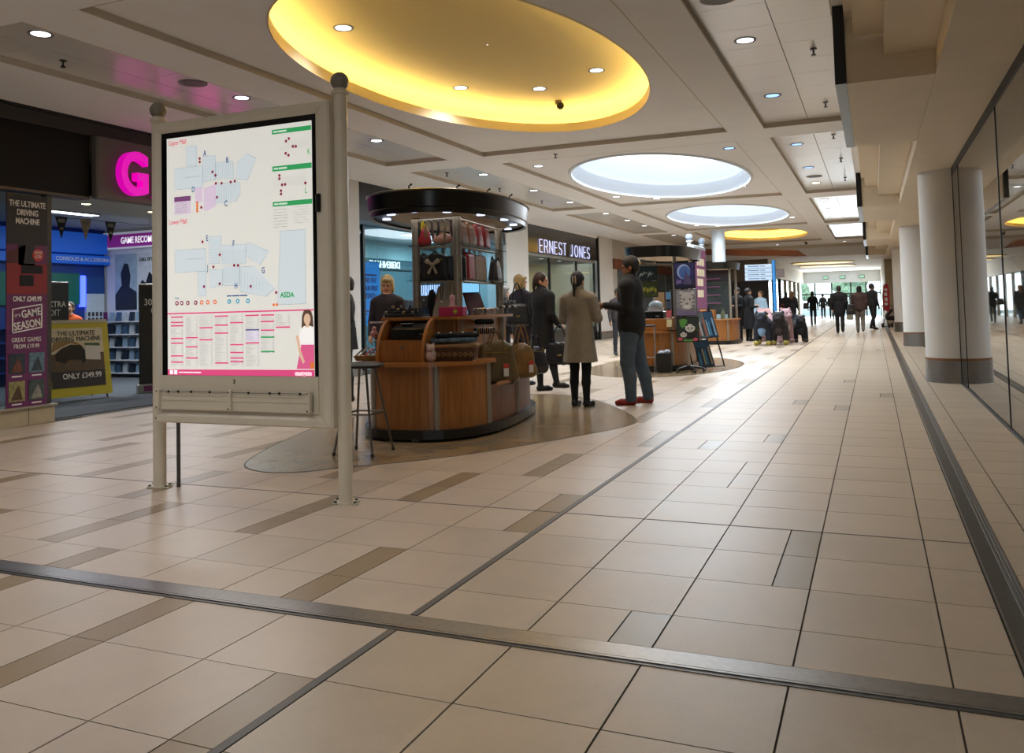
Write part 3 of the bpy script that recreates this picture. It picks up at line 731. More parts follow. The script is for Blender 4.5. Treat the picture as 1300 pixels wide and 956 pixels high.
for i, (x, y) in enumerate([(-13.0,10.6),(-13.0,6.5),(-12.2,12.4)]):
    t = thing('strip_light', ['bright ceiling strip light inside the games shop above the pennants','ceiling strip light deeper inside the games shop behind the tall poster','ceiling strip light over the wall of game shelves'][i], 'ceiling light', (x,y,3.155), 0.0, 'games shop strip lights')
    MB().box(-0.12,0.12,-0.7,0.7,-0.03,0.0).build('housing', m_rim, t); MB().box(-0.1,0.1,-0.68,0.68,-0.036,-0.028).build('diffuser', m_strip, t)
    lamp('lamp', 'AREA', (0,0,-0.06), 75 if i != 1 else 35, (0.9,0.95,1), t, 0.2, shape='RECTANGLE', size_y=1.2)
for i, (y) in enumerate([7.9, 8.7, 9.9, 11.2]):
    t = thing('spot_light', '%s small recessed spot under the games shop entrance soffit' % NTH[i], 'ceiling light', (-10.2, y, 2.88), 0, 'entrance soffit spots')
    for me in (rim_me, lens_me['y']):
        q = bpy.data.objects.new(me.name, me); COL.objects.link(q); q.parent = t; q.scale = (0.6,0.6,1)
# tall poster in the shop window
m_wtxt = mat('poster_white_ink', '#d8d4cc', 0.6); m_purple = mat('poster_purple', '#5d1a4c', 0.5); m_red = mat('poster_red', '#7e1a1c', 0.5); m_blk = mat('poster_black', '#1a1718', 0.5)
t = thing('poster_banner', 'tall purple and red sale poster standing in the games shop window', 'poster', (-9.43, 7.205, 0.226), FACE_X)
MB().box(-0.27, 0.27, 0, 0.012, 0, 2.56).build('sheet', m_purple, t)
rects('dark_field', m_blk, [(-0.27,0.27,1.95,2.56),(-0.12,0.1,1.7,1.95)], 0, t); rects('red_field', m_red, [(-0.27,0.27,1.35,1.72)], 0, t)
shape('slash_shape', mat('poster_red_dark', '#4a1216', 0.5), [(-0.27,1.72),(-0.05,1.72),(-0.02,1.95),(-0.27,1.85)], 0, t)
for k, s_ in enumerate(('THE ULTIMATE','DRIVING','MACHINE')): letters(s_, 0.10, m_wtxt, t, (0, -0.004, 2.44-0.105*k), width=0.72, bold=0.002)
disc('price_spot', mat('poster_bright_red', '#b32a22', 0.5), 0.14, 1.83, 0.075, -0.003, t); letters('SAVE', 0.05, m_wtxt, t, (0.14,-0.008,1.86)); letters('£55', 0.06, m_wtxt, t, (0.14,-0.008,1.81))
rects('console_picture', mat('console_black', '#0f0e10', 0.3), [(-0.08,0.2,1.6,1.7),(-0.1,0.08,1.45,1.58)], -0.003, t)
letters('ONLY £349.99', 0.085, m_wtxt, t, (0,-0.004,1.29), width=0.72, bold=0.002)
for k, (a, b_) in enumerate((((-0.2,0.2),(1.16,1.175)),((-0.2,0.2),(0.88,0.895)))): shape('stamp_border', m_wtxt, [(a[0],b_[0]),(a[1],b_[0]+0.06),(a[1],b_[1]+0.06),(a[0],b_[1])], -0.002, t)
shape('stamp_border', m_wtxt, [(-0.2,0.88),(-0.185,0.88),(-0.185,1.175),(-0.2,1.17)], -0.002, t); shape('stamp_border', m_wtxt, [(0.185,0.94),(0.2,0.94),(0.2,1.235),(0.185,1.23)], -0.002, t)
letters('IT\'S', 0.05, m_wtxt, t, (-0.13,-0.004,1.09), (pi/2,-0.148,0)); letters('GAME', 0.13, m_wtxt, t, (0.05,-0.004,1.12), (pi/2,-0.148,0), width=0.75, bold=0.002); letters('SEASON', 0.13, m_wtxt, t, (0,-0.004,0.98), (pi/2,-0.148,0), width=0.75, bold=0.002)
letters('GREAT GAMES', 0.075, m_wtxt, t, (-0.01,-0.004,0.80), width=0.8); letters('FROM £19.99', 0.075, m_wtxt, t, (-0.01,-0.004,0.72), width=0.8)
cv = [('#27343e','#6b3a2a'),('#5b7480','#2b3a42'),('#8a8352','#4d3620'),('#3b4a44','#8a8578')]
for k in range(4):
    x = -0.24+0.26*(k % 2); z = 0.40-0.33*(k//2)
    rects('game_cover', mat('cover_a%d' % k, cv[k][0], 0.4, vary=0.5, scale=25), [(x,x+0.21,z,z+0.24)], -0.002, t)
    shape('cover_picture', mat('cover_b%d' % k, cv[k][1], 0.4, vary=0.5, scale=30), [(x+0.03,z+0.02),(x+0.18,z+0.02),(x+0.15,z+0.13),(x+0.12,z+0.19),(x+0.08,z+0.12)], -0.004, t)
    rects('cover_price', m_wtxt, [(x+0.04,x+0.17,z-0.04,z-0.025)], -0.002, t)
# shop floor stand seen left of the poster, inside the window
t = thing('display_stand', 'dark shop display stand with grey boxes behind the games shop window', 'display stand', (-10.6, 6.9, 0.004), FACE_X)
MB().box(-0.6,0.35,0,0.5,0,0.12).build('base', mat('stand_dark', '#26252a', 0.5), t); MB().box(-0.6,0.35,0.4,0.5,0.12,1.9).build('back_panel', mat('stand_dark'), t)
for k in range(3):
    MB().box(-0.6,0.35,0.05,0.4,0.35+0.42*k,0.38+0.42*k).build('shelf', mat('stand_shelf', '#4a4545', 0.5), t)
for k in range(3):
    b = thing('game_box', '%s grey boxed console on the display stand behind the shop window' % ('lowest','middle','topmost')[k], 'box', (-10.45, 6.75, 0.004+0.381+0.42*k), FACE_X, 'boxed consoles on the stand')
    MB().bbox(-0.3,0.25,0,0.2,0,0.3,0.01).build('carton', mat('grey_carton', '#787a80', 0.6), b); rects('carton_print', mat('carton_print', '#3a4652', 0.5), [(-0.22,0.1,0.06,0.22)], 0, b)
# a-frame
t = thing('a_frame_sign', 'yellow framed advertising board with a racing car poster in the shop entrance', 'advertising board', (-11.42, 9.62, 0.004), FACE_X-0.22)
m_ylw = mat('yellow_frame', '#b9a91c', 0.45)
tilt = 0.14
def lean(y0, z): return y0 + z*tilt
def slab(name, m, x0, x1, z0, z1, y, th, parent):
    return MB().loft([[(x0,lean(y,z0)-th,z0),(x1,lean(y,z0)-th,z0),(x1,lean(y,z0),z0),(x0,lean(y,z0),z0)],[(x0,lean(y,z1)-th,z1),(x1,lean(y,z1)-th,z1),(x1,lean(y,z1),z1),(x0,lean(y,z1),z1)]]).build(name, m, parent)
slab('board', m_ylw, -0.52, 0.52, 0.06, 1.2, 0, 0.03, t)
slab('poster', mat('driving_poster', '#c9bfa0', 0.45), -0.42, 0.42, 0.2, 1.11, 0, 0.036, t)
slab('poster_ground', mat('driving_ground', '#231b14', 0.45), -0.42, 0.42, 0.2, 0.45, 0, 0.039, t)
slab('poster_road', mat('driving_road', '#5c4426', 0.45, vary=0.4, scale=12), -0.42, 0.42, 0.45, 0.72, 0, 0.039, t)
MB().loft([[(-0.5,lean(0,1.19)-0.045,1.19),(0.5,lean(0,1.19)-0.045,1.19),(0.5,lean(0,1.19)+0.03,1.19),(-0.5,lean(0,1.19)+0.03,1.19)],[(-0.5,lean(0,1.24)-0.045,1.24),(0.5,lean(0,1.24)-0.045,1.24),(0.5,lean(0,1.24)+0.03,1.24),(-0.5,lean(0,1.24)+0.03,1.24)]]).build('top_clip', mat('clip_cream', '#b5ad94', 0.5), t)
def leanpoly(name, m, poly, th, parent): 
    return MB().loft([[(x,lean(0,z)-th+0.002,z) for x,z in poly],[(x,lean(0,z)-th,z) for x,z in poly]]).build(name, m, parent)
leanpoly('car_picture', mat('car_black', '#17140f', 0.3), [(-0.33,0.62),(-0.35,0.72),(-0.25,0.80),(-0.1,0.86),(0.06,0.84),(0.14,0.74),(0.15,0.64),(0.08,0.55),(0.05,0.62),(-0.15,0.63),(-0.2,0.57)], 0.043, t)
leanpoly('dust_cloud', mat('dust_tan', '#8d6d3c', 0.6), [(-0.40,0.75),(-0.36,0.9),(-0.2,0.92),(-0.02,0.9),(0.1,0.82),(-0.1,0.88),(-0.25,0.82)], 0.041, t)
leanpoly('inset_picture', mat('inset_white', '#c9c4b6', 0.5), [(0.12,0.62),(0.36,0.6),(0.36,0.84),(0.12,0.86)], 0.044, t); leanpoly('inset_bar', mat('inset_green', '#3f5c2a', 0.5), [(0.12,0.84),(0.36,0.82),(0.36,0.87),(0.12,0.88)], 0.046, t)
ra = (pi/2-math.atan(tilt), 0, 0)
letters('THE ULTIMATE', 0.105, mat('poster_ink', '#2a2520', 0.5), t, (0,lean(0,1.03)-0.041,1.03), ra, width=0.85); letters('DRIVING MACHINE', 0.105, mat('poster_ink'), t, (0,lean(0,0.94)-0.041,0.94), ra, width=0.85)
letters('ONLY £349.99', 0.12, m_wtxt, t, (0.05,lean(0,0.37)-0.044,0.37), ra, width=0.82, bold=0.002)
for x in (-0.45, 0.45): MB().tube([(x,0.02,0.07),(x,0.0,0.0)],0.015).build('foot', m_steel_dk, t); MB().tube([(x,lean(0,1.18)+0.01,1.18),(x,0.48,0.0)],0.015).build('rear_leg', m_steel_dk, t)
# roll-up stands
def rollup(loc, rz, w, h, label, lines, grp):
    t = thing('roll_up_banner', label, 'banner', loc, rz, grp)
    MB().bbox(-w/2-0.03, w/2+0.03, -0.08, 0.08, 0.0, 0.14, 0.01).build('base', mat('banner_base', '#8c8a86', 0.4, 0.4), t)
    MB().box(-w/2, w/2, -0.004, 0.004, 0.14, h).build('sheet', mat('banner_black', '#171a19', 0.5, vary=0.3, scale=6), t)
    MB().tube([(-w/2,0,h),(w/2,0,h)], 0.015).build('top_bar', m_steel, t); MB().tube([(0,0.03,0.1),(0,0.02,h)], 0.012).build('pole', m_steel_dk, t)
    rects('base_label', m_purple, [(-w/2+0.06,w/2-0.06,0.03,0.12)], -0.081, t); letters('GAME', 0.075, m_wtxt, t, (0,-0.087,0.075))
    for s_, z, sz in lines: letters(s_, sz, m_wtxt, t, (0,-0.008,z), width=0.85, bold=0.0015)
    b = Body()
    shape('figure_picture', mat('banner_figure', '#2e3a38', 0.6, vary=0.5, scale=15), [(-0.2,0.3),(-0.16,0.8),(-0.2,1.0),(-0.08,1.12),(-0.06,1.25),(0.06,1.25),(0.08,1.12),(0.2,0.98),(0.17,0.7),(0.2,0.3),(0.05,0.3),(0,0.6),(-0.06,0.3)], -0.005, t)
    return t
rollup((-11.05, 10.98, 0.004), FACE_X-0.6, 0.8, 1.80, 'black roll-up banner reading 30% EXTRA CREDIT half hidden by the map board', [('30% EXTRA',1.50,0.15),('CREDIT',1.36,0.15)], 'roll-up banners')
rollup((-12.4, 9.85, 0.004), FACE_X-0.1, 0.7, 1.86, 'black roll-up banner with grey frame behind the yellow advertising board', [('30% EXTRA',1.50,0.14),('CREDIT',1.36,0.14)], 'roll-up banners')
# pennants
pst = MB().tube([(-11.5, 8.9+0.2*i, 2.84+0.01*((i%3)-1)) for i in range(12)], 0.004, 6).build('pennant_string', mat('string_dark', '#2a2a2a', 0.8)); tag(pst, 'thin string of triangular pennants across the games shop', 'string')
MB().tube([(-11.5,8.9,2.84),(-11.5,8.9,3.158)],0.003,5).build('end_line', mat('string_dark'), pst); MB().tube([(-11.5,11.1,2.84),(-11.5,11.1,3.158)],0.003,5).build('end_line', mat('string_dark'), pst)
for i, y in enumerate((9.35, 9.79, 10.27)):
    t = thing('pennant', ['black triangular pennant nearest the tall poster','tan triangular pennant in the middle of the string','black triangular pennant nearest the purple shelf header'][i], 'pennant', (-11.49, y, 2.84), FACE_X, 'pennants on the string')
    shape('cloth', mat('pennant_%d' % (i == 1), '#1c1a1c' if i != 1 else '#9a8368', 0.7), [(-0.11,0),(0.11,0),(0,-0.34)], 0, t); rects('print', mat('pennant_print', '#7d786e', 0.7), [(-0.06,0.06,-0.09,-0.03),(-0.03,0.03,-0.2,-0.16)], -0.004, t)
# hanging blue card and blue gondola wall
t = thing('blue_display', 'blue back-lit console display wall at the rear of the games shop', 'display', (-15.38, 12.3, 0.004), FACE_X)
m_blue = mat('console_blue', '#0d55b8', 0.4, emit='#0a49a8', es=0.35); m_blue2 = mat('console_blue_dark', '#0a2f72', 0.5)
MB().box(-1.6,1.28,0,0.02,0,3.08).build('panel', m_blue2, t); MB().box(-1.6,1.14,-0.25,0,2.62,3.05).build('header', m_blue, t); MB().box(-1.6,1.26,-0.2,0,2.40,2.58).build('shelf_edge', m_blue, t)
letters('CONSOLES & ACCESSORIES', 0.11, m_wtxt, t, (0.6,-0.205,2.49)); 
MB().box(-1.5,0.62,-0.06,0,1.55,2.2).build('green_screen', mat('screen_green', '#0f4d45', 0.3, emit='#0c4a3f', es=0.25), t)
MB().box(0.64,0.72,-0.1,0,1.5,2.16).build('light_bar', glow('blue_tube', '#3a4cff', 4.0), t)
MB().box(0.78,1.24,-0.05,0,1.12,2.14).build('price_sheet', mat('price_paper', '#a9b8c2', 0.5, vary=0.1, scale=20), t); rects('sheet_head', mat('sheet_blue', '#0f3d7a', 0.5), [(0.78,1.24,1.78,2.14)], -0.051, t)
rects('sheet_print', mat('sheet_ink', '#2a2a30', 0.6), [(0.82+0.1*i,0.88+0.1*i,1.18+0.12*j_,1.27+0.12*j_) for i in range(4) for j_ in range(2)], -0.051, t)
for k in range(4): MB().box(-1.5,1.25,-0.3,0,0.25+0.28*k,0.27+0.28*k).build('shelf', m_blue2, t)
for k in range(9):
    b = tag(MB().box(-0.12,0.12,-0.1,0.1,0,0.2).build('console_box', mat('console_box_%d' % (k%3), ['#2d4a78','#16345e','#8b9098'][k%3], 0.5)), ['dark blue','navy','pale grey'][k%3]+' console box, number %s along the shelves of the blue display' % NTH[k], 'box', 'console boxes on the blue display'); b.location = (-15.2, 11.2+0.3*(k%5)+0.5, 0.276+0.28*(k//5)*1.0+0.28); b.rotation_euler = (0,0,FACE_X)
    b['label'] = '%s console box %s of the blue display' % (['dark blue','navy','pale grey'][k%3], ['at the left end of the lower row','second in the lower row','in the middle of the lower row','fourth in the lower row','at the right end of the lower row','at the left end of the upper row','second in the upper row','third in the upper row','fourth in the upper row'][k])
# recommends bay on the side wall: header, posters and shelves of boxes
t = thing('wall_bay', 'white wall bay with purple lettered header and shelves of game cases', 'shelf unit', (-14.2, 13.6, 0.004), 0)
MB().box(-1.1,1.6,-0.02,0,0,3.1).build('back_panel', mat('bay_white', '#c9ccd0', 0.5), t)
MB().loft([[(-1.07,-0.15,2.73),(1.6,-0.15,2.73),(1.6,0,2.73),(-1.0,0,2.73)],[(-1.07,-0.15,3.08),(1.6,-0.15,3.08),(1.6,0,3.08),(-1.07,0,3.08)]]).build('header', mat('header_white', '#d4d2da', 0.5, emit='#d4d2da', es=0.25), t)
shape('header_band', mat('header_purple', '#8a2a86', 0.5, emit='#8a2a86', es=0.3), [(-0.92,2.76),(1.5,2.76),(1.5,3.03),(-1.02,3.03)], -0.152, t)
letters('GAME RECOMMENDS', 0.19, mat('header_ink', '#f0eef4', 0.5, emit='#f0eef4', es=0.6), t, (0.12,-0.16,2.89), width=0.72, bold=0.004)
for k, (x0, x1) in enumerate(((-0.85,-0.22),(-0.2,0.45))):
    rects('wall_poster', mat('wall_poster_%d' % k, ['#9fb4bd','#c6cbd0'][k], 0.5, vary=0.2, scale=5), [(x0,x1,1.42,2.62)], -0.022, t)
    xc = (x0+x1)/2
    shape('poster_figure', mat('figure_dark_%d' % k, ['#22282b','#15181b'][k], 0.6, vary=0.4, scale=20), ([(xc-0.3,1.42),(xc-0.31,1.75),(xc-0.12,1.95),(xc-0.15,2.2),(xc-0.05,2.42),(xc+0.06,2.4),(xc+0.13,2.15),(xc+0.1,1.9),(xc+0.3,1.8),(xc+0.31,1.42)] if k == 0 else [(xc-0.3,1.42),(xc-0.3,1.9),(xc-0.2,2.05),(xc-0.1,1.98),(xc,2.22),(xc+0.1,2.12),(xc+0.25,2.3),(xc+0.32,1.9),(xc+0.32,1.42)]), -0.026, t)
letters('CALL OF DUTY', 0.1, mat('poster_ink'), t, (0.13,-0.03,2.48), width=0.8, bold=0.003)
for k in range(5):
    z = 0.10+0.27*k
    MB().box(-1.02,0.6,-0.28,-0.02,z-0.02,z).build('shelf', mat('shelf_white', '#c8ccd2', 0.4), t)
    rects('price_strip', m_purple, [(-1.0,-0.88,z+0.02,z+0.2)], -0.2, t)
    for q in range(6):
        b = MB().box(-0.06,0.06,-0.02,0.02,0,0.19).build('game_case', mat('case_%d' % ((k+q)%4), ['#7f99ad','#3f5a74','#a9b3ba','#22303c'][(k+q)%4], 0.35, vary=0.3, scale=30))
        b.location = (-14.2-0.78+0.19*q, 13.6-0.18, z+0.0055); b.rotation_euler = (-0.12,0,0)
        tag(b, 'upright game case, %s from the left on the %s shelf of the wall bay' % (NTH[q] if q else 'first', ['lowest','second','middle','fourth','top'][k]), 'game case', 'game cases on the wall bay')
# ---------------- columns and department-store window
def pier(y0, y1, nm, base=True):
    p = thing(nm, None, None); p['kind'] = 'structure'
    MB().box(-9.6, -9.36, y0, y1, 0.0, ZC).build('pier', m_white, p)
    MB().box(-9.6, -9.345, y0-0.01, y1+0.01, 0, 0.26).build('pier_base', mat('pier_base_grey', '#6d6a64', 0.4, 0.3), p); MB().box(-9.6, -9.34, y0-0.015, y1+0.015, 0.26, 0.29).build('pier_trim', mat('pillar_trim_brown'), p)
pier(13.7, 14.38, 'wall_pier_1'); pier(21.75, 23.38, 'wall_pier_2'); pier(30.5, 32.25, 'wall_pier_3')
w4 = thing('window_4', None, None); w4['kind'] = 'structure'
MB().box(-9.6, -9.4, 14.38, 21.75, 3.1, ZC).build('fascia', mat('navy_black_fascia', '#17171f', 0.35), w4)
MB().box(-9.62, -9.38, 14.38, 21.75, 3.02, 3.1).build('fascia_lip', mat('teal_lip', '#1d4a5c', 0.4), w4)
for k, (y0, y1) in enumerate(((14.38,14.66),(14.72,18.2),(18.26,21.75))):
    MB().box(-9.51, -9.49, y0, y1, 0.08, 3.02).build('pane', glass('dept_glass', '#d5e6ea', 1.0), w4)
    MB().box(-9.54, -9.46, y1, y1+0.06, 0, 3.02).build('post', m_black, w4)
MB().box(-9.54, -9.46, 14.38, 21.75, 0, 0.08).build('sill', m_steel_dk, w4)
d = thing('wall_dept_store', None, None); d['kind'] = 'structure'
MB().box(-19, -18.8, 13.7, 32, 0, 3.5).build('back_wall', mat('dept_back', '#22303f', 0.7, vary=0.4, scale=1.5), d)
MB().box(-19, -9.6, 13.72, 13.8, 0, 3.5).build('side_wall', mat('dept_side', '#7d98a2', 0.7), d)
MB().box(-19, -9.6, 23.3, 23.38, 0, 3.5).build('party_wall', mat('dept_side'), d)
o = MB().box(-19, -9.6, 13.7, 23.38, 3.25, 3.4).build('ceiling_dept_store', mat('dept_ceiling', '#b4cbd2', 0.6)); struct(o)
MB().box(-12.96, -12.94, 18.5, 23.3, 0, 2.75).build('inner_glazing', glass('inner_glass', '#bcd6dc', 1.0, body=0.25, bodycol='#8fb3bd'), d)
MB().box(-13.0, -12.9, 14.0, 23.3, 2.75, 3.25).build('inner_header', mat('inner_header', '#9db8bd', 0.6), d)
letters('DEBENHAMS', 0.28, glow('store_letters', '#f4f8fa', 1.6), d, (-12.90, 21.12, 2.585), (pi/2,0,-pi/2), 'store_lettering', depth=0.01, width=1.05)
MB().box(-13.0, -12.9, 14.0, 23.3, 2.44, 2.47).build('letter_rail', m_steel_dk, d)
for k, (x, y) in enumerate(((-11,16),(-11,19.5),(-15,17),(-15,21),(-11.5,22))):
    t = thing('strip_light', '%s ceiling light panel inside the glazed department store' % NTH[k], 'ceiling light', (x,y,3.245), 0, 'department store lights')
    MB().box(-0.3,0.3,-0.3,0.3,-0.02,0).build('housing', m_rim, t); MB().box(-0.27,0.27,-0.27,0.27,-0.026,-0.018).build('diffuser', glow('dept_light', '#dcf2ff', 4.0), t)
    lamp('lamp','AREA',(0,0,-0.05),110,(0.8,0.93,1),t,0.5)
t = thing('hanging_banner', 'bright blue hanging banner in the department store window', 'banner', (-10.3, 16.2, 0.95), FACE_X)
m_bb = mat('banner_blue', '#2f8fe0', 0.5, emit='#2a86dc', es=0.55)
MB().box(-0.41,0.41,0,0.01,0,1.42).build('sheet', m_bb, t); MB().tube([(-0.42,0.005,1.42),(0.42,0.005,1.42)],0.012).build('bar', m_steel, t); MB().tube([(-0.35,0.005,1.42),(-0.35,0.005,2.3)],0.003,5).build('wire', m_steel, t); MB().tube([(0.35,0.005,1.42),(0.35,0.005,2.3)],0.003,5).build('wire', m_steel, t)
m_bt = mat('banner_ink', '#4a3f8c', 0.5)
for k, (s_, z, sz) in enumerate((('AND PAY',1.0,0.16),('YOUR FIRST',0.82,0.15),('MONTH',0.65,0.17))): letters(s_, sz, m_bt, t, (0,-0.004,z), width=0.8, bold=0.003)
rects('small_print', m_bt, [(-0.28,-0.12,1.10,1.14),(-0.1,0.28,1.10,1.14),(-0.3,-0.05,0.3,0.33),(-0.3,-0.12,0.24,0.265)], 0, t)
t = thing('clothes_rail', 'dark clothes on a rail inside the department store window', 'clothes rail', (-10.4, 18.6, 0), FACE_X)
for x in (-0.8,0.8): MB().tube([(x,0,0),(x,0,1.5)],0.015).build('upright', m_steel, t); MB().box(x-0.03,x+0.03,-0.25,0.25,0,0.03).build('foot', m_steel, t)
MB().tube([(-0.8,0,1.5),(0.8,0,1.5)],0.015).build('rail', m_steel, t)
for k in range(7):
    x = -0.66+0.22*k
    b = Body(); b.cap((x,0,1.36),(x,0,0.75),0.16,0.22,0,0.03,(0.35,1,1)); b.build('garment', mat('garment_%d' % (k%3), ['#1b1c26','#2c2f3d','#15151a'][k%3], 0.9), 0.03, t)
    MB().tube([(x,0,1.36),(x,0,1.51)],0.005,5).build('hanger_hook', m_steel, t)
# ---------------- jeweller
w5 = thing('window_5', None, None); w5['kind'] = 'structure'
MB().box(-9.6, -9.4, 23.38, 30.4, 2.93, 3.76).build('fascia', mat('black_gloss_fascia', '#14130f', 0.18), w5)
MB().box(-9.6, -9.4, 23.38, 30.5, 3.76, ZC).build('fascia_top', m_ceil, w5)
MB().box(-9.42, -9.36, 30.38, 30.5, 0, 3.8).build('edge_post', m_black, w5)
MB().box(-11.5, -9.5, 23.4, 30.4, 2.84, 2.93).build('window_soffit', mat('window_soffit_grey', '#8b8984', 0.5), w5)
STROKES = {'E': [[(1,1),(0,1),(0,0),(1,0)],[(0,0.52),(0.85,0.52)]], 'R': [[(0,0),(0,1),(0.7,1),(0.95,0.88),(0.95,0.62),(0.7,0.48),(0,0.48)],[(0.55,0.48),(1,0)]], 'N': [[(0,0),(0,1),(1,0),(1,1)]],
 'S': [[(1,0.85),(0.8,1),(0.25,1),(0.03,0.85),(0.03,0.68),(0.25,0.53),(0.75,0.47),(0.97,0.33),(0.97,0.14),(0.75,0),(0.2,0),(0,0.15)]], 'T': [[(0,1),(1,1)],[(0.5,1),(0.5,0)]], 'J': [[(0.6,1),(0.6,0.2),(0.45,0.02),(0.15,0.0),(0,0.1)]],
 'O': [[(0.5+0.5*cos(2*pi*i/16),0.5+0.5*sin(2*pi*i/16)) for i in range(17)]]}
sg = thing('shop_lettering', 'thin white capital letters on the black fascia of the jeweller', 'lettering', (-9.395, 24.38, 2.96), FACE_X)
def stroke_letter(ch, x, w, h, r, m, parent):
    b = MB()
    for path in STROKES[ch]: 
        for a_, c_ in zip(path[:-1], path[1:]): b.tube([(x+a_[0]*w,-0.02,a_[1]*h),(x+c_[0]*w,-0.02,c_[1]*h)], r, 6)
        for a_ in path: b.sphere((x+a_[0]*w,-0.02,a_[1]*h), r, 6)
    o = b.build('letter', m, parent); return o
x_ = 0.0
for ch in 'ERNEST JONES':
    if ch == ' ': x_ += 0.32; continue
    w_ = {'J':0.22,'O':0.36,'E':0.24,'S':0.27,'T':0.28}.get(ch, 0.30)
    stroke_letter(ch, x_, w_, 0.39, 0.014, glow('white_letters', '#cfd4ff', 0.85), sg); x_ += w_+0.165
for k, (y0, y1) in enumerate(((23.45,25.6),(25.66,28.3),(28.36,30.36))):
    MB().box(-9.56, -9.54, y0, y1, 0.5, 2.84).build('pane', glass('jewel_glass', '#e2ecee', 1.0), w5); MB().box(-9.59,-9.51,y1,y1+0.05,0,2.84).build('post', m_steel_dk, w5)
MB().box(-9.9, -9.5, 23.4, 30.4, 0, 0.5).build('stall_riser', m_black, w5)
e = thing('wall_jeweller', None, None); e['kind'] = 'structure'
MB().box(-13.2, -13.0, 23.4, 36, 0, 3.3).build('back_wall', mat('jewel_wall', '#c3cdd4', 0.6), e); MB().box(-13, -9.6, 32.2, 32.3, 0, 3.3).build('side_wall', mat('jewel_side', '#b5a98f', 0.6), e); MB().box(-13.2,-11.5,23.4,32.3,3.1,3.3).build('inner_ceiling', mat('jewel_ceiling', '#aab4b8', 0.6), e)
MB().loft([[(-12.6,26.5,2.6),(-12.6,31.8,1.2),(-12.6,31.8,1.0),(-12.6,26.5,2.4)],[(-12.3,26.5,2.6),(-12.3,31.8,1.2),(-12.3,31.8,1.0),(-12.3,26.5,2.4)]]).build('stair_rail', mat('stair_blue', '#3f6f9c', 0.3), e)
MB().loft([[(-12.7,26.5,2.4),(-12.7,31.8,1.0),(-12.7,31.8,0.0),(-12.7,26.5,0.0)],[(-12.62,26.5,2.4),(-12.62,31.8,1.0),(-12.62,31.8,0.0),(-12.62,26.5,0.0)]]).build('stair_side', mat('stair_pale', '#a9bccb', 0.4), e)
MB().box(-12.9, -12.85, 30.6, 32.1, 0.9, 2.7).build('lit_panel', glow('cream_lit_panel', '#ffe6b4', 1.4), e)
t = thing('strip_light', 'long added strip light deep inside the jeweller', 'ceiling light', (-12.0,27.5,3.095)); MB().box(-0.1,0.1,-1.5,1.5,-0.03,0).build('housing', m_rim, t); MB().box(-0.08,0.08,-1.45,1.45,-0.036,-0.028).build('diffuser', m_strip, t); lamp('lamp','AREA',(0,0,-0.06),110,(0.95,0.97,1),t,0.3,shape='RECTANGLE',size_y=2.8)  # strip and lamp added to brighten the jeweller interior
for k in range(4):
    t = thing('spot_light', '%s bright spot in the soffit of the jeweller window' % NTH[k], 'ceiling light', (-9.95, 24.3+1.7*k, 2.84), 0, 'jeweller window spots')
    for me in (rim_me, lens_me['w']):
        q = bpy.data.objects.new(me.name, me); COL.objects.link(q); q.parent = t; q.scale = (0.8,0.8,1)
    lamp('lamp','SPOT',(0,0,-0.03),120,(1,0.95,0.9),t,0.05,spot=radians(120))
for k in range(6):
    t = thing('display_case', '%s jewellery display plinth in the jeweller window' % NTH[k], 'display', (-9.75, 23.9+1.1*k, 0.5), FACE_X, 'jewellery displays')
    MB().bbox(-0.3,0.3,-0.12,0.12,0,0.3+0.1*(k%2),0.02).build('plinth', mat('display_cream', '#cfc8b8', 0.6), t)
    b = Body(); zz = 0.3+0.1*(k%2); b.cap((0,0,zz),(0,0,zz+0.18),0.05,0.03,0,0.02).ell((0,0,zz+0.06),(0.1,0.05,0.07)).build('bust', mat('bust_grey', '#6c6a72', 0.6), 0.015, t); MB().lathe([(0.05,0.0),(0.055,0.004),(0.05,0.008),(0.05,0.0)],16,0,-0.03,zz+0.12).build('necklace', mat('silver', '#d8dadd', 0.2, 0.9), t)
# ---------------- beyond the jeweller
o = MB().box(-9.6, -9.4, 32.25, 45, 0, ZC).build('wall_left_far', mat('far_wall', '#a9a49c', 0.6)); struct(o)
MB().box(-9.42,-9.38,33.0,44.5,0.1,2.7).build('shop_front', mat('far_shop_glass', '#5d6468', 0.2), o); MB().box(-9.42,-9.36,32.4,45,2.7,3.1).build('shop_band', wood_mat('band_wood', '#5a2c1a', '#74402a', 0.4, True), o)
for k in range(5): MB().box(-9.42,-9.36,33+2.8*k,33.08+2.8*k,0,2.7).build('shop_post', m_steel, o)
o = thing('wall_shop_dark', None, None); o['kind'] = 'structure'
MB().box(-9.4, -4.9, 45.0, 45.3, 2.3, 3.9).build('header', mat('dark_taupe', '#6f665a', 0.6), o); MB().box(-9.4,-4.9,45.1,45.2,0,2.3).build('dark_front', mat('dark_shop_front', '#241d19', 0.25), o)
for k in range(6): MB().box(-9.3+0.85*k,-9.25+0.85*k,45.0,45.1,0,2.3).build('frame_bar', m_black, o)
o = thing('window_6', None, None); o['kind'] = 'structure'
MB().box(-5.2,-4.9,45.3,69,2.55,3.42).build('header', mat('cream_header', '#b8ad98', 0.6), o)
for k in range(7):
    y0 = 45.3+3.38*k
    MB().box(-5.06,-5.04,y0+0.1,y0+3.3,0.05,2.55).build('pane', m_eg, o); MB().box(-5.12,-4.95,y0-0.08,y0+0.08,0,2.55).build('post', m_black if k < 3 else mat('cream_header'), o)
o = MB().box(-9.5,-9.3,45.3,69,0,3.42).build('wall_left_lobby', mat('pale_lobby_wall', '#c4cdd0', 0.6)); struct(o)
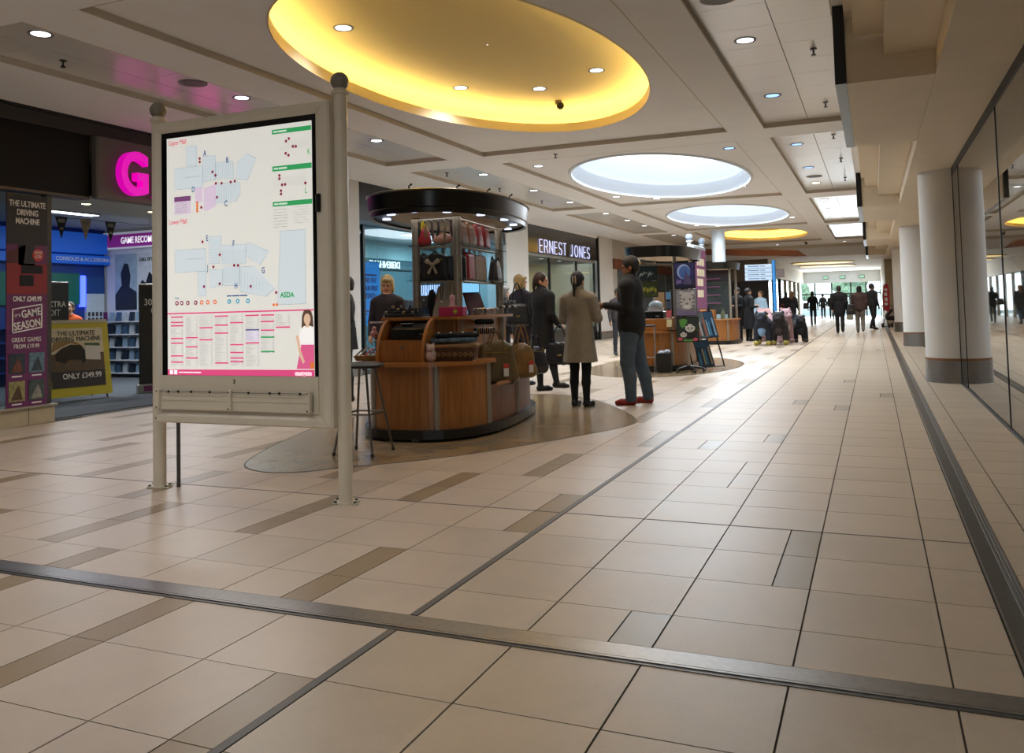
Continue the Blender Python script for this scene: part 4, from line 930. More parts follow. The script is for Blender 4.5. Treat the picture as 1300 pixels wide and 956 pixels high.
# free-standing round column by the third kiosk
p = thing('column', 'round white column rising behind the third kiosk', 'column', (-5.05, 31.0, 0)); MB().cyl(0,0,0.3,ZC,0.24,24).build('shaft', mat('bluish_white', '#c3cdd4', 0.5), p, True); MB().cyl(0,0,0,0.3,0.26,24).build('base_band', m_steel, p, True)
# ================================================================ MAP BOARD
m_cream = mat('cream_enamel', '#d3c8b4', 0.38, vary=0.04, scale=5, coat=0.2)
m_creamd = mat('cream_enamel_seam', '#3b352b', 0.6)
m_ball = mat('grey_ball', '#7d766a', 0.25)
def pin(col, es=0.62, name=None):
    es *= 1.08
    return mat(name or ('print_'+col.strip('#')), col, 0.5, emit=col, es=es)
bd = thing('map_board', 'large cream-framed back-lit mall map board on two posts with grey ball tops', 'map board', (-4.085, 4.74, 0))
# posts
for (x, y) in ((-0.868, 0.13), (0.805, 0.085)):
    p = MB().lathe([(0.047,0.012),(0.047,2.74),(0.060,2.745),(0.060,2.765),(0.047,2.772),(0.040,2.785)], 28, x, y).build('post', m_cream, bd, True)
    MB().sphere((x, y, 2.835), 0.062, 24).build('ball', m_ball, p, True)
    fl = MB().cyl(x, y, 0.0, 0.013, 0.062, 24); fl.build('flange', m_cream, p, True)
    for k in range(4):
        a = pi/4+k*pi/2+0.3; q = MB(); q.bbox(x+0.1*cos(a)-0.02, x+0.1*cos(a)+0.02, y+0.06*sin(a)-0.014, y+0.06*sin(a)+0.014, 0.0, 0.012, 0.003); q.build('foot_lug', mat('pale_lug', '#c9c4b4', 0.4), p)
        MB().cyl(x+0.1*cos(a), y+0.06*sin(a), 0.012, 0.022, 0.011, 6).build('bolt', m_steel_dk, p)
MB().cyl(-0.725, 0.17, 0.0, 0.56, 0.014, 14).build('cable_conduit', m_steel_dk, bd, True)
# frame: four mitred rails with a stepped profile
X0, X1, Z0, Z1b = -0.78, 0.775, 0.50, 2.695
IX0, IX1, IZ0, IZ1 = -0.716, 0.655, 0.84, 2.615
def rail(name, a, b_, c, d):   # outer two corners a,b ; inner two c,d  (x,z)
    r = []
    for (p, q) in ((a, d), (b_, c)):
        mid = ((p[0]*0.45+q[0]*0.55), (p[1]*0.45+q[1]*0.55))
        r.append([(p[0],0.12,p[1]),(p[0],0.0,p[1]),(p[0]*0.9+q[0]*0.1,-0.012,p[1]*0.9+q[1]*0.1),(mid[0],-0.012,mid[1]),(q[0],0.012,q[1]),(q[0],0.12,q[1])])
    MB().loft(r).build(name, m_cream, bd)
E_ = 0.0015
rail('frame_rail', (X0+E_,Z1b),(X1-E_,Z1b),(IX1-E_,IZ1),(IX0+E_,IZ1)); rail('frame_rail', (X1,Z1b-E_),(X1,Z0+E_),(IX1,IZ0-0.25+E_),(IX1,IZ1-E_)); rail('frame_rail', (X0,Z0+E_),(X0,Z1b-E_),(IX0,IZ1-E_),(IX0,IZ0-0.25+E_))
rail('frame_rail', (X1-E_,Z0),(X0+E_,Z0),(IX0+E_,IZ0-0.25),(IX1-E_,IZ0-0.25))
MB().box(X0+0.01, X1-0.01, 0.02, 0.125, Z0+0.01, Z1b-0.01).build('case', m_creamd, bd)
MB().box(IX0, IX1, 0.004, 0.06, IZ0-0.25, IZ0).build('lower_panel', m_cream, bd)
letters('2', 0.04, m_black, bd, (-0.05, 0.002, 0.80))
# leaflet tray
tr = MB(); tr.box(-0.735, 0.617, -0.022, -0.012, 0.60, 0.735); tray = tr.build('leaflet_tray', m_cream, bd)
for z in (0.665, 0.70): MB().box(-0.72, 0.60, -0.026, -0.022, z, z+0.006).build('tray_bead', m_cream, tray)
for x in (-0.735, -0.08, 0.585): MB().bbox(x, x+0.035, -0.045, -0.012, 0.60, 0.745, 0.004).build('tray_bracket', m_cream, tray); 
for x in (-0.72, -0.065, 0.60): 
    for z in (0.615, 0.73): MB().sphere((x, -0.046, z), 0.006, 8).build('tray_screw', m_black, tray)
MB().tube([(-0.70,-0.03,0.728),(0.585,-0.03,0.728)], 0.0022, 6).build('tray_wire', m_black, tray)
for x in (-0.62,-0.53,-0.41,-0.24,0.10,0.28,0.36,0.53): MB().bbox(x-0.006,x+0.006,-0.036,-0.024,0.72,0.736,0.002).build('wire_clip', m_black, tray)
MB().bbox(0.674, 0.708, -0.03, -0.008, 1.94, 2.065, 0.006).build('lock', m_black, bd)
for (x, z) in ((X0+0.02, 0.60), (X0+0.02,0.53)): MB().sphere((x,-0.012,z),0.006,8).build('screw', m_black, bd)
# screen
MB().box(IX0, IX1, 0.010, 0.05, IZ0, IZ1).build('black_border', mat('black_glass_border', '#060606', 0.15), bd)
ps = MB().box(-0.66, 0.625, 0.006, 0.010, 0.842, 2.572).build('map_sheet', pin('#dddcd5', 0.58), bd)
PY = 0.006
m_map = pin('#ced8dd', 0.57); m_mape = pin('#97a6b0', 0.52); m_pnk = pin('#d4487c', 0.62); m_grn = pin('#2f9a58', 0.6); m_lil = pin('#d6c3d8', 0.58); m_navy = pin('#3d5a8f', 0.5); m_mar = pin('#8e2f4a', 0.5); m_org = pin('#e0763c', 0.55); m_tea = pin('#2f98b4', 0.55); m_gry = pin('#a8a8a8', 0.5); m_ttl = pin('#c23c58', 0.55)
def outline(poly, e=0.006):
    cx = sum(p[0] for p in poly)/len(poly); cz = sum(p[1] for p in poly)/len(poly)
    return [(x+math.copysign(e,x-cx), z+math.copysign(e,z-cz)) for x, z in poly]
blocks = [[(-0.475,2.358),(-0.378,2.350),(-0.378,2.496),(-0.475,2.496)],[(-0.585,2.19),(-0.323,2.19),(-0.323,2.343),(-0.585,2.343)],[(-0.318,2.225),(-0.206,2.235),(-0.206,2.41),(-0.318,2.41)],[(-0.201,2.24),(-0.04,2.23),(-0.048,2.353),(-0.201,2.356)],[(-0.028,2.229),(0.079,2.207),(0.155,2.354),(0.071,2.396),(-0.005,2.339)],[(-0.202,2.065),(-0.029,2.066),(0.014,2.114),(0.015,2.195),(-0.202,2.205)],
 [(-0.584,1.584),(-0.301,1.586),(-0.301,1.745),(-0.584,1.745)],[(-0.268,1.636),(-0.175,1.634),(-0.157,1.828),(-0.268,1.828)],[(-0.151,1.63),(0.06,1.622),(0.06,1.757),(-0.151,1.76)],[(0.062,1.681),(0.177,1.609),(0.261,1.697),(0.074,1.774)],[(-0.264,1.463),(-0.15,1.477),(-0.15,1.588),(-0.264,1.593)],[(-0.142,1.477),(0.003,1.472),(0.003,1.607),(-0.142,1.612)],[(0.01,1.429),(0.226,1.389),(0.309,1.445),(0.135,1.60),(0.01,1.60)],[(0.33,1.329),(0.562,1.331),(0.562,1.832),(0.36,1.832)],[(-0.37,1.406),(-0.298,1.412),(-0.298,1.582),(-0.37,1.582)]]
for p in blocks:
    shape('map_block', m_mape, outline(p,0.0025), PY, ps, 0.0006); shape('map_unit', m_map, p, PY, ps, 0.0011)
for p in ([(-0.315,2.017),(-0.281,2.014),(-0.205,2.044),(-0.203,2.205),(-0.313,2.182)],[(-0.393,2.083),(-0.325,2.083),(-0.325,2.188),(-0.393,2.188)]): shape('lilac_unit', m_lil, p, PY, ps, 0.0013)
# unit divisions
dv = []
for k in range(9): dv.append((-0.195+0.022*k,-0.193+0.022*k,2.07+0.002*k,2.19)); dv.append((-0.195+0.018*k,-0.1935+0.018*k,2.25,2.345))
for k in range(11): dv.append((-0.145+0.0195*k,-0.1435+0.0195*k,1.635,1.72)); dv.append((-0.135+0.0135*k,-0.1335+0.0135*k,1.49,1.6))
for k in range(8): dv.append((0.02+0.026*k,0.0215+0.026*k,1.43,1.59-0.014*k)); dv.append((-0.262,-0.175,1.655+0.02*k,1.6565+0.02*k)); dv.append((-0.312,-0.215,2.24+0.02*k,2.2415+0.02*k))
o = rects('unit_lines', m_mape, dv, PY-0.0012, ps, 0.0006); o['kind'] = 'stuff'
def ptext(s_, size, m, x, z, w=0.85, bold=0.0, al='CENTER'): return letters(s_, size, m, ps, (x, PY-0.0022, z), (pi/2,0,0), 'map_lettering', align=al, depth=0.0004, width=w, bold=bold)
ptext('Upper Mall', 0.052, m_ttl, -0.64, 2.535, 0.72, 0, 'LEFT'); ptext('Lower Mall', 0.052, m_ttl, -0.64, 1.952, 0.72, 0, 'LEFT')
for ch, x, z in (('A',-0.3,2.431),('B',-0.096,2.364),('C',-0.111,2.055),('D',-0.409,2.177),('E',-0.285,1.817),('F',-0.046,1.767),('G',0.21,1.568),('H',-0.028,1.468),('J',-0.28,1.606)): ptext(ch, 0.058, m_navy, x, z, 0.7, 0.001)
for ch, x, z in (('K',0.604,2.358),('L',0.576,2.097)): ptext(ch, 0.062, m_grn, x, z, 0.65)
ptext('ASDA', 0.05, m_grn, 0.41, 1.393, 0.9, 0.0015); ptext('DEBENHAMS', 0.014, m_gry, -0.42, 2.27, 1.9); ptext('DEBENHAMS', 0.014, m_gry, -0.4, 1.675, 1.9)
for i_, (z0, z1, s_) in enumerate(((2.507,2.539,''),(2.248,2.284,''),(2.004,2.037,''))):
    shape('green_band', m_grn, [(0.297,z0),(0.624,z0),(0.624,z1),(0.297,z1)], PY, ps, 0.0011); rects('band_words', pin('#cfe0d0',0.6), [(0.31,0.345,(z0+z1)/2-0.006,(z0+z1)/2+0.006),(0.35,0.42,(z0+z1)/2-0.006,(z0+z1)/2+0.006)], PY-0.0012, ps, 0.0006)
shape('lilac_table', m_lil, [(-0.59,2.006),(-0.436,2.006),(-0.436,2.1),(-0.59,2.1)], PY, ps, 0.0011); shape('table_head', pin('#7c4a7c',0.5), [(-0.59,2.1),(-0.436,2.1),(-0.436,2.136),(-0.59,2.136)], PY, ps, 0.0011)
ln = []
for k in range(7): ln.append((-0.58,-0.47,2.015+0.012*k,2.018+0.012*k)); ln.append((0.30,0.42,1.86+0.02*k,1.864+0.02*k)); ln.append((0.47,0.60,1.88+0.018*k,1.883+0.018*k))
for k in range(5): ln.append((0.33+0.03*k,0.60,2.395+0.012*k,2.397+0.012*k)); ln.append((0.31,0.58,2.14+0.014*k,2.142+0.014*k))
o = rects('table_lines', m_gry, ln, PY-0.0012, ps, 0.0005); o['kind'] = 'stuff'
dots = [(-0.348,2.399),(-0.348,2.374),(-0.231,2.292),(-0.205,2.265),(-0.201,2.207),(-0.149,2.204),(-0.068,2.206),(-0.031,2.21),(-0.192,2.107),(-0.336,2.044),(0.415,2.45),(0.439,2.465),(0.472,2.408),(0.496,2.406),(0.411,2.366),(0.435,2.35),(0.356,2.217),(0.355,2.195),(0.378,2.151),(0.403,2.152),(0.368,2.111),(0.368,2.088),(0.572,2.148),(-0.328,1.795),(-0.171,1.695),(-0.23,1.611),(-0.043,1.614),(-0.009,1.612),(-0.174,1.489),(-0.316,1.474),(0.1,1.462),(0.318,1.413)]
for (x, z) in dots: disc('map_dot', m_mar, x, z, 0.0105, PY-0.001, ps, 0.0008, 12)
for (x, z) in ((-0.374,2.02),(-0.374,2.04),(-0.374,2.06),(-0.374,2.08),(0.296,1.329),(0.323,1.329)): disc('map_dot', m_org, x, z, 0.0105, PY-0.001, ps, 0.0008, 12)
for i_, x in enumerate((-0.57,-0.525,-0.468,-0.395,-0.34,-0.284,-0.219,-0.091,-0.016,0.074)): disc('key_dot', m_mar if i_ < 4 else (m_org if i_ < 7 else m_tea), x, 1.361, 0.0165, PY, ps, 0.001, 16); disc('key_symbol', pin('#eeeeee',0.6), x, 1.361, 0.007, PY-0.001, ps, 0.0008, 8)
ptext('Key', 0.024, m_navy, -0.585, 1.398, 0.9, 0, 'LEFT'); rects('key_heading', m_navy, [(-0.11,-0.07,1.396,1.405),(-0.065,0.0,1.396,1.405),(0.005,0.07,1.396,1.405)], PY-0.0005, ps, 0.0006)
shape('pink_line', m_pnk, [(-0.66,1.281),(0.625,1.283),(0.625,1.293),(-0.66,1.291)], PY, ps, 0.0011)
shape('pink_band', m_pnk, [(-0.66,0.842),(0.625,0.842),(0.625,0.886),(-0.66,0.882)], PY, ps, 0.0011)
ptext('eastgate', 0.046, pin('#f2eef0',0.7), 0.535, 0.862, 0.9, 0.001); rects('address_line', pin('#f2eef0',0.7), [(-0.555,-0.52,0.858,0.866),(-0.516,-0.42,0.858,0.866),(-0.416,-0.35,0.858,0.866)], PY-0.0012, ps, 0.0006)
for x in (-0.625,-0.585): rects('social_icon', pin('#f2eef0',0.7), [(x-0.015,x+0.015,0.848,0.878)], PY-0.0012, ps, 0.0006)
# directory columns
cols = [(-0.630,-0.513),(-0.490,-0.377),(-0.363,-0.242),(-0.222,-0.103),(-0.085,0.031),(0.050,0.169),(0.183,0.298),(0.311,0.430)]
heads = [[1.26,1.222,1.197,1.106,1.072,0.98,0.935],[1.11,1.045,0.965],[1.18,1.094],[1.26,1.196,1.14,0.93],[1.212,1.058,1.003,0.965,0.94],[1.26,1.07],[1.26,1.215,1.156],[1.175]]
ln = []; hd = []
for (a, b_), hs in zip(cols, heads):
    zend = 0.905 if b_ < 0.18 else (1.0 if b_ < 0.3 else 1.17)
    z = 1.262
    while z > zend:
        if all(abs(z-h) > 0.009 for h in hs): ln.append((a, a+(b_-a)*rr.uniform(0.35,0.75), z-0.0022, z)); ln.append((b_-0.018, b_, z-0.0022, z))
        z -= 0.0092
    for h in hs: hd.append((a, b_, h-0.005, h+0.005))
o = rects('directory_lines', pin('#9c9ca4',0.5), ln, PY, ps, 0.0006); o['kind'] = 'stuff'
for h in hd: rects('directory_heading', m_pnk, [h], PY, ps, 0.001)
for z in (1.108, 1.01): rects('directory_heading', m_grn, [(0.183,0.298,z-0.005,z+0.005)], PY, ps, 0.001)
rects('directory_heading', pin('#5d5490',0.5), [(0.05,0.169,1.155,1.165)], PY, ps, 0.001); shape('lilac_field', pin('#dcd6e6',0.58), [(0.05,1.08),(0.169,1.08),(0.169,1.153),(0.05,1.153)], PY-0.0, ps, 0.0004)
# printed woman in white top and pink skirt at the right edge
m_skin_p = pin('#d8b49a',0.58)
shape('printed_skirt', pin('#d65d8a',0.58), [(0.48,0.892),(0.625,0.892),(0.625,1.06),(0.522,1.06)], PY, ps, 0.0012); shape('printed_top', pin('#f0eeec',0.6), [(0.505,1.10),(0.522,1.055),(0.625,1.055),(0.625,1.175),(0.545,1.175),(0.515,1.155)], PY, ps, 0.0014)
shape('printed_arm', m_skin_p, [(0.474,1.115),(0.5,1.12),(0.515,1.02),(0.548,0.94),(0.535,0.925),(0.505,0.98),(0.49,1.05)], PY, ps, 0.0016); shape('printed_hair', pin('#5d4438',0.5), [(0.525,1.165),(0.53,1.25),(0.545,1.283),(0.575,1.291),(0.605,1.28),(0.617,1.24),(0.622,1.165),(0.60,1.18),(0.545,1.18)], PY, ps, 0.0014)
disc('printed_face', m_skin_p, 0.572, 1.225, 0.027, PY-0.0014, ps, 0.0008, 16, 1.45); shape('printed_neck', m_skin_p, [(0.56,1.17),(0.588,1.17),(0.585,1.2),(0.562,1.2)], PY-0.0014, ps, 0.0005); shape('printed_bag', m_org, [(0.59,0.893),(0.625,0.893),(0.625,0.94),(0.595,0.94)], PY-0.0012, ps, 0.0008)
lamp('tube_light', 'AREA', (0, -0.03, 1.7), 9.0, (1,0.98,0.95), bd, 1.1, rot=(-pi/2,0,0), shape='RECTANGLE', size_y=1.6)

# second map board, seen along its edge beyond the second kiosk
b2 = thing('map_board', 'purple poster board on two ball-topped white posts seen obliquely behind the print kiosk', 'map board', (-3.95, 21.4, 0), FACE_X)
for x in (-0.82, 0.82):
    p = MB().lathe([(0.05,0.0),(0.05,2.74),(0.07,2.745),(0.07,2.78),(0.045,2.79)], 20, x, 0.1).build('post', mat('white_enamel', '#b9bfc4', 0.35), b2, True); MB().sphere((x,0.1,2.86),0.085,18).build('ball', mat('blue_grey_ball', '#8b9bab', 0.25), p, True)
MB().bbox(-0.78,0.78,0.0,0.13,0.5,2.68,0.01).build('frame', mat('white_enamel'), b2); MB().box(-0.70,0.70,-0.012,0.0,0.6,2.6).build('poster', mat('purple_poster', '#6d2a5c', 0.5, emit='#6d2a5c', es=0.25), b2)
for k, (a, b_, z) in enumerate(((-0.5,0.45,2.28),(-0.5,0.55,2.02),(-0.5,0.3,1.78),(-0.5,0.3,1.5))): rects('cream_words', mat('cream_print', '#d8cfae', 0.5, emit='#d8cfae', es=0.25), [(a+0.2*q,min(b_,a+0.2*q+0.15),z-0.09,z+0.09) for q in range(5) if a+0.2*q < b_-0.02], -0.012, b2)
rects('orange_words', mat('orange_print', '#d8913c', 0.5, emit='#d8913c', es=0.3), [(-0.3+0.2*q,-0.15+0.2*q,z,z+0.1) for q in range(4) for z in (1.02,0.86)], -0.012, b2)
# ================================================================ KIOSKS
m_wood = wood_mat('cherry_veneer', '#83501f', '#a0662e', 0.32)
m_woodh = wood_mat('cherry_worktop', '#8f5826', '#ab7038', 0.3, True)
m_alup = mat('pole_aluminium', '#8f8577', 0.35, 0.35)
m_kblack = mat('kiosk_black', '#14110e', 0.28)
m_kin = mat('canopy_ceiling', '#b5a78d', 0.6)
m_kglass = glass('shelf_glass', '#dfe9e6', 1.0, body=0.08, bodycol='#9aa5a2')
def se_pts(a, b_, n, seg=56): return superell(0, 0, a, b_, n, seg)
k1 = thing('kiosk', 'oval wooden accessories kiosk with black canopy hung with handbags', 'kiosk', (-4.37, 8.65, 0), 0.14)
A_, B_, N_ = 0.70, 1.44, 2.8
MB().prism(se_pts(A_+0.06, B_+0.06, N_), 0.03, 0.115).build('plinth', m_kblack, k1)
for k in range(6):
    a = -2.6+0.55*k; MB().bbox((A_-0.05)*cos(a)-0.04,(A_-0.05)*cos(a)+0.04,(B_-0.05)*sin(a)-0.04,(B_-0.05)*sin(a)+0.04,0,0.035,0.005).build('castor', m_steel, k1)
# body wall as separate curved veneer panels
P = se_pts(A_, B_, N_, 72); PI_ = se_pts(A_-0.03, B_-0.03, N_, 72)
def wall_panel(i0, i1, z0, z1, m, name, out=0.0):
    r = []
    for i in range(i0, i1+1):
        p = P[i % 72]; q = PI_[i % 72]; nx, ny = (p[0]-q[0])/0.03, (p[1]-q[1])/0.03
        r.append([(p[0]+nx*out,p[1]+ny*out,z0),(p[0]+nx*out,p[1]+ny*out,z1),(q[0],q[1],z1),(q[0],q[1],z0)])
    return MB().loft(r).build(name, m, k1)
cuts = [0, 14, 26, 38, 48, 57, 66, 72]
tops = [0.49, 0.72, 0.72, 0.72, 0.72, 0.72, 0.49]
for c in range(7): 
    wall_panel(cuts[c], cuts[c+1], 0.115, tops[c], m_wood if c not in (6,0) else wood_mat('red_oak_slats', '#6b3d24', '#7e4c2e', 0.4), 'body_panel')
for c in cuts[:-1]:
    p = P[c % 72]; MB().cyl(p[0], p[1], 0.1, 0.73 if c not in (0,) else 0.50, 0.028, 14).build('body_post', m_alup, k1, True)
# worktop over the near and left part, low shelf on the right
MB().prism([p for p in se_pts(A_+0.05, B_+0.05, N_, 72) if p[1] < -0.80 or p[0] < -0.1], 0.72, 0.757).build('worktop', m_woodh, k1)
MB().prism([p for p in se_pts(A_+0.10, B_+0.0, N_, 72) if p[0] > 0.25 and -0.95 < p[1] < 1.1] + [(0.25,1.1),(0.25,-0.95)], 0.49, 0.522).build('low_shelf', m_woodh, k1)
MB().box(0.28, 0.31, -0.85, 1.0, 0.522, 1.165).build('inner_panel', m_wood, k1)
MB().prism([(-0.45,-1.05),(0.36,-1.0),(0.42,-0.8),(0.42,0.95),(0.2,1.2),(-0.3,1.2),(-0.45,0.9)], 1.165, 1.195).build('upper_shelf', m_woodh, k1)
MB().box(-0.40, 0.30, -0.92, -0.90, 0.757, 1.165).build('inner_panel', m_wood, k1)
# drawer unit with arched sides at the near end
for x in (-0.38, 0.10):
    prof = [(-1.33,0.757)]
    for i in range(13):
        a = pi - pi/2*i/12; prof.append((-0.93+0.40*cos(a), 0.79+0.405*sin(a)))
    prof.append((-0.90,1.165)); prof.append((-0.90,0.757))
    MB().prism_x(prof, x-0.016, x+0.016).build('arch_panel', m_woodh, k1)
dw = MB().box(-0.36, 0.08, -1.30, -1.275, 0.76, 0.965).build('drawer_front', m_wood, k1)
MB().lathe([(0.016,-0.003),(0.016,0.0),(0.006,0.002)], 14, -0.12, -1.303, 0.905, 'y').build('keyhole', m_steel, dw)
MB().box(-0.36, 0.08, -1.28, -0.92, 0.955, 0.97).build('drawer_top', m_wood, k1)
# poles, glass shelves
wp = [(-4.48,7.97),(-3.99,7.97),(-4.17,9.45),(-4.78,9.45)]
kM = Matrix.Rotation(-0.14, 4, 'Z')
def kl(x, y, z=0): v = kM @ Vector((x+4.37, y-8.65, z)); return (v.x, v.y)
poles = [kl(*p) for p in wp]
for (x, y) in poles:
    MB().cyl(x, y, 0.757 if y < -0.3 else 0.52, 2.26, 0.045, 18).build('pole', m_alup, k1, True)
cxp = sum(p[0] for p in poles)/4; cyp = sum(p[1] for p in poles)/4
for z in (1.575, 1.945): MB().prism([(cxp+(x-cxp)*1.12+math.copysign(0.05,x-cxp), cyp+(y-cyp)*1.06) for x, y in poles], z, z+0.012).build('glass_shelf', m_kglass, k1)
for z in (1.56, 1.93):
    MB().tube([(poles[0][0],poles[0][1],z),(poles[1][0],poles[1][1],z)],0.012).build('shelf_bar', m_alup, k1); MB().tube([(poles[1][0],poles[1][1],z),(poles[2][0],poles[2][1],z)],0.012).build('shelf_bar', m_alup, k1)
MB().tube([(poles[0][0],poles[0][1],2.22),(poles[1][0],poles[1][1],2.22)],0.012).build('hanging_bar', m_steel, k1); MB().tube([(poles[1][0],poles[1][1],2.22),(poles[2][0],poles[2][1],2.22)],0.012).build('hanging_bar', m_steel, k1)
# canopy
CA, CB = 0.73, 1.38
R = lambda g, z: [(x,y,z) for x,y in se_pts(CA+g, CB+g, 2.5, 64)]
MB().loft([R(-0.03,2.235),R(0.0,2.225),R(0.0,2.275),R(0.02,2.285),R(0.03,2.435),R(0.045,2.45),R(0.0,2.465),R(-0.06,2.435)], caps=False).build('canopy_fascia', m_kblack, k1, True)
MB().prism(se_pts(CA-0.02, CB-0.02, 2.5, 64), 2.255, 2.275).build('canopy_board', m_kblack, k1)
MB().prism(se_pts(CA-0.22, CB-0.22, 2.5, 64), 2.247, 2.255).build('canopy_ceiling', m_kin, k1)
for k in range(8):
    a = -2.55+0.5*k; x, y = (CA-0.11)*cos(a), (CB-0.11)*sin(a)
    MB().cyl(x, y, 2.241, 2.256, 0.045, 18).build('canopy_spot', glow('spot_cool', '#cfdcff', 2.0), k1)
lamp('canopy_lamp', 'AREA', (0,0,2.235), 6, (1,0.95,0.88), k1, 0.8, shape='RECTANGLE', size_y=1.8)
for a in (-1.55,-0.95,-0.55,-0.15): 
    x, y = CA*cos(a), CB*sin(a); MB().tube([(x,y,2.455),(x,y,2.49),(x+0.03,y-0.02,2.5)],0.008,6).build('canopy_hook', m_kblack, k1); MB().sphere((x+0.03,y-0.02,2.5),0.013,8).build('hook_knob', m_kblack, k1)

# ---------------------------------------------------------------- handbags
def handbag(loc, rz, w, h, d, col, label, style='tote', tagcol=None, hang=False, grp='handbags on the kiosk', rough=0.4, strap=0.16):
    t = thing('handbag', label, 'handbag', loc, rz, grp)
    m = mat('leather_'+col.strip('#'), col, rough, vary=0.15, scale=20, bump=0.1)
    b = Body()
    if style == 'tote':
        for i in range(5):
            x = -w/2+0.03+(w-0.06)*i/4; f = 0.9 if i in (0,4) else 1.0
            b.cap((x,0,0.03),(x*0.82,0,h*f),d/2,d/3.2,0,0.03)
    elif style == 'dome':
        b.ell((0,0,h*0.5),(w/2,d/2,h*0.5)); b.cap((-w/2+0.05,0,0.05),(w/2-0.05,0,0.05),d/2,d/2,0,0.05)
    else:
        for i in range(5):
            x = -w/2+0.02+(w-0.04)*i/4; b.cap((x,0,0.02),(x,0,h-0.01),d/2,d/2.2,0,0.01)
    b.build('body', m, 0.014, t)
    for y in (-d*0.28, d*0.28):
        pts = [(-w*0.24+w*0.48*i/10, y*(1 if not hang else 0.6), h*0.86+strap*sin(pi*i/10)) for i in range(11)]
        MB().tube(pts, 0.009 if style != 'box' else 0.007, 6).build('handle', m, t, True)
    MB().box(-w*0.3,w*0.3,-d*0.42,-d*0.40,h*0.78,h*0.80).build('zip', mat('zip_brass', '#a58a4a', 0.3, 0.8), t)
    for x in (-w*0.24, w*0.24): MB().lathe([(0.008,-0.003),(0.013,0),(0.008,0.003),(0.008,-0.003)],10,x,-d*0.34,h*0.88,'y').build('ring', mat('zip_brass'), t)
    if tagcol:
        q = MB().box(w*0.12,w*0.12+0.055,-d*0.62,-d*0.60,h*0.1,h*0.1+0.13).build('price_tag', mat('tag_white', '#ccc4ba', 0.6), t); MB().box(w*0.12,w*0.12+0.055,-d*0.63,-d*0.62,h*0.1+0.085,h*0.1+0.13).build('tag_red', mat('tag_red', '#b8332a', 0.6), q)
    return t
handbag((-3.66, 8.16, 0.523), 0.75, 0.38, 0.36, 0.17, '#5b4a2c', 'large olive bronze handbag with red price tag on the low kiosk shelf', 'tote', True, strap=0.2)
handbag((-3.58, 8.66, 0.523), 0.9, 0.32, 0.36, 0.16, '#7d5a2c', 'tan leather handbag beside the olive one on the low kiosk shelf', 'dome', True, strap=0.24)
handbag((-3.60, 9.12, 0.523), 1.1, 0.32, 0.30, 0.15, '#26222a', 'black handbag with silver chain at the end of the low kiosk shelf', 'dome', None)
# hanging and standing on the shelves
handbag((-4.39, 7.99, 1.958), 0.1, 0.14, 0.15, 0.08, '#9c1c26', 'small red handbag with yellow handle on the upper front glass shelf', 'tote', None, strap=0.12)
ob = [c for c in bpy.data.objects if c.parent and c.parent.get('label','').startswith('small red handbag') and c.name.startswith('handle')]
for c in ob: c.data = c.data.copy(); c.data.materials[0] = mat('yellow_strap', '#c9b41c', 0.5)
handbag((-4.18, 8.0, 1.958), 0.1, 0.20, 0.11, 0.09, '#b58474', 'pink rounded purse on the upper front glass shelf', 'dome', None, strap=0.02)
handbag((-4.28, 8.03, 1.588), 0.15, 0.30, 0.24, 0.12, '#1c1819', 'black handbag with a beige bow on the lower front glass shelf', 'tote', None, strap=0.08)
bw = thing('bow', 'beige ribbon bow tied on the black bag in the kiosk front', 'bow', (-4.28, 7.955, 1.74), 0.15)
for s_ in (-1,1):
    b = Body(); b.cap((0,0,0),(0.06*s_,0,0.04),0.012,0.028,0,0.01,(1,0.5,1)).cap((0,0,0),(0.04*s_,0,-0.08),0.01,0.02,0,0.01,(1,0.5,1)); b.build('loop', mat('ribbon_beige', '#a08f78', 0.7), 0.008, bw)
MB().sphere((0,-0.005,0),0.02,10).build('knot', mat('ribbon_beige'), bw, True)
side = FACE_X + 0.12
for i, (y, z, w, h, col, lab, st) in enumerate([(8.22,1.958,0.26,0.24,'#6e3f1a','tan brown handbag hanging nearest the front pole, upper shelf','tote'),(8.48,1.958,0.28,0.24,'#7a471c','brown suede handbag with orange price tag on the upper side shelf','tote'),(8.76,1.958,0.22,0.25,'#8a2228','dark red tasselled handbag on the upper side shelf','tote'),(9.02,1.958,0.22,0.28,'#8c1d22','red handbag at the far end of the upper side shelf','tote'),
    (8.16,1.588,0.2,0.24,'#1d1c1a','black handbag nearest the front pole, lower side shelf','tote'),(8.42,1.588,0.2,0.26,'#a0202c','bright red handbag on the lower side shelf','box'),(8.78,1.588,0.36,0.25,'#b09a8c','cream quilted handbag on the lower side shelf','box')]):
    x = -4.05-0.12*(y-8.0)
    handbag((x, y, z), side, w, h, 0.12, col, lab, st, i in (1,), strap=0.12)
handbag((-4.47, 8.12, 1.588), 0.2, 0.18, 0.22, 0.1, '#231d1c', 'small dark brown handbag left of the black bag with bow', 'tote', None, strap=0.1)
handbag((-4.08, 8.10, 1.588), 0.5, 0.18, 0.22, 0.1, '#121114', 'small black handbag right of the black bag with bow', 'box', None, strap=0.1)
handbag((-4.12, 9.22, 1.588), FACE_X+0.12, 0.24, 0.22, 0.12, '#3a2a2c', 'dark maroon handbag at the far end of the lower side shelf', 'tote', None, strap=0.1)
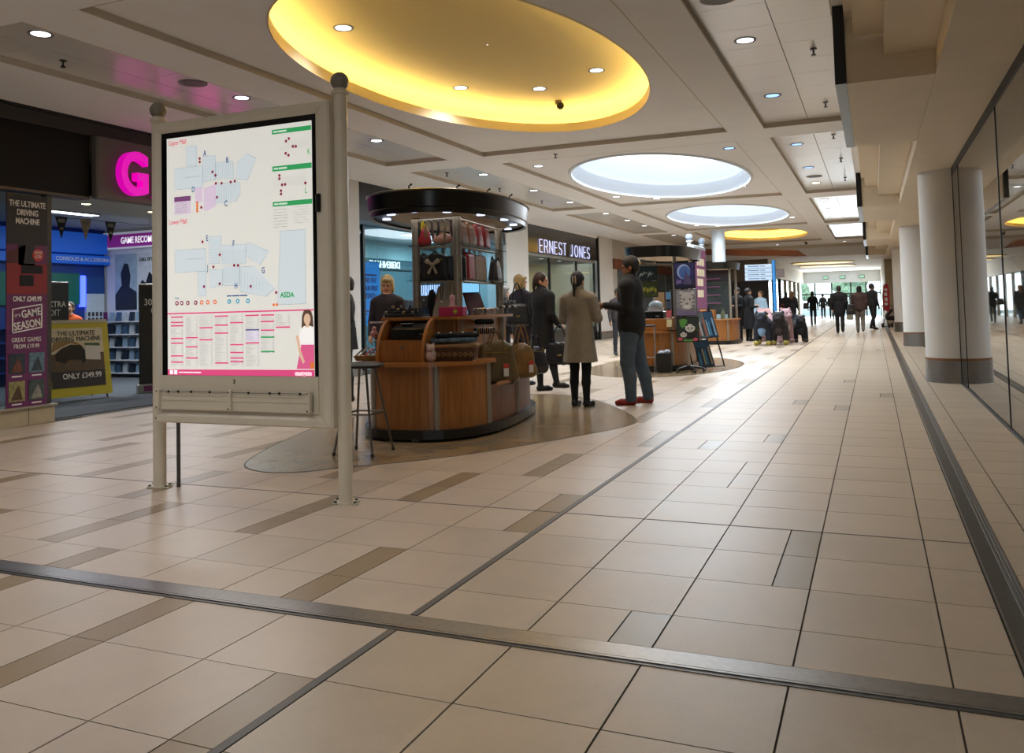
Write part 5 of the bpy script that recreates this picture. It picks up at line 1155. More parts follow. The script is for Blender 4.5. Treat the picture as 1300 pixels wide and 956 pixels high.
for i in range(9):
    x = -4.44+0.053*i; o = MB().tube([(x-0.012,7.955,1.555),(x-0.014,7.95,1.46),(x,7.945,1.40-0.02*(i%3)),(x+0.014,7.95,1.46),(x+0.012,7.955,1.555)],0.004,5).build('necklace', mat('chain_%d' % (i%3), ['#a9a6a2','#b09a5c','#4a4648'][i%3], 0.25, 0.8), None, True)
    MB().sphere((x,7.944,1.392-0.02*(i%3)),0.011,8).build('pendant', mat('pendant_%d' % (i%4), ['#a03040','#c9c4bc','#2f5a78','#1c1a1c'][i%4], 0.3), o, True)
    tag(o, '%s necklace, %s from the left under the lower front glass shelf' % (['silver','gold','dark'][i%3], NTH[i] if i else 'first'), 'necklace', 'necklaces under the shelf')
# hanging scarves and chains at the front top
for i in range(6):
    x = -4.43+0.075*i; o = MB().tube([(x,7.97,2.21),(x+0.005,7.955,2.1),(x+0.02*((i%3)-1),7.96,1.99+0.03*(i%2))],[0.012,0.016,0.011],6).build('belt', mat('belt_%d' % (i%3), ['#15130f','#6d5a3a','#3a1c18'][i%3], 0.5), None, True)
    tag(o, '%s hanging belt, %s from the left under the kiosk canopy' % (['black','olive','dark red'][i%3], NTH[i] if i else 'first'), 'belt', 'belts hanging under the canopy'); MB().lathe([(0.01,-0.004),(0.016,0),(0.01,0.004),(0.01,-0.004)],10,x,7.95,2.2,'y').build('buckle', m_steel, o)
# cash register and till screens
t = thing('till_printer', 'black till printer in the arched drawer unit of the accessories kiosk', 'till', (-4.33, 7.66, 0.972), 0.14)
MB().bbox(-0.20,0.20,-0.19,0.10,0,0.115,0.012).build('case', mat('till_black', '#0c0c0d', 0.25), t); MB().loft([[(-0.19,-0.15,0.116),(0.19,-0.15,0.116),(0.19,0.08,0.116),(-0.19,0.08,0.116)],[(-0.17,-0.04,0.17),(0.17,-0.04,0.17),(0.17,0.08,0.185),(-0.17,0.08,0.185)]]).build('sloped_top', mat('till_black'), t); MB().box(-0.12,0.0,-0.11,-0.05,0.158,0.163).build('receipt', mat('paper_white', '#c9c9c6', 0.6), t); MB().box(0.12,0.15,-0.196,-0.19,0.05,0.06).build('lock_light', mat('brass_dot', '#8d7a4a', 0.4), t)
t = thing('till_screen', 'grey till monitor with a bright blue screen behind the kiosk poles', 'monitor', (-4.50, 8.35, 1.196), 0.1)
MB().bbox(-0.1,0.1,-0.07,0.07,0,0.02,0.005).build('foot', mat('till_grey', '#5a5f68', 0.4), t); MB().tube([(0,0,0.02),(0,0.02,0.15)],0.02).build('stem', mat('till_grey'), t); MB().bbox(-0.17,0.17,-0.02,0.03,0.10,0.36,0.01).build('case', mat('till_grey'), t); MB().box(-0.155,0.155,-0.024,-0.02,0.23,0.345).build('screen', glow('screen_blue', '#9fc6ff', 1.2), t)
t = thing('tablet_screen', 'small light blue screen above the dark red board on the kiosk', 'monitor', (-4.32, 8.9, 1.196), 0.6)
MB().tube([(0,0,0),(0,0,0.25)],0.012).build('stem', m_steel, t); MB().bbox(-0.13,0.13,-0.01,0.015,0.25,0.42,0.006).build('case', mat('till_black'), t); MB().box(-0.12,0.12,-0.014,-0.01,0.262,0.41).build('screen', glow('screen_cyan', '#7fc4ee', 1.0), t); MB().cyl(0,0,0,0.012,0.07,16).build('foot', m_steel, t)
# items on the upper shelf
t = thing('display_board', 'grey slanted display card standing on the kiosk counter', 'display card', (-4.18, 7.98, 1.196), 0.2)
MB().loft([[(-0.10,-0.05,0.0),(0.07,-0.05,0.0),(0.07,-0.04,0.0),(-0.10,-0.04,0.0)],[(-0.06,0.02,0.30),(0.10,0.02,0.33),(0.10,0.03,0.33),(-0.06,0.03,0.30)],[(0.02,0.04,0.38),(0.13,0.03,0.36),(0.13,0.04,0.36),(0.02,0.05,0.38)]]).build('card', mat('card_grey', '#8d8577', 0.7), t); MB().tube([(0.0,0.03,0.25),(0.0,0.12,0.0)],0.006,6).build('strut', m_steel, t)
b = Body(); b.ell((-0.12,0.02,0.14),(0.05,0.07,0.15)); b.build('black_pad', mat('velvet_black', '#0d0c0d', 0.95), 0.012, t)
t = thing('gift_box', 'magenta box with a green and gold flower on the kiosk counter', 'box', (-3.98, 7.82, 1.196), 0.14)
MB().bbox(-0.13,0.13,-0.07,0.07,0,0.095,0.004).build('carton', mat('magenta_box', '#a0184e', 0.5), t)
for k in range(8): a = 2*pi*k/8; MB().prism_y([(0.05+0.012*cos(a)-0.006*sin(a),0.048+0.012*sin(a)+0.006*cos(a)),(0.05+0.036*cos(a),0.048+0.036*sin(a)),(0.05+0.012*cos(a)+0.006*sin(a),0.048+0.012*sin(a)-0.006*cos(a))],-0.0735,-0.07).build('petal', mat('flower_green', '#7d9a3c', 0.5), t)
MB().lathe([(0.012,-0.004),(0.012,0.0),(0.001,0.001)],10,0.05,-0.07,0.048,'y').build('flower_centre', mat('flower_gold', '#d0b050', 0.5), t)
b = Body(); b.cap((-0.05,0.0,0.1),(-0.05,0,0.16),0.03,0.02,0,0.01).ell((-0.05,0,0.19),(0.03,0.03,0.035)); t2 = b.build('figurine', mat('pink_figure', '#c49aa8', 0.5), 0.008); t2.location = (-3.95,7.85,1.193); tag(t2, 'small pink figurine standing on the magenta box', 'figurine')
MB().lathe([(0.045,0.09),(0.05,0.094),(0.045,0.098),(0.045,0.09)],14,-0.05,0,0.012).build('collar', mat('flower_gold'), t2)
t = thing('red_board', 'dark red velvet display board behind bracelets on the kiosk', 'display board', (-4.17, 8.85, 1.196), FACE_X+0.1)
MB().loft([[(-0.28,0.0,0),(0.28,0.0,0),(0.28,0.02,0),(-0.28,0.02,0)],[(-0.26,0.08,0.25),(0.28,0.08,0.25),(0.28,0.1,0.25),(-0.26,0.1,0.25)]]).build('panel', mat('red_velvet', '#4c1416', 0.85), t); MB().tube([(0,0.09,0.22),(0,0.18,0.0)],0.006,6).build('strut', m_steel, t)
br = MB().lathe([(0.034,-0.006),(0.041,0),(0.034,0.006),(0.034,-0.006)], 18, 0,0,0,'y').mesh('bracelet', mat('bracelet_silver', '#b5a9a5', 0.2, 0.8), True)
for i in range(16):
    o = bpy.data.objects.new('bracelet', br); COL.objects.link(o); o.location = (-4.0-0.02*(i//8)-0.01*(i%8), 8.35+0.085*(i%8), 1.236+0.0*(i//8)); o.rotation_euler = (rr.uniform(-0.3,0.3), 0, rr.uniform(0.9,2.0)); o.location.x += 0.09*(i//8)
    tag(o, 'silver bangle standing in a row on the kiosk counter by the red board', 'bracelet', 'bangles on the counter')
pk = thing('watch_rack', 'black tray rack of watches at the left end of the kiosk counter', 'watch rack', (-4.60, 7.86, 1.196), 0.14)
for k in range(3): MB().bbox(-0.18,0.18,-0.12+0.09*k,-0.04+0.09*k,0,0.035+0.03*k,0.004).build('tray', mat('tray_black', '#131214', 0.5), pk)
for k in range(12):
    q = MB().bbox(-0.012,0.012,-0.02,0.02,0,0.03,0.006).build('watch', mat('watch_%d' % (k%3), ['#8d8a84','#3c3a3a','#a58c60'][k%3], 0.3, 0.5)); v = Matrix.Rotation(0.14,4,'Z') @ Vector((-0.15+0.1*(k%4), -0.08+0.09*(k//4), 0)); q.location = (-4.60+v.x, 7.86+v.y, 1.196+0.0355+0.03*(k//4)); q.rotation_euler = (0,0,0.14)
    tag(q, '%s wristwatch, %s from the left in the %s row of the black rack' % (['silver','dark','gold'][k%3], ['first','second','third','fourth'][k%4], ['front','middle','rear'][k//4]), 'watch', 'watches on the rack')
# jewellery tree on the left
jt = thing('jewellery_stand', 'white metal jewellery tree hung with trinkets left of the drawer unit', 'jewellery stand', (-4.74, 7.72, 0.757), 0.1)
m_jw = mat('white_metal', '#b8b4b0', 0.4)
MB().cyl(0,0,0,0.02,0.08,18).build('base', m_jw, jt); MB().tube([(0,0,0.02),(0,0,0.46)],0.011,10).build('stem', m_jw, jt); MB().tube([(-0.17,0,0.39),(0.13,0,0.39)],0.008,8).build('arm', m_jw, jt); MB().tube([(-0.16,0,0.20),(0.02,0,0.20)],0.007,8).build('arm', m_jw, jt)
for k in range(7): MB().sphere((-0.16+0.045*k,0,0.39),0.012,8).build('bead', mat('bead_pink', '#b07d88', 0.5), jt)
for i, (x, z, col) in enumerate(((-0.11,0.27,'#b57a78'),(0.02,0.27,'#a8a0a4'),(0.05,0.20,'#b0a8a0'))):
    b = Body(); b.ell((0,0,0),(0.042,0.035,0.04)).ell((0,0,0.055),(0.025,0.02,0.025)); b.cap((0,0,0.07),(0,0,0.39-z),0.004,0.003,0,0.004); o = b.build('trinket', mat('trinket_'+col.strip('#'), col, 0.6, vary=0.3, scale=40), 0.008); v = Matrix.Rotation(0.1,4,'Z') @ Vector((x,-0.012,z)); o.location = (-4.74+v.x, 7.72+v.y, 0.757+z); tag(o, ['dusty pink plush charm hanging left on the jewellery tree','grey plush charm hanging in the middle of the jewellery tree','pale charm hanging right on the jewellery tree'][i], 'charm', 'charms on the jewellery tree')
t = thing('sunglasses_basket', 'basket of sunglasses and hair clips beside the bar stool', 'basket', (-4.86, 7.62, 0.757), 0.2)
MB().loft([[(-0.12,-0.08,0),(0.12,-0.08,0),(0.12,0.08,0),(-0.12,0.08,0)],[(-0.14,-0.1,0.05),(0.14,-0.1,0.05),(0.14,0.1,0.05),(-0.14,0.1,0.05)]]).build('tray', mat('basket_tan', '#8a6a3e', 0.8), t)
for k in range(5): MB().tube([(-0.12+0.05*k,-0.09,0.05),(-0.07+0.05*k,0.0,0.12+0.02*(k%2)),(-0.05+0.04*k,0.07,0.06)],0.008,6).build('clip_arm', mat('clip_%d' % (k%3), ['#3a2c24','#9d8f84','#c0455c'][k%3], 0.4), t)
# cuddly cat, wicker basket and folded scarves on the front counter
b = Body(); b.ell((0,0,0.06),(0.06,0.05,0.065)).ell((0,-0.01,0.135),(0.045,0.042,0.04)); b.cap((-0.03,-0.01,0.165),(-0.036,-0.01,0.19),0.016,0.004,0,0.01).cap((0.03,-0.01,0.165),(0.036,-0.01,0.19),0.016,0.004,0,0.01)
o = b.build('cat_ornament', mat('ornament_pink_white', '#c4aaa2', 0.5, vary=0.3, scale=25), 0.008); o.location = (-4.03,7.42,0.757); o.rotation_euler=(0,0,0.3); tag(o, 'pale pink cat-shaped ornament on the kiosk worktop by the arch', 'ornament')
MB().lathe([(0.03,0.095),(0.044,0.102),(0.03,0.108),(0.03,0.095)],14,0,-0.005,0).build('bow_collar', m_kblack, o)
t = thing('wicker_basket', 'brown wicker basket on the kiosk worktop holding folded scarves', 'basket', (-3.88, 7.63, 0.757), 0.32)
MB().loft([[(-0.20,-0.13,0),(0.20,-0.13,0),(0.20,0.13,0),(-0.20,0.13,0)],[(-0.24,-0.16,0.13),(0.24,-0.16,0.13),(0.24,0.16,0.13),(-0.24,0.16,0.13)]]).build('basket_body', mat('wicker', '#5c3a22', 0.7, vary=0.6, scale=45, bump=0.6), t); MB().bbox(-0.25,0.25,-0.17,0.17,0.13,0.165,0.008).build('basket_rim', mat('wicker_rim', '#7d5c38', 0.7), t)
for k in range(8): MB().lathe([(0.018,-0.006),(0.026,0.0),(0.018,0.006),(0.018,-0.006)],10,-0.19+0.054*k,-0.155,0.065,'y').build('woven_knot', mat('wicker_rim'), t)
for i, (z, col, lab) in enumerate(((0.167,'#5c7384','folded blue patterned scarf on the wicker basket'),(0.215,'#16181c','folded black scarf with white dots on top of the basket'))):
    b = Body()
    for q in range(4): b.cap((-0.2,-0.1+0.07*q,0.028),(0.2,-0.1+0.07*q,0.028),0.028,0.026,0,0.02)
    o = b.build('scarf', mat('scarf_'+col.strip('#'), col, 0.9, vary=0.6, scale=30), 0.014); o.location = (-3.88+0.02*i,7.64+0.02*i,0.757+z+0.01); o.rotation_euler = (0,0,0.32+0.15*i); tag(o, lab, 'scarf', 'folded scarves')
    if i:
        for q in range(12): MB().sphere((-0.18+0.12*(q%4),-0.1+0.085*(q//4),0.052),0.014,8,sz=0.4).build('dot_print', mat('dot_white', '#c9c9c4', 0.8), o)
# sparkling key rings on the counter end
t = thing('keyring_stand', 'chrome stand of black and white key rings at the right of the kiosk', 'key ring stand', (-3.87, 9.0, 1.196), 0.3)
MB().cyl(0,0,0,0.015,0.06,16).build('base', m_steel, t); MB().tube([(0,0,0.015),(0,0,0.16)],0.008,8).build('stem', m_steel, t); MB().tube([(-0.09,0,0.15),(0.09,0,0.15)],0.006,8).build('arm', m_steel, t)
for k in range(6):
    q = MB().lathe([(0.014,-0.003),(0.018,0),(0.014,0.003),(0.014,-0.003)],12,-0.08+0.032*k,0,0.125,'x').build('ring', m_steel, t); MB().sphere((-0.08+0.032*k,0,0.085),0.018,10).build('fob', mat('fob_%d' % (k%2), ['#15151a','#c0bab4'][k%2], 0.4), q)
t = thing('watch_display', 'dark bracelet stand with hanging charms over the low kiosk shelf', 'bracelet stand', (-3.92, 8.45, 0.523), 0.4)
MB().cyl(0,0,0,0.015,0.09,18).build('base', m_jw, t); MB().tube([(0,0,0.015),(0,0,0.62)],0.012,8).build('stem', m_jw, t)
b = Body(); b.cap((-0.09,0,0.5),(0.09,0,0.5),0.035,0.035).cap((-0.08,0,0.6),(0.08,0,0.6),0.03,0.03); b.build('roll', mat('velvet_black'), 0.012, t)
for k in range(8): MB().lathe([(0.036,-0.005),(0.042,0),(0.036,0.005),(0.036,-0.005)],14,-0.08+0.023*k,0,0.5,'x').build('charm_band', mat('band_%d' % (k%3), ['#b9b4b8','#caa05a','#c98a78'][k%3], 0.3, 0.5), t)

# ---------------------------------------------------------------- bar stool
def bar_stool(loc, rz, label, grp='bar stools', h=0.78):
    t = thing('bar_stool', label, 'stool', loc, rz, grp)
    m = mat('stool_steel', '#6c655c', 0.3, 0.8)
    b = Body(); b.ell((0,0,h),(0.20,0.19,0.026)); b.ell((0,0.05,h+0.01),(0.17,0.12,0.022)); b.build('seat', mat('stool_seat', '#1b1a1b', 0.5), 0.012, t)
    for k in range(4):
        a = pi/4+k*pi/2; l = MB().tube([(0.11*cos(a),0.11*sin(a),h-0.02),(0.27*cos(a),0.27*sin(a),0.02)],0.011,10).build('leg', m, t, True); MB().cyl(0.272*cos(a),0.272*sin(a),0.0,0.028,0.015,10).build('foot', m_black, l)
    r = 0.27-0.16*(0.36/h)*1.0+0.0
    for k in range(4):
        a, b_ = pi/4+k*pi/2, pi/4+(k+1)*pi/2; MB().tube([(0.198*cos(a),0.198*sin(a),0.36),(0.198*cos(b_),0.198*sin(b_),0.36)],0.009,8).build('foot_rest', m, t, True)
    return t
bar_stool((-4.26, 6.56, 0), 0.05, 'bar stool with dark seat and steel legs beside the map board post')

# ================================================================ KIOSK 2 (picture prints)
k2 = thing('kiosk', 'wooden print kiosk with black canopy and hanging animal pictures', 'kiosk', (-3.9, 17.2, 0), 0.0)
def simple_kiosk(k, a, b_, top, canz, cana, canb, n=3.2):
    S = lambda g: superell(0,0,a+g,b_+g,n,48)
    MB().prism(S(0.05),0.03,0.11).build('plinth', m_kblack, k)
    for q in range(4): MB().bbox((a-0.1)*cos(pi/4+q*pi/2)*1.0-0.05,(a-0.1)*cos(pi/4+q*pi/2)+0.05,(b_-0.1)*sin(pi/4+q*pi/2)-0.05,(b_-0.1)*sin(pi/4+q*pi/2)+0.05,0,0.035,0.005).build('castor', m_steel, k)
    pts = S(0); pin_ = S(-0.03)
    for c in range(6):
        r = []
        for i in range(c*8, c*8+9): p, q = pts[i%48], pin_[i%48]; r.append([(*p,0.11),(*p,top),(*q,top),(*q,0.11)])
        MB().loft(r).build('body_panel', m_wood, k); p = pts[c*8]; MB().cyl(p[0],p[1],0.1,top,0.03,12).build('body_post', m_alup, k, True)
    MB().prism(S(0.04),top,top+0.035).build('worktop', m_woodh, k)
    C = lambda g, z: [(x,y,z) for x,y in superell(0,0,cana+g,canb+g,n,48)]
    MB().loft([C(-0.03,canz),C(0,canz),C(0.03,canz+0.2),C(0.04,canz+0.21),C(-0.05,canz+0.2)],caps=False).build('canopy_fascia', m_kblack, k); MB().prism(superell(0,0,cana-0.02,canb-0.02,n,48),canz+0.04,canz+0.06).build('canopy_board', m_kblack, k)
    MB().prism(superell(0,0,cana-0.2,canb-0.2,n,48),canz+0.03,canz+0.04).build('canopy_ceiling', m_kin, k)
simple_kiosk(k2, 0.60, 1.40, 0.72, 2.16, 0.60, 1.42)
for (x, y) in ((-0.42,-0.75),(0.36,-0.75),(0.36,0.85),(-0.42,0.85)): MB().cyl(x,y,0.755,2.22,0.04,16).build('pole', m_alup, k2, True)
MB().bbox(-0.30,0.34,-1.25,-0.85,0.756,0.99,0.01).build('counter_box', m_wood, k2)
MB().box(-0.42,0.36,-0.79,-0.75,2.02,2.06).build('rail', m_alup, k2)
lamp('canopy_lamp', 'AREA', (0,0,2.17), 14, (0.95,0.97,1), k2, 0.6, shape='RECTANGLE', size_y=1.6)
def picture(loc, rz, w, h, label, style, grp='animal prints', tilt_=0.0):
    t = thing('picture', label, 'picture', loc, rz, grp); t.rotation_euler = (tilt_, 0, rz)
    MB().box(-w/2-0.015,w/2+0.015,0,0.012,-0.015,h+0.015).build('frame', m_black if style != 'tiger' else mat('frame_grey', '#4a474c', 0.5), t)
    def S_(name, m, poly): return shape(name, m, [(-w/2+x*w, z*h) for x, z in poly], -getattr(S_, 'k', 0.0)-0.0005, t, 0.0012)
    S_.k = 0.0
    def lay(): S_.k += 0.0012
    box = [(0,0),(1,0),(1,1),(0,1)]
    def blob(m, cx, cz, rx, rz_, name, n=18): lay(); S_(name, m, [(cx+rx*cos(2*pi*i/n), cz+rz_*sin(2*pi*i/n)) for i in range(n)])
    if style == 'moon':
        S_('print_sky', mat('pr_night', '#2b2c5e', 0.4, vary=0.5, scale=9), box); blob(mat('pr_moon', '#8f9fc0', 0.4), 0.45, 0.66, 0.34, 0.3, 'print_moon'); blob(mat('pr_moon_in', '#3f5c98', 0.4), 0.50, 0.63, 0.29, 0.26, 'print_moon_shade')
        lay(); S_('print_hill', mat('pr_hill', '#171630', 0.4), [(0,0),(1,0),(1,0.14),(0.6,0.2),(0.2,0.1),(0,0.14)]); lay(); S_('print_wolf', mat('pr_wolf', '#4a4468', 0.4), [(0.42,0.14),(0.46,0.4),(0.52,0.6),(0.5,0.78),(0.58,0.66),(0.68,0.5),(0.8,0.3),(0.85,0.14)]); lay(); S_('print_mist', mat('pr_mist', '#6a5a8c', 0.4), [(0.05,0.15),(0.35,0.2),(0.3,0.36),(0.2,0.3),(0.1,0.36)])
    elif style == 'tiger':
        S_('print_ground', mat('pr_grey', '#8e8b90', 0.4, vary=0.5, scale=14), box); blob(mat('pr_white_fur', '#b9b4b0', 0.5, vary=0.2, scale=20), 0.55, 0.56, 0.36, 0.36, 'print_face')
        for s_ in (-1,1):
            blob(mat('pr_white_fur'), 0.55+0.27*s_, 0.86, 0.1, 0.1, 'print_ear'); blob(mat('pr_dark', '#26242a', 0.5), 0.55+0.14*s_, 0.63, 0.045, 0.035, 'print_eye')
            for q in range(4): lay(); S_('print_stripe', mat('pr_dark'), [(0.55+s_*0.18,0.80-0.13*q),(0.55+s_*0.36,0.84-0.15*q),(0.55+s_*0.34,0.79-0.15*q)])
        blob(mat('pr_dark'), 0.55, 0.44, 0.06, 0.04, 'print_nose'); blob(mat('pr_muzzle', '#c6c1bc', 0.5), 0.55, 0.34, 0.16, 0.09, 'print_muzzle'); lay(); S_('print_base', mat('pr_lilac', '#6d6480', 0.4), [(0,0),(1,0),(1,0.14),(0,0.2)])
    elif style == 'panda':
        S_('print_ground', mat('pr_forest', '#26332e', 0.4, vary=0.4, scale=14), box); lay(); S_('print_bamboo', mat('pr_green', '#4f8a3c', 0.5), [(0.1,0.9),(0.3,0.95),(0.5,0.9),(0.45,0.68),(0.25,0.55),(0.15,0.65)])
        blob(mat('pr_black', '#15161a', 0.5), 0.62, 0.34, 0.34, 0.24, 'print_body'); blob(mat('pr_panda', '#c4c0ba', 0.5), 0.62, 0.55, 0.24, 0.17, 'print_head'); blob(mat('pr_panda'), 0.30, 0.28, 0.16, 0.11, 'print_cub_head')
        for (x, z, r) in ((0.46,0.68,0.06),(0.79,0.68,0.06),(0.53,0.55,0.045),(0.71,0.55,0.045),(0.62,0.47,0.03),(0.2,0.36,0.04),(0.4,0.36,0.04),(0.25,0.28,0.03),(0.35,0.28,0.03)): blob(mat('pr_black'), x, z, r, r*0.75, 'print_patch', 12)
        blob(mat('pr_pink', '#b84a5a', 0.5), 0.14, 0.1, 0.12, 0.07, 'print_flower'); blob(mat('pr_pink'), 0.86, 0.08, 0.12, 0.07, 'print_flower'); lay(); S_('print_grass', mat('pr_green'), [(0.3,0),(0.75,0),(0.7,0.1),(0.5,0.06),(0.36,0.12)])
    elif style == 'waves':
        S_('print_ground', mat('pr_teal', '#16343c', 0.4, vary=0.4, scale=10), box)
        for q in range(5): lay(); S_('print_foam', mat('pr_foam', '#9fb2b4', 0.5), [(0.05+0.15*q,0.15+0.1*(q%3)),(0.2+0.15*q,0.35+0.1*(q%3)),(0.32+0.13*q,0.3+0.12*(q%2)),(0.2+0.15*q,0.5+0.1*(q%2)),(0.1+0.15*q,0.4)])
    elif style == 'meadow':
        S_('print_ground', mat('pr_meadow', '#3c4a22', 0.5, vary=0.6, scale=14), box)
        for q in range(9): blob(mat('pr_yellow_%d' % (q%2), ['#b09a2c','#6f8a34'][q%2], 0.5), 0.08+0.105*q, 0.42+0.17*((q*5)%4)/4, 0.05, 0.16, 'print_bloom', 10)
    else:
        S_('print_ground', mat('pr_blue_%s' % style, {'night':'#1d3848','city':'#5f6468','sea':'#274a66'}[style], 0.4, vary=0.5, scale=8), box)
        for q in range(6): lay(); S_('print_band', mat('pr_band_%s_%d' % (style,q%3), {'night':['#2f6a86','#14222c','#8a7a5a'],'city':['#a9aaa6','#3b3c40','#9a5a44'],'sea':['#3f7a9c','#1a2c40','#7f9fae']}[style][q%3], 0.4), [(0.05+0.15*q,0.06),(0.16+0.15*q,0.06),(0.16+0.15*q,0.35+0.3*((q*3)%4)/4+0.2),(0.05+0.15*q,0.3+0.3*((q*3)%4)/4+0.2)])
    return t
picture((-4.07,16.42,1.74), 0.0, 0.38, 0.30, 'teal wave picture hanging at the top left of the print kiosk', 'waves')
picture((-4.07,16.42,1.42), 0.0, 0.38, 0.28, 'yellow meadow picture under the teal wave picture', 'meadow')
# rotating print rack on five-star base
rk = thing('print_rack', 'revolving print rack on a black star base beside the kiosk', 'print rack', (-3.18, 15.75, 0), 0.0)
for q in range(5):
    a = 2*pi*q/5+0.3; MB().tube([(0,0,0.11),(0.27*cos(a),0.27*sin(a),0.07)],[0.03,0.018],8).build('base_arm', m_kblack, rk, True); MB().sphere((0.27*cos(a),0.27*sin(a),0.032),0.032,12).build('castor', m_kblack, rk, True)
MB().cyl(0,0,0.09,2.0,0.03,16).build('pole', m_alup, rk, True); MB().box(-0.2,0.2,-0.012,0.012,1.98,2.0).build('top_bar', m_kblack, rk); MB().box(-0.2,0.2,-0.012,0.012,0.58,0.60).build('bottom_bar', m_kblack, rk)
picture((-3.19,15.70,1.55), 0.05, 0.36, 0.46, 'print of a wolf under a blue moon on the revolving rack', 'moon'); picture((-3.18,15.70,1.05), 0.05, 0.37, 0.46, 'print of a white tiger face in the middle of the rack', 'tiger'); picture((-3.17,15.70,0.57), 0.05, 0.38, 0.44, 'print of pandas with bamboo at the bottom of the rack', 'panda')
for i, (z, st, lab) in enumerate(((0.62,'city','grey city print leaning on the slanted side rack'),(0.62,'sea','blue print on the slanted side rack beside the city print'),(0.06,'night','dark blue print lowest on the slanted side rack'))):
    picture((-2.98+0.12*(i==1), 16.1+0.28*i*(i<2)+0.45*(i==2), z), 1.0, 0.38, 0.5, lab, st, 'prints on the slanted rack', -0.32)
sr = thing('slanted_rack', 'black slanted side rack holding prints at the end of the print kiosk', 'rack', (-3.05, 16.45, 0), 1.0)
for x in (-0.42,0.42): MB().tube([(x,-0.16,0.03),(x,0.2,1.2)],0.014,8).build('upright', m_kblack, sr); MB().tube([(x,0.2,1.2),(x,0.32,0.0)],0.014,8).build('rear_leg', m_kblack, sr)
for z in (0.05,0.6,1.15): MB().tube([(-0.42,-0.155+0.31*z,z),(0.42,-0.155+0.31*z,z)],0.01,8).build('crossbar', m_kblack, sr)
t = thing('litter_bin', 'black square waste bin full of paper in front of the print kiosk', 'bin', (-3.60,15.66,0), 0.1)
MB().loft([[(-0.12,-0.12,0),(0.12,-0.12,0),(0.12,0.12,0),(-0.12,0.12,0)],[(-0.14,-0.14,0.36),(0.14,-0.14,0.36),(0.14,0.14,0.36),(-0.14,0.14,0.36)],[(-0.125,-0.125,0.36),(0.125,-0.125,0.36),(0.125,0.125,0.36),(-0.125,0.125,0.36)],[(-0.12,-0.12,0.3),(0.12,-0.12,0.3),(0.12,0.12,0.3),(-0.12,0.12,0.3)]]).build('bucket', mat('bin_black', '#121113', 0.4), t)
b = Body(); b.ell((-0.06,0,0.36),(0.07,0.09,0.05)).ell((0.05,-0.02,0.38),(0.06,0.07,0.05)).ell((0.02,0.06,0.36),(0.06,0.05,0.04)); b.build('crumpled_paper', mat('crumpled', '#b4bcc8', 0.7, vary=0.4, scale=25), 0.015, t)
t = thing('folding_stool', 'grey folding trestle stool standing beside the man in jeans', 'stool', (-3.88,15.40,0), 0.15)
for x in (-0.16,0.16): MB().tube([(x,-0.2,0.0),(x,0.12,0.86)],0.012,8).build('leg', m_steel, t); MB().tube([(x,0.22,0.0),(x,-0.12,0.86)],0.012,8).build('leg', m_steel, t)
MB().bbox(-0.18,0.18,-0.13,0.13,0.855,0.89,0.01).build('seat', mat('stool_seat'), t); MB().tube([(-0.16,-0.09,0.3),(0.16,-0.09,0.3)],0.009,8).build('crossbar', m_steel, t)
t = thing('till_printer', 'black printer on the counter box of the print kiosk', 'printer', (-3.88,16.15,0.992), 0.0)
MB().bbox(-0.2,0.2,-0.15,0.15,0,0.14,0.015).build('case', mat('till_black'), t); MB().box(-0.15,0.1,-0.1,0.02,0.14,0.148).build('paper', mat('paper_white'), t); MB().box(0.05,0.12,-0.154,-0.15,0.03,0.06).build('control', m_steel, t)
t = thing('storage_tub', 'translucent white plastic tub on the print kiosk', 'tub', (-4.0,16.75,1.0), 0.1)
MB().loft([[(-0.12,-0.1,0),(0.12,-0.1,0),(0.12,0.1,0),(-0.12,0.1,0)],[(-0.15,-0.13,0.2),(0.15,-0.13,0.2),(0.15,0.13,0.2),(-0.15,0.13,0.2)]]).build('tub', mat('tub_white', '#b4bcc4', 0.4), t); b = Body(); b.ell((0,0,0.24),(0.14,0.12,0.1)); b.build('bubble_wrap', mat('wrap_grey', '#a3b0b8', 0.3, vary=0.3, scale=30), 0.02, t)
MB().bbox(-0.32,0.36,-0.7,0.2,0.756,0.998,0.01).build('rear_counter', m_wood, k2)
o = tag(MB().bbox(-0.09,0.09,-0.012,0.012,0,0.5,0.004).build('cardboard_sheet', mat('cardboard', '#9a7a55', 0.8)), 'brown cardboard sheet standing behind the white plastic tub', 'cardboard'); o.location = (-3.98,17.05,0.999); MB().box(-0.05,0.05,-0.014,-0.012,0.2,0.28).build('paper_label', mat('paper_white'), o)
t = thing('bauble', 'round cartoon-free coloured bauble hanging from the print kiosk canopy', 'bauble', (-4.1,15.75,2.06)); t['label'] = 'round yellow and white bauble hanging from the print kiosk canopy'
MB().sphere((0,0,0),0.075,16).build('ball', mat('bauble_ball', '#c0b490', 0.4, vary=0.5, scale=18), t, True); MB().lathe([(0.072,-0.02),(0.078,-0.02),(0.078,0.01),(0.072,0.01),(0.072,-0.02)],18).build('stripe', mat('bauble_stripe', '#b58a1c', 0.4), t); MB().tube([(0,0,0.07),(0,0,0.13)],0.004,6).build('string', m_kblack, t)
t = thing('card_carousel', 'tall carousel of postcards between the man and the print rack', 'card carousel', (-3.52,15.95,0.757), 0.3)
MB().cyl(0,0,0,0.02,0.1,18).build('base', m_kblack, t); MB().tube([(0,0,0.02),(0,0,0.78)],0.01,8).build('stem', m_steel, t)
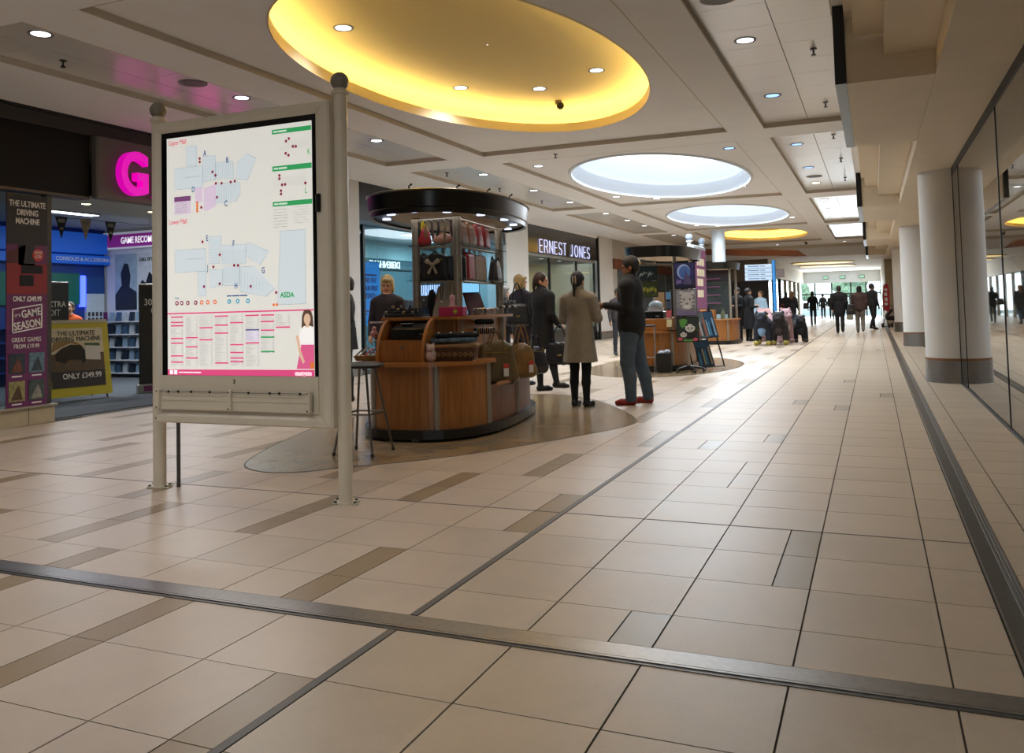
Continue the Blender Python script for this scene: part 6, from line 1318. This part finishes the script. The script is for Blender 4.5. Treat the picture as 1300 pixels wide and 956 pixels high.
for q in range(12):
    a = 2*pi*(q%3)/3; z = 0.08+0.17*(q//3); c_ = mat('card_%d' % (q%5), ['#b04a50','#4a7a9c','#c0b890','#2f3a4c','#8aa06a'][q%5], 0.5)
    MB().loft([[(0.10*cos(a)-0.05*sin(a),0.10*sin(a)+0.05*cos(a),z),(0.10*cos(a)+0.05*sin(a),0.10*sin(a)-0.05*cos(a),z),(0.103*cos(a)+0.05*sin(a),0.103*sin(a)-0.05*cos(a),z),(0.103*cos(a)-0.05*sin(a),0.103*sin(a)+0.05*cos(a),z)],[(0.09*cos(a)-0.05*sin(a),0.09*sin(a)+0.05*cos(a),z+0.14),(0.09*cos(a)+0.05*sin(a),0.09*sin(a)-0.05*cos(a),z+0.14),(0.093*cos(a)+0.05*sin(a),0.093*sin(a)-0.05*cos(a),z+0.14),(0.093*cos(a)-0.05*sin(a),0.093*sin(a)+0.05*cos(a),z+0.14)]]).build('postcard', c_, t)
# ================================================================ KIOSK 3
k3 = thing('kiosk', 'small wooden kiosk with glass case beside the white column', 'kiosk', (-4.42, 27.1, 0), 0.0)
simple_kiosk(k3, 0.52, 0.95, 0.72, 2.28, 0.56, 1.0)
for (x, y) in ((-0.4,-0.6),(0.4,-0.6),(0.4,0.6),(-0.4,0.6)): MB().cyl(x,y,0.755,2.3,0.035,14).build('pole', m_alup, k3, True)
MB().bbox(-0.45,-0.05,-0.85,-0.5,0.756,1.05,0.01).build('counter_box', m_wood, k3)
MB().box(-0.42,0.42,-0.45,-0.42,0.755,1.9).build('case_glass', m_kglass, k3)
for z in (1.25,1.5,1.75,2.0): MB().tube([(-0.38,-0.5,z),(0.1,-0.5,z)],0.012,8).build('pink_rail', mat('pink_rail', '#8c3f74', 0.4), k3)
MB().box(-0.4,0.4,-0.3,-0.28,0.9,2.25).build('back_board', mat('kiosk_dark_board', '#2a1c24', 0.5), k3)
b = Body(); b.cap((0,0,0.02),(0,0,0.18),0.07,0.07).cap((0,0,0.2),(0,0,0.3),0.05,0.03); o = b.build('jar', mat('jar_cream', '#b59a70', 0.4), 0.02); o.location = (-4.3,26.75,0.756); tag(o, 'cream jar on the counter of the small third kiosk', 'jar'); MB().cyl(0,0,0.3,0.34,0.045,14).build('lid', m_steel, o)
# ================================================================ PEOPLE
SKIN = {'light': '#b98a6c', 'tan': '#8a5c3c', 'pale': '#c79c80'}
def person(label, loc, rz, h, skin='light', top='#15141a', legs='#1a1a20', shoes='#101012', hair='#2a1c14', hairstyle='short',
           coat=None, arms=None, legpose=None, headturn=0.0, res=0.014, lean=0.0, collar=None, hem=0.90, bulk=1.0, legw=1.0, skirt=None, grp=None, sleeve=None, gaze=0.0):
    """Front faces -Y. arms: {'L':(elbow,wrist,hand_dir),'R':...} in body units of a 1.75 m figure."""
    s = h/1.75
    root = thing('person', label, 'person', loc, rz, grp)
    V = lambda p: (p[0]*s, p[1]*s, p[2]*s)
    mats = [mat('skin_'+skin, SKIN[skin], 0.5), mat('cloth_'+top.strip('#'), top, 0.85, vary=0.15, scale=14, bump=0.15), mat('trouser_'+legs.strip('#'), legs, 0.85, vary=0.2, scale=12, bump=0.15), mat('shoe_'+shoes.strip('#'), shoes, 0.45), mat('lip', '#8a4a40', 0.5), mat('eye_dark', '#1c1512', 0.3), mat('sole', '#0d0d0d', 0.6)]
    B = Body()
    def cap(a, b, r1, r2, m, k=0.03, sc=(1,1,1)): B.cap(V(a), V(b), r1*s, r2*s, m, k*s, sc)
    def ell(c, r, m, k=0.02): B.ell(V(c), V(r), m, k*s)
    bk = bulk
    lp = legpose or {'L': ((0.10,0,0.50),(0.105,0.03,0.085),(0,-1)), 'R': ((-0.10,0,0.50),(-0.105,0.03,0.085),(0,-1))}
    # pelvis and trunk
    cap((0,0.0,0.96),(0,0.0,1.02),0.125*bk,0.125*bk,2 if hem > 0.97 else 1,0.03,(1.25,0.85,1)); cap((0,0,1.05),(0,-0.005,1.32),0.118*bk,0.128*bk,1,0.04,(1.22,0.85,1)); cap((-0.105*bk,0,1.375),(0.105*bk,0,1.375),0.072*bk,0.072*bk,1,0.06,(1,0.95,1)); cap((0,0.01,1.455),(0.14*bk,0.005,1.395),0.052,0.056*bk,1,0.04); cap((0,0.01,1.455),(-0.14*bk,0.005,1.395),0.052,0.056*bk,1,0.04); cap((0,0,1.30),(0,0.0,1.40),0.12*bk,0.10*bk,1,0.05,(1.2,0.85,1))
    # legs
    for sd, hx in (('L',0.09),('R',-0.09)):
        kn, an, fd = lp[sd]
        cap((hx,0,0.93),kn,0.088*legw,0.062*legw,2,0.03); cap(kn,(kn[0]*0.5+an[0]*0.5,kn[1]*0.5+an[1]*0.5+0.012,kn[2]*0.55+an[2]*0.45),0.060*legw,0.058*legw,2,0.02); cap((kn[0]*0.5+an[0]*0.5,kn[1]*0.5+an[1]*0.5+0.012,kn[2]*0.55+an[2]*0.45),an,0.056*legw,(0.048 if legs != shoes else 0.042)*legw,2,0.02)
        fx, fy = fd; tz = an[2]-0.085
        cap((an[0],an[1],an[2]-0.01),(an[0]-fx*0.02,an[1]-fy*0.02,tz+0.045),0.044,0.04,3,0.01); cap((an[0]-fx*0.025,an[1]-fy*0.025,tz+0.036),(an[0]+fx*0.11,an[1]+fy*0.11,tz+0.036),0.038,0.042,3,0.015); cap((an[0]+fx*0.11,an[1]+fy*0.11,tz+0.034),(an[0]+fx*0.165,an[1]+fy*0.165,tz+0.028),0.040,0.028,3,0.015); cap((an[0]-fx*0.035,an[1]-fy*0.035,tz+0.010),(an[0]+fx*0.16,an[1]+fy*0.16,tz+0.010),0.014,0.014,6,0.006,(1.0,1.0,1))
    # jacket hem / coat skirt
    if coat is None:
        cap((0,0,hem+0.05),(0,0,1.06),0.135*bk,0.125*bk,1,0.03,(1.22,0.9,1))
    else:
        z0, flare = coat
        sk = MB(); rings = []; NS = 40
        zs = [1.12, 1.02, 0.92] + [0.92-(0.92-z0)*i/6 for i in range(1, 7)]
        for zi in zs:
            u = (1.12-zi)/(1.12-z0); a_ = (0.150*bk*(1-u)+flare*1.18*u); b_ = (0.108*bk*(1-u)+flare*0.98*u)
            rings.append([((a_+0.010*u*sin(5*2*pi*i/NS+1.0))*cos(2*pi*i/NS)*s, (b_+0.012*u*sin(7*2*pi*i/NS))*sin(2*pi*i/NS)*s, zi*s) for i in range(NS)])
        rings.append([(x*0.93, y*0.93, z+0.004) for x, y, z in rings[-1]]); rings.append([(x*0.9, y*0.9, z+0.3*s) for x, y, z in rings[-1]])
        sk.loft(rings, caps=True).build('coat_skirt', mats[1], root, True)
    if skirt:
        cap((0,0,skirt[0]+0.1),(0,0,0.98),skirt[1],0.12,1,0.03,(1.2,0.95,1))
    # arms with hands
    ar = arms or {'L': ((0.235,0.03,1.13),(0.24,-0.06,0.88),(0,-0.25,-1)), 'R': ((-0.235,0.03,1.13),(-0.24,-0.06,0.88),(0,-0.25,-1))}
    for sd, sx in (('L',1),('R',-1)):
        el, wr, hd = ar[sd]; sh = (0.170*sx*bk,0.005,1.375)
        th = 1.0 if sleeve is None else sleeve
        cap(sh,el,0.060*bk*th,0.048*bk*th,1,0.045); cap(el,wr,0.049*bk*th,0.036*th,1,0.02)
        d = Vector(hd).normalized(); w = Vector(wr); side = d.cross(Vector((sx*1.0,0,0.01)));
        side = side.normalized() if side.length > 0.1 else Vector((0,1,0)); nrm = d.cross(side).normalized()
        p0 = w+d*0.005; p1 = w+d*0.075
        cap(tuple(w),tuple(p0+d*0.02),0.027,0.026,0,0.01); cap(tuple(p0+d*0.02),tuple(p1),0.026,0.030,0,0.015,(1,1,1))
        for q, (o_, ln_) in enumerate(((-0.030,0.062),(-0.010,0.072),(0.010,0.068),(0.028,0.052))):
            a = p1+side*o_; b = a+d*ln_*0.55+nrm*0.008; c_ = b+d*ln_*0.40+nrm*0.026
            cap(tuple(a-d*0.01),tuple(b),0.0095,0.0088,0,0.004); cap(tuple(b),tuple(c_),0.0088,0.0078,0,0.004)
        a = w+d*0.03-side*0.026; b = a+d*0.035-side*0.022+nrm*0.012; c_ = b+d*0.03+nrm*0.014; cap(tuple(a),tuple(b),0.012,0.0105,0,0.006); cap(tuple(b),tuple(c_),0.0105,0.009,0,0.004)
    # neck and head (turned by headturn about z)
    cap((0,0.012,1.44),(0,0.0,1.53),0.058,0.052,0,0.02)
    ct, st = cos(headturn), sin(headturn); cg, sg = cos(gaze), sin(gaze)
    def H(p):
        y, z = p[1]*cg - p[2]*sg, p[1]*sg + p[2]*cg
        return (p[0]*ct - y*st, p[0]*st + y*ct, 1.615+z)
    def hell(c, r, m, k=0.012): 
        R_ = [[ct, -st*1.0, 0],[st, ct, 0],[0,0,1]]
        B.ell(V(H(c)), V(r), m, k*s, R_)
    hell((0,0.012,0.022),(0.077,0.094,0.100),0); hell((0,-0.022,-0.045),(0.062,0.068,0.068),0); hell((0,-0.045,-0.092),(0.034,0.034,0.026),0)
    hell((0,-0.088,-0.028),(0.013,0.020,0.016),0,0.008); hell((0,-0.084,0.0),(0.009,0.014,0.028),0,0.008)
    for sx in (-1,1):
        hell((0.076*sx,0.018,-0.015),(0.011,0.022,0.032),0,0.006); hell((0.030*sx,-0.078,0.012),(0.026,0.014,0.010),0,0.008); hell((0.030*sx,-0.0845,-0.004),(0.0125,0.006,0.0065),5,0.003); hell((0.031*sx,-0.0885,0.019),(0.020,0.006,0.0045),5,0.003)
    hell((0,-0.084,-0.063),(0.022,0.008,0.007),4,0.003)
    if collar: cap((0,0.01,1.455),(0,0.004,1.505),0.082,0.076,1,0.01,(1,1,1))
    if lean:
        for i, q in enumerate(B.p): pass
    B.build('body', mats, res, root)
    # hair
    Hb = Body()
    def he(c, r, k=0.015): 
        R_ = [[ct, -st*1.0, 0],[st, ct, 0],[0,0,1]]; Hb.ell(V(H(c)), V(r), 0, k*s, R_)
    def hs(c, r): 
        R_ = [[ct, -st*1.0, 0],[st, ct, 0],[0,0,1]]; Hb.sub(V(H(c)), V(r), 0.008*s, R_)
    hm = mat('hair_'+hair.strip('#'), hair, 0.6, vary=0.35, scale=60, bump=0.4, stretch=(1,1,0.15))
    if hairstyle == 'short':
        he((0,0.020,0.034),(0.086,0.100,0.104)); he((0,0.055,-0.02),(0.074,0.06,0.07)); hs((0,-0.11,-0.045),(0.085,0.11,0.105)); hs((0,0,-0.13),(0.12,0.13,0.07))
    elif hairstyle == 'bob':
        he((0,0.022,0.030),(0.089,0.101,0.105)); he((0,0.048,-0.045),(0.088,0.066,0.085)); he((0.068,0.012,-0.045),(0.024,0.045,0.075)); he((-0.068,0.012,-0.045),(0.024,0.045,0.075)); he((0,-0.07,0.07),(0.06,0.03,0.03)); hs((0,-0.13,-0.045),(0.074,0.115,0.10))
    elif hairstyle == 'long':
        he((0,0.022,0.030),(0.090,0.104,0.108)); he((0,0.06,-0.09),(0.088,0.06,0.14)); he((0,0.075,-0.22),(0.085,0.045,0.10)); hs((0,-0.13,-0.06),(0.070,0.11,0.11))
    elif hairstyle == 'pony':
        he((0,0.022,0.030),(0.086,0.100,0.104)); he((0,0.06,-0.01),(0.07,0.06,0.07)); he((0,0.095,0.0),(0.045,0.04,0.05)); he((0,0.115,-0.07),(0.026,0.026,0.07)); he((0.008,0.112,-0.16),(0.018,0.018,0.05)); hs((0,-0.12,-0.05),(0.085,0.11,0.105)); hs((0,-0.02,-0.13),(0.12,0.10,0.07))
    elif hairstyle == 'bun':
        he((0,0.022,0.032),(0.086,0.100,0.104)); he((0,0.09,0.03),(0.055,0.05,0.06)); hs((0,-0.12,-0.05),(0.085,0.11,0.105)); hs((0,-0.01,-0.13),(0.12,0.12,0.07))
    Hb.build('hair', hm, res*0.9, root)
    return root
STAND = lambda w=0.105, y=0.03: {'L': ((w,0,0.50),(w,y,0.085),(0.15,-1)), 'R': ((-w,0,0.50),(-w,y,0.085),(-0.15,-1))}
def stride(f, yaw=0.0): 
    return {'L': ((0.09,-0.10*f,0.51),(0.09,-0.16*f,0.085),(0,-1)), 'R': ((-0.09,0.02*f,0.50),(-0.09,0.26*f,0.125),(0,-1))}
BENT = {'L': ((0.23,0.02,1.13),(0.13,-0.24,1.14),(-0.4,-1,0.2)), 'R': ((-0.23,0.02,1.13),(-0.13,-0.24,1.12),(0.4,-1,0.2))}
FOLD = {'L': ((0.25,-0.03,1.14),(0.05,-0.22,1.12),(-1,-0.3,0)), 'R': ((-0.25,-0.03,1.14),(-0.05,-0.23,1.16),(1,-0.3,0))}
# nearest group
man = person('man in black high-collared jacket, blue jeans and red trainers seen in profile', (-2.88,10.70,0), -1.52, 1.90, 'tan', '#131110', '#4a5661', '#8c2018', '#14100d', 'short', arms={'L': ((0.23,0.0,1.13),(0.15,-0.27,1.17),(-0.1,-1,0.05)), 'R': ((-0.22,0.02,1.12),(-0.12,-0.22,1.14),(0.3,-1,0.1))}, legpose={'L': ((0.12,-0.04,0.50),(0.14,0.0,0.085),(0.1,-1)), 'R': ((-0.12,0.06,0.50),(-0.12,0.15,0.085),(-0.1,-1))}, res=0.0105, collar=True, bulk=1.36, legw=1.34, hem=0.88, gaze=0.12)
person('woman in long beige wool coat and black boots seen from behind', (-3.46,10.33,0), pi-0.15, 1.72, 'light', '#8f8574', '#0f0f11', '#0f0f11', '#1d1410', 'pony', coat=(0.57,0.195), arms={'L': ((0.235,0.0,1.12),(0.12,-0.22,1.16),(-0.6,-1,0.3)), 'R': ((-0.255,-0.02,1.13),(-0.10,-0.24,1.20),(0.6,-1,0.4))}, legpose={'L': ((0.085,0,0.50),(0.085,0.02,0.085),(0.1,-1)), 'R': ((-0.085,0,0.50),(-0.085,0.02,0.085),(-0.1,-1))}, res=0.0105, collar=True, bulk=1.14, sleeve=1.12)
person('woman in long black coat walking right with her head turned', (-4.62,12.05,0), pi-0.55, 1.80, 'light', '#0d0c0e', '#0e0e10', '#0e0e10', '#33190f', 'pony', coat=(0.62,0.17), legpose={'L': ((0.10,-0.02,0.50),(0.09,0.0,0.085),(-0.3,-1)), 'R': ((-0.10,-0.08,0.52),(-0.27,-0.02,0.15),(-0.8,-0.6))}, arms={'L': ((0.24,0.0,1.12),(0.15,-0.2,1.0),(-0.3,-1,-0.3)), 'R': ((-0.24,0.02,1.12),(-0.2,-0.16,0.95),(0.2,-1,-0.4))}, headturn=-0.7, res=0.012, collar=True, bulk=1.2)
person('blonde woman in dark purple quilted jacket by the kiosk', (-5.33,12.95,0), pi-0.45, 1.82, 'pale', '#1b1622', '#15151b', '#101012', '#a58c5c', 'bob', headturn=-0.35, res=0.014, collar=True, bulk=1.12, hem=0.82)
person('grey-haired person in black stooping behind the kiosk end', (-5.98,13.75,0), pi-0.9, 1.66, 'pale', '#15151a', '#1c1c22', '#101012', '#8f8b88', 'bob', res=0.016, collar=True, bulk=1.08)
person('blonde shop assistant in dark plum blouse standing behind the kiosk counter', (-5.93,9.75,0), 0.33, 1.75, 'light', '#21141a', '#141318', '#101012', '#ad945f', 'bob', res=0.011, arms={'L': ((0.22,0.02,1.12),(0.19,-0.12,0.94),(-0.1,-0.6,-1)), 'R': ((-0.22,0.02,1.12),(-0.20,-0.14,0.95),(0.1,-0.6,-1))}, gaze=0.2, bulk=1.0)
person('dark-clothed person half hidden behind the map board post', (-6.95,10.3,0), -0.9, 1.78, 'light', '#141316', '#17171c', '#101012', '#201610', 'short', res=0.016, coat=(0.72,0.16), bulk=1.1)
person('dark-haired person in brown jacket partly hidden behind the man in jeans', (-5.98,21.0,0), 0.5, 1.70, 'tan', '#2a2222', '#1c1c22', '#121212', '#14100d', 'short', res=0.016, bulk=1.05)
# by the third kiosk and further down
person('man in black jacket leaning toward his companion at the third kiosk', (-4.12,28.6,0), -0.7, 1.75, 'light', '#101013', '#131318', '#0d0d0f', '#17110d', 'short', arms=BENT, res=0.016, bulk=1.12, collar=True)
person('person in long black coat standing against the man at the third kiosk', (-3.72,28.35,0), 2.2, 1.72, 'light', '#0e0f12', '#0f0f12', '#0d0d0f', '#1a120e', 'bun', coat=(0.40,0.21), arms=BENT, res=0.016, bulk=1.15, collar=True)
person('woman in pale blue jacket and jeans by the dark shopfront', (-3.80,32.1,0), -0.4, 1.66, 'pale', '#9db6c6', '#27354c', '#15151a', '#8a6a44', 'pony', res=0.018, bulk=1.08, hem=0.92)
person('person in black coat walking beside the woman with the red bag', (-3.95,43.6,0), pi, 1.70, 'light', '#0f0f12', '#17171c', '#101012', '#14100d', 'long', res=0.022, legpose=stride(0.8), bulk=1.1)
person('woman in dark coat and blue jeans carrying a red bag', (-3.60,42.9,0), pi-0.3, 1.72, 'light', '#171519', '#33465c', '#101012', '#6d4a2c', 'long', res=0.022, legpose=stride(0.9), bulk=1.1, hem=0.72)
person('long-haired woman in black walking away with a shoulder bag', (-2.83,45.4,0), pi, 1.72, 'light', '#0f0e11', '#181a22', '#0d0d0f', '#0f0b0a', 'long', res=0.022, legpose=stride(1.0), hem=0.85)
person('broad man in black coat walking away down the mall', (-1.20,34.4,0), pi, 1.80, 'light', '#0e0e11', '#121217', '#0d0d0f', '#15100d', 'short', res=0.016, legpose=stride(0.5), bulk=1.24, legw=1.2, hem=0.74, sleeve=1.1)
person('person in maroon and grey jacket and beige trousers walking away', (-0.50,35.0,0), pi, 1.78, 'light', '#4a3532', '#7d7468', '#2a2420', '#15100e', 'bob', res=0.016, legpose=stride(0.4), bulk=1.24, legw=1.25, hem=0.86)
person('tall man in dark clothes walking beyond the person in maroon', (-0.05,38.2,0), pi-0.8, 1.90, 'tan', '#14171a', '#16181d', '#101012', '#120e0c', 'short', res=0.018, legpose=stride(0.8), headturn=-0.5, bulk=1.1)
person('distant person in black top left of the broad man', (-3.1,60.0,0), pi, 1.68, 'light', '#1a1a1f', '#15171c', '#101012', '#1a130f', 'short', res=0.03, legpose=stride(0.6))
person('distant person in dark coat just left of the broad man', (-2.5,58.5,0), 0.1, 1.66, 'light', '#141418', '#1d2028', '#101012', '#2a1d14', 'bob', res=0.03, legpose=stride(0.5), bulk=1.1)
person('boy in bright orange hooded top looking up in the games shop', (-12.9,10.66,0.004), 0.9, 1.57, 'pale', '#c9541c', '#22252c', '#15151a', '#2a1a10', 'short', res=0.014, gaze=-0.35, headturn=-0.4)
person('man in dark grey jacket inside the games shop behind the tall poster', (-11.3,7.85,0.004), 1.0, 1.80, 'light', '#2c2c2e', '#202024', '#121212', '#2a1c14', 'short', res=0.016, arms=BENT)

# things they wear or carry
t = thing('mobile_phone', 'dark phone held in the hand of the man in jeans', 'phone', (-3.27,10.545,1.29), -1.52)
MB().bbox(-0.035,0.035,-0.07,0.07,0,0.009,0.004).build('case', m_black, t); MB().box(-0.031,0.031,-0.066,0.066,0.009,0.010).build('screen', mat('phone_glass', '#1c2024', 0.1), t)
t = thing('hair_clip', 'cream hair claw on the ponytail of the woman in beige', 'hair clip', (-3.47,10.205,1.60), 0)
for x in (-0.016,0.016): b = Body(); b.cap((x,0,-0.045),(x,-0.008,0.045),0.009,0.009); b.build('prong', mat('clip_cream2', '#c9b8a0', 0.35), 0.006, t)
def shoulder_bag(loc, rz, col, label, w=0.34, h=0.26, d=0.14, strap=0.45, grp='bags carried by shoppers'):
    t = thing('shoulder_bag', label, 'bag', loc, rz, grp); m = mat('bag_'+col.strip('#'), col, 0.4, vary=0.1, scale=15)
    b = Body()
    for i in range(4): x = -w/2+0.05+(w-0.1)*i/3; b.cap((x,0,0.04),(x*0.85,0,h),d/2,d/3,0,0.03)
    b.build('body', m, 0.016, t); MB().tube([(-w*0.3+w*0.6*i/10,0,h+strap*sin(pi*i/10)) for i in range(11)],0.012,6).build('strap', m, t, True); MB().box(-0.03,0.03,-d*0.48,-d*0.40,h*0.4,h*0.5).build('clasp', mat('zip_brass'), t)
    return t
shoulder_bag((-4.93,11.82,1.02), 0.5, '#1d1f22', 'dark grey shoulder bag with gold clasp on the woman in black', strap=0.36)
shoulder_bag((-4.34,12.0,0.43), 0.3, '#17161a', 'large black bag with chain hanging low beside the kiosk', 0.42, 0.26, 0.16, 0.3)
shoulder_bag((-4.05,42.75,0.62), 0.0, '#7a2a24', 'red carrier bag held by the woman in blue jeans', 0.3, 0.3, 0.1, 0.2); shoulder_bag((-3.15,45.3,0.85), 0.2, '#2a2526', 'dark shoulder bag on the long-haired woman', 0.3, 0.26, 0.1, 0.5)
shoulder_bag((-0.80,34.25,0.72), 0.1, '#101013', 'black bag at the side of the broad man', 0.3, 0.32, 0.14, 0.4); shoulder_bag((-0.86,35.0,0.50), 0.1, '#a8a49c', 'pale carrier bag held beside the person in maroon', 0.26, 0.3, 0.1, 0.22)

# ================================================================ PLUSH RIDES AND FAR FURNITURE
def plush(label, loc, rz, body, belly, feet, ear=True, s=1.0):
    t = thing('ride_on_toy', label, 'ride-on toy', loc, rz, 'plush ride-on animals')
    mb, ml, mf = (mat('plush_'+c.strip('#'), c, 0.95, vary=0.25, scale=20, bump=0.4) for c in (body, belly, feet))
    b = Body(); b.cap((0,-0.35*s,0.62*s),(0,0.35*s,0.60*s),0.20*s,0.22*s,0,0.05,(1,1,1)); b.ell((0,-0.42*s,0.80*s),(0.17*s,0.17*s,0.16*s)); b.ell((0,-0.56*s,0.75*s),(0.09*s,0.10*s,0.08*s))
    for x in (-0.15,0.15):
        for y in (-0.32,0.32): b.cap((x*s,y*s,0.5*s),(x*1.15*s,y*1.1*s,0.14*s),0.09*s,0.075*s,0,0.04)
    if ear:
        for x in (-0.12,0.12): b.ell((x*s,-0.38*s,0.94*s),(0.05*s,0.03*s,0.06*s))
    b.cap((0,0.52*s,0.62*s),(0,0.66*s,0.5*s),0.05*s,0.03*s,0,0.03)
    b.build('body', mb, 0.03, t)
    b = Body(); b.ell((0.0,-0.30*s,0.45*s),(0.13*s,0.22*s,0.20*s)); b.build('belly', ml, 0.03, t)
    for x in (-0.15,0.15):
        for y in (-0.32,0.32): MB().sphere((x*1.15*s,y*1.1*s-0.03*s,0.075*s),0.075*s,12,1,1.3,1.0).build('foot', mf, t, True)
    for x in (-0.06,0.06): MB().sphere((x*s,-0.575*s,0.84*s),0.02*s,8).build('eye', m_black, t, True)
    MB().tube([(-0.16*s,-0.25*s,0.95*s),(0.16*s,-0.25*s,0.95*s)],0.016,8).build('handlebar', m_steel, t); MB().tube([(0,-0.25*s,0.78*s),(0,-0.25*s,0.95*s)],0.014,8).build('handle_stem', m_steel, t)
    b = Body(); b.ell((0,0.1*s,0.83*s),(0.15*s,0.22*s,0.05*s)); b.build('saddle', mf, 0.025, t)
    return t
plush('dark plush ride with pale blue belly and yellow feet beside the signpost', (-3.0,25.8,0), 0.0, '#20232e', '#7fa0c0', '#b0a050')
plush('brown-black plush ride right of the one with the blue belly', (-2.56,25.95,0), 0.05, '#241f20', '#3a3230', '#a89a50')
plush('black plush ride at the right rear of the group of rides', (-2.12,27.4,0), 0.2, '#17171b', '#22242c', '#3a3a36', True, 0.85)
plush('pink and white plush ride standing behind the dark ones', (-2.70,27.2,0.0), 0.6, '#a8878c', '#c9c0c0', '#a8868c', True, 1.08)
t = thing('ride_machine', 'pink children\'s ride kiosk with round front behind the plush rides', 'ride machine', (-3.24,28.2,0), 0.1); t.scale = (0.85,0.85,0.82)
MB().bbox(-0.3,0.3,-0.25,0.25,0,0.12,0.02).build('base', mat('ride_brown', '#6d5048', 0.6), t); MB().bbox(-0.26,0.26,-0.2,0.2,0.12,0.95,0.04).build('body', mat('ride_pink', '#8f6460', 0.5), t)
MB().lathe([(0.2,0.0),(0.22,-0.02),(0.2,-0.04),(0.13,-0.03),(0.001,-0.03)],24,0,-0.2,0.5,'y').build('round_panel', mat('ride_pale', '#b8a8a4', 0.5), t, True); MB().lathe([(0.11,0),(0.12,-0.01),(0.11,-0.02),(0.001,-0.02)],24,0,-0.24,0.5,'y').build('round_centre', mat('ride_rose', '#9a6468', 0.5), t, True)
MB().loft([[(-0.28,-0.2,0.95),(0.28,-0.2,0.95),(0.28,0.2,1.0),(-0.28,0.2,1.0)],[(-0.25,-0.1,1.15),(0.25,-0.1,1.15),(0.25,0.15,1.28),(-0.25,0.15,1.28)]]).build('sloped_top', mat('ride_pink'), t); MB().box(-0.14,0.14,-0.17,-0.15,1.02,1.1).build('display', m_black, t)
# fingerpost
t = thing('signpost', 'bright blue signpost with four white finger boards', 'signpost', (-3.2,31.3,0), 0)
MB().cyl(0,0,0,2.72,0.06,16).build('pole', mat('sign_blue', '#2f7fc0', 0.4), t, True); MB().cyl(0,0,0,0.04,0.16,20).build('base', mat('sign_blue'), t)
for k in range(4): MB().bbox(-1.0,-0.07,-0.02,0.02,2.02+0.145*k,2.15+0.145*k,0.006).build('finger_board', mat('finger_white', '#aebfd0', 0.5), t)
for k in range(4): rects('board_lettering', mat('finger_ink', '#4a6480', 0.6), [(-0.9,-0.5,2.07+0.145*k,2.10+0.145*k),(-0.46,-0.3,2.07+0.145*k,2.10+0.145*k)], -0.02, t)
MB().bbox(0.07,0.35,-0.02,0.02,2.1,2.4,0.006).build('finger_board', mat('finger_brown', '#5a4a44', 0.5), t)
# red feather banner, stall seat and trolley on the right
t = thing('feather_banner', 'tall red feather banner by the far right pillar', 'banner', (0.52,41.4,0), 0.0)
MB().cyl(0,0,0,0.03,0.18,16).build('base', m_black, t); MB().tube([(-0.14,0,0.03),(-0.15,0,1.4),(-0.10,0,1.85),(0.05,0,1.95)],0.012,8).build('pole', m_steel, t)
MB().prism_y([(-0.13,0.75),(0.13,0.65),(0.15,1.5),(0.10,1.85),(0.02,1.93),(-0.08,1.85),(-0.14,1.4)],-0.004,0.004).build('flag', mat('flag_red', '#9c1a1c', 0.6), t)
rects('flag_marks', mat('flag_white', '#d0c8c4', 0.6), [(-0.06,0.05,1.6,1.7),(-0.08,0.04,1.38,1.52),(-0.07,0.05,1.15,1.3),(-0.08,0.04,0.95,1.08)], -0.004, t)
t = thing('pushchair', 'dark folded pushchair parked by the right pillars', 'pushchair', (0.62,40.2,0), 0.4)
for x in (-0.2,0.2):
    for y in (-0.3,0.3): MB().lathe([(0.06,-0.02),(0.1,-0.02),(0.1,0.02),(0.06,0.02),(0.06,-0.02)],16,x,y,0.1,'x').build('wheel', m_black, t)
    MB().tube([(x,-0.3,0.1),(x,0.25,0.95)],0.014,8).build('frame_tube', m_steel_dk, t); MB().tube([(x,0.3,0.1),(x,-0.15,0.6)],0.014,8).build('frame_tube', m_steel_dk, t)
MB().tube([(-0.2,0.25,0.95),(0.2,0.25,0.95)],0.016,8).build('handle', m_black, t); b = Body(); b.cap((-0.12,-0.05,0.42),(0.12,-0.05,0.42),0.1,0.1).cap((-0.12,0.1,0.5),(0.12,0.12,0.75),0.07,0.06); b.build('seat', mat('pushchair_cloth', '#2a1c1e', 0.9), 0.025, t)
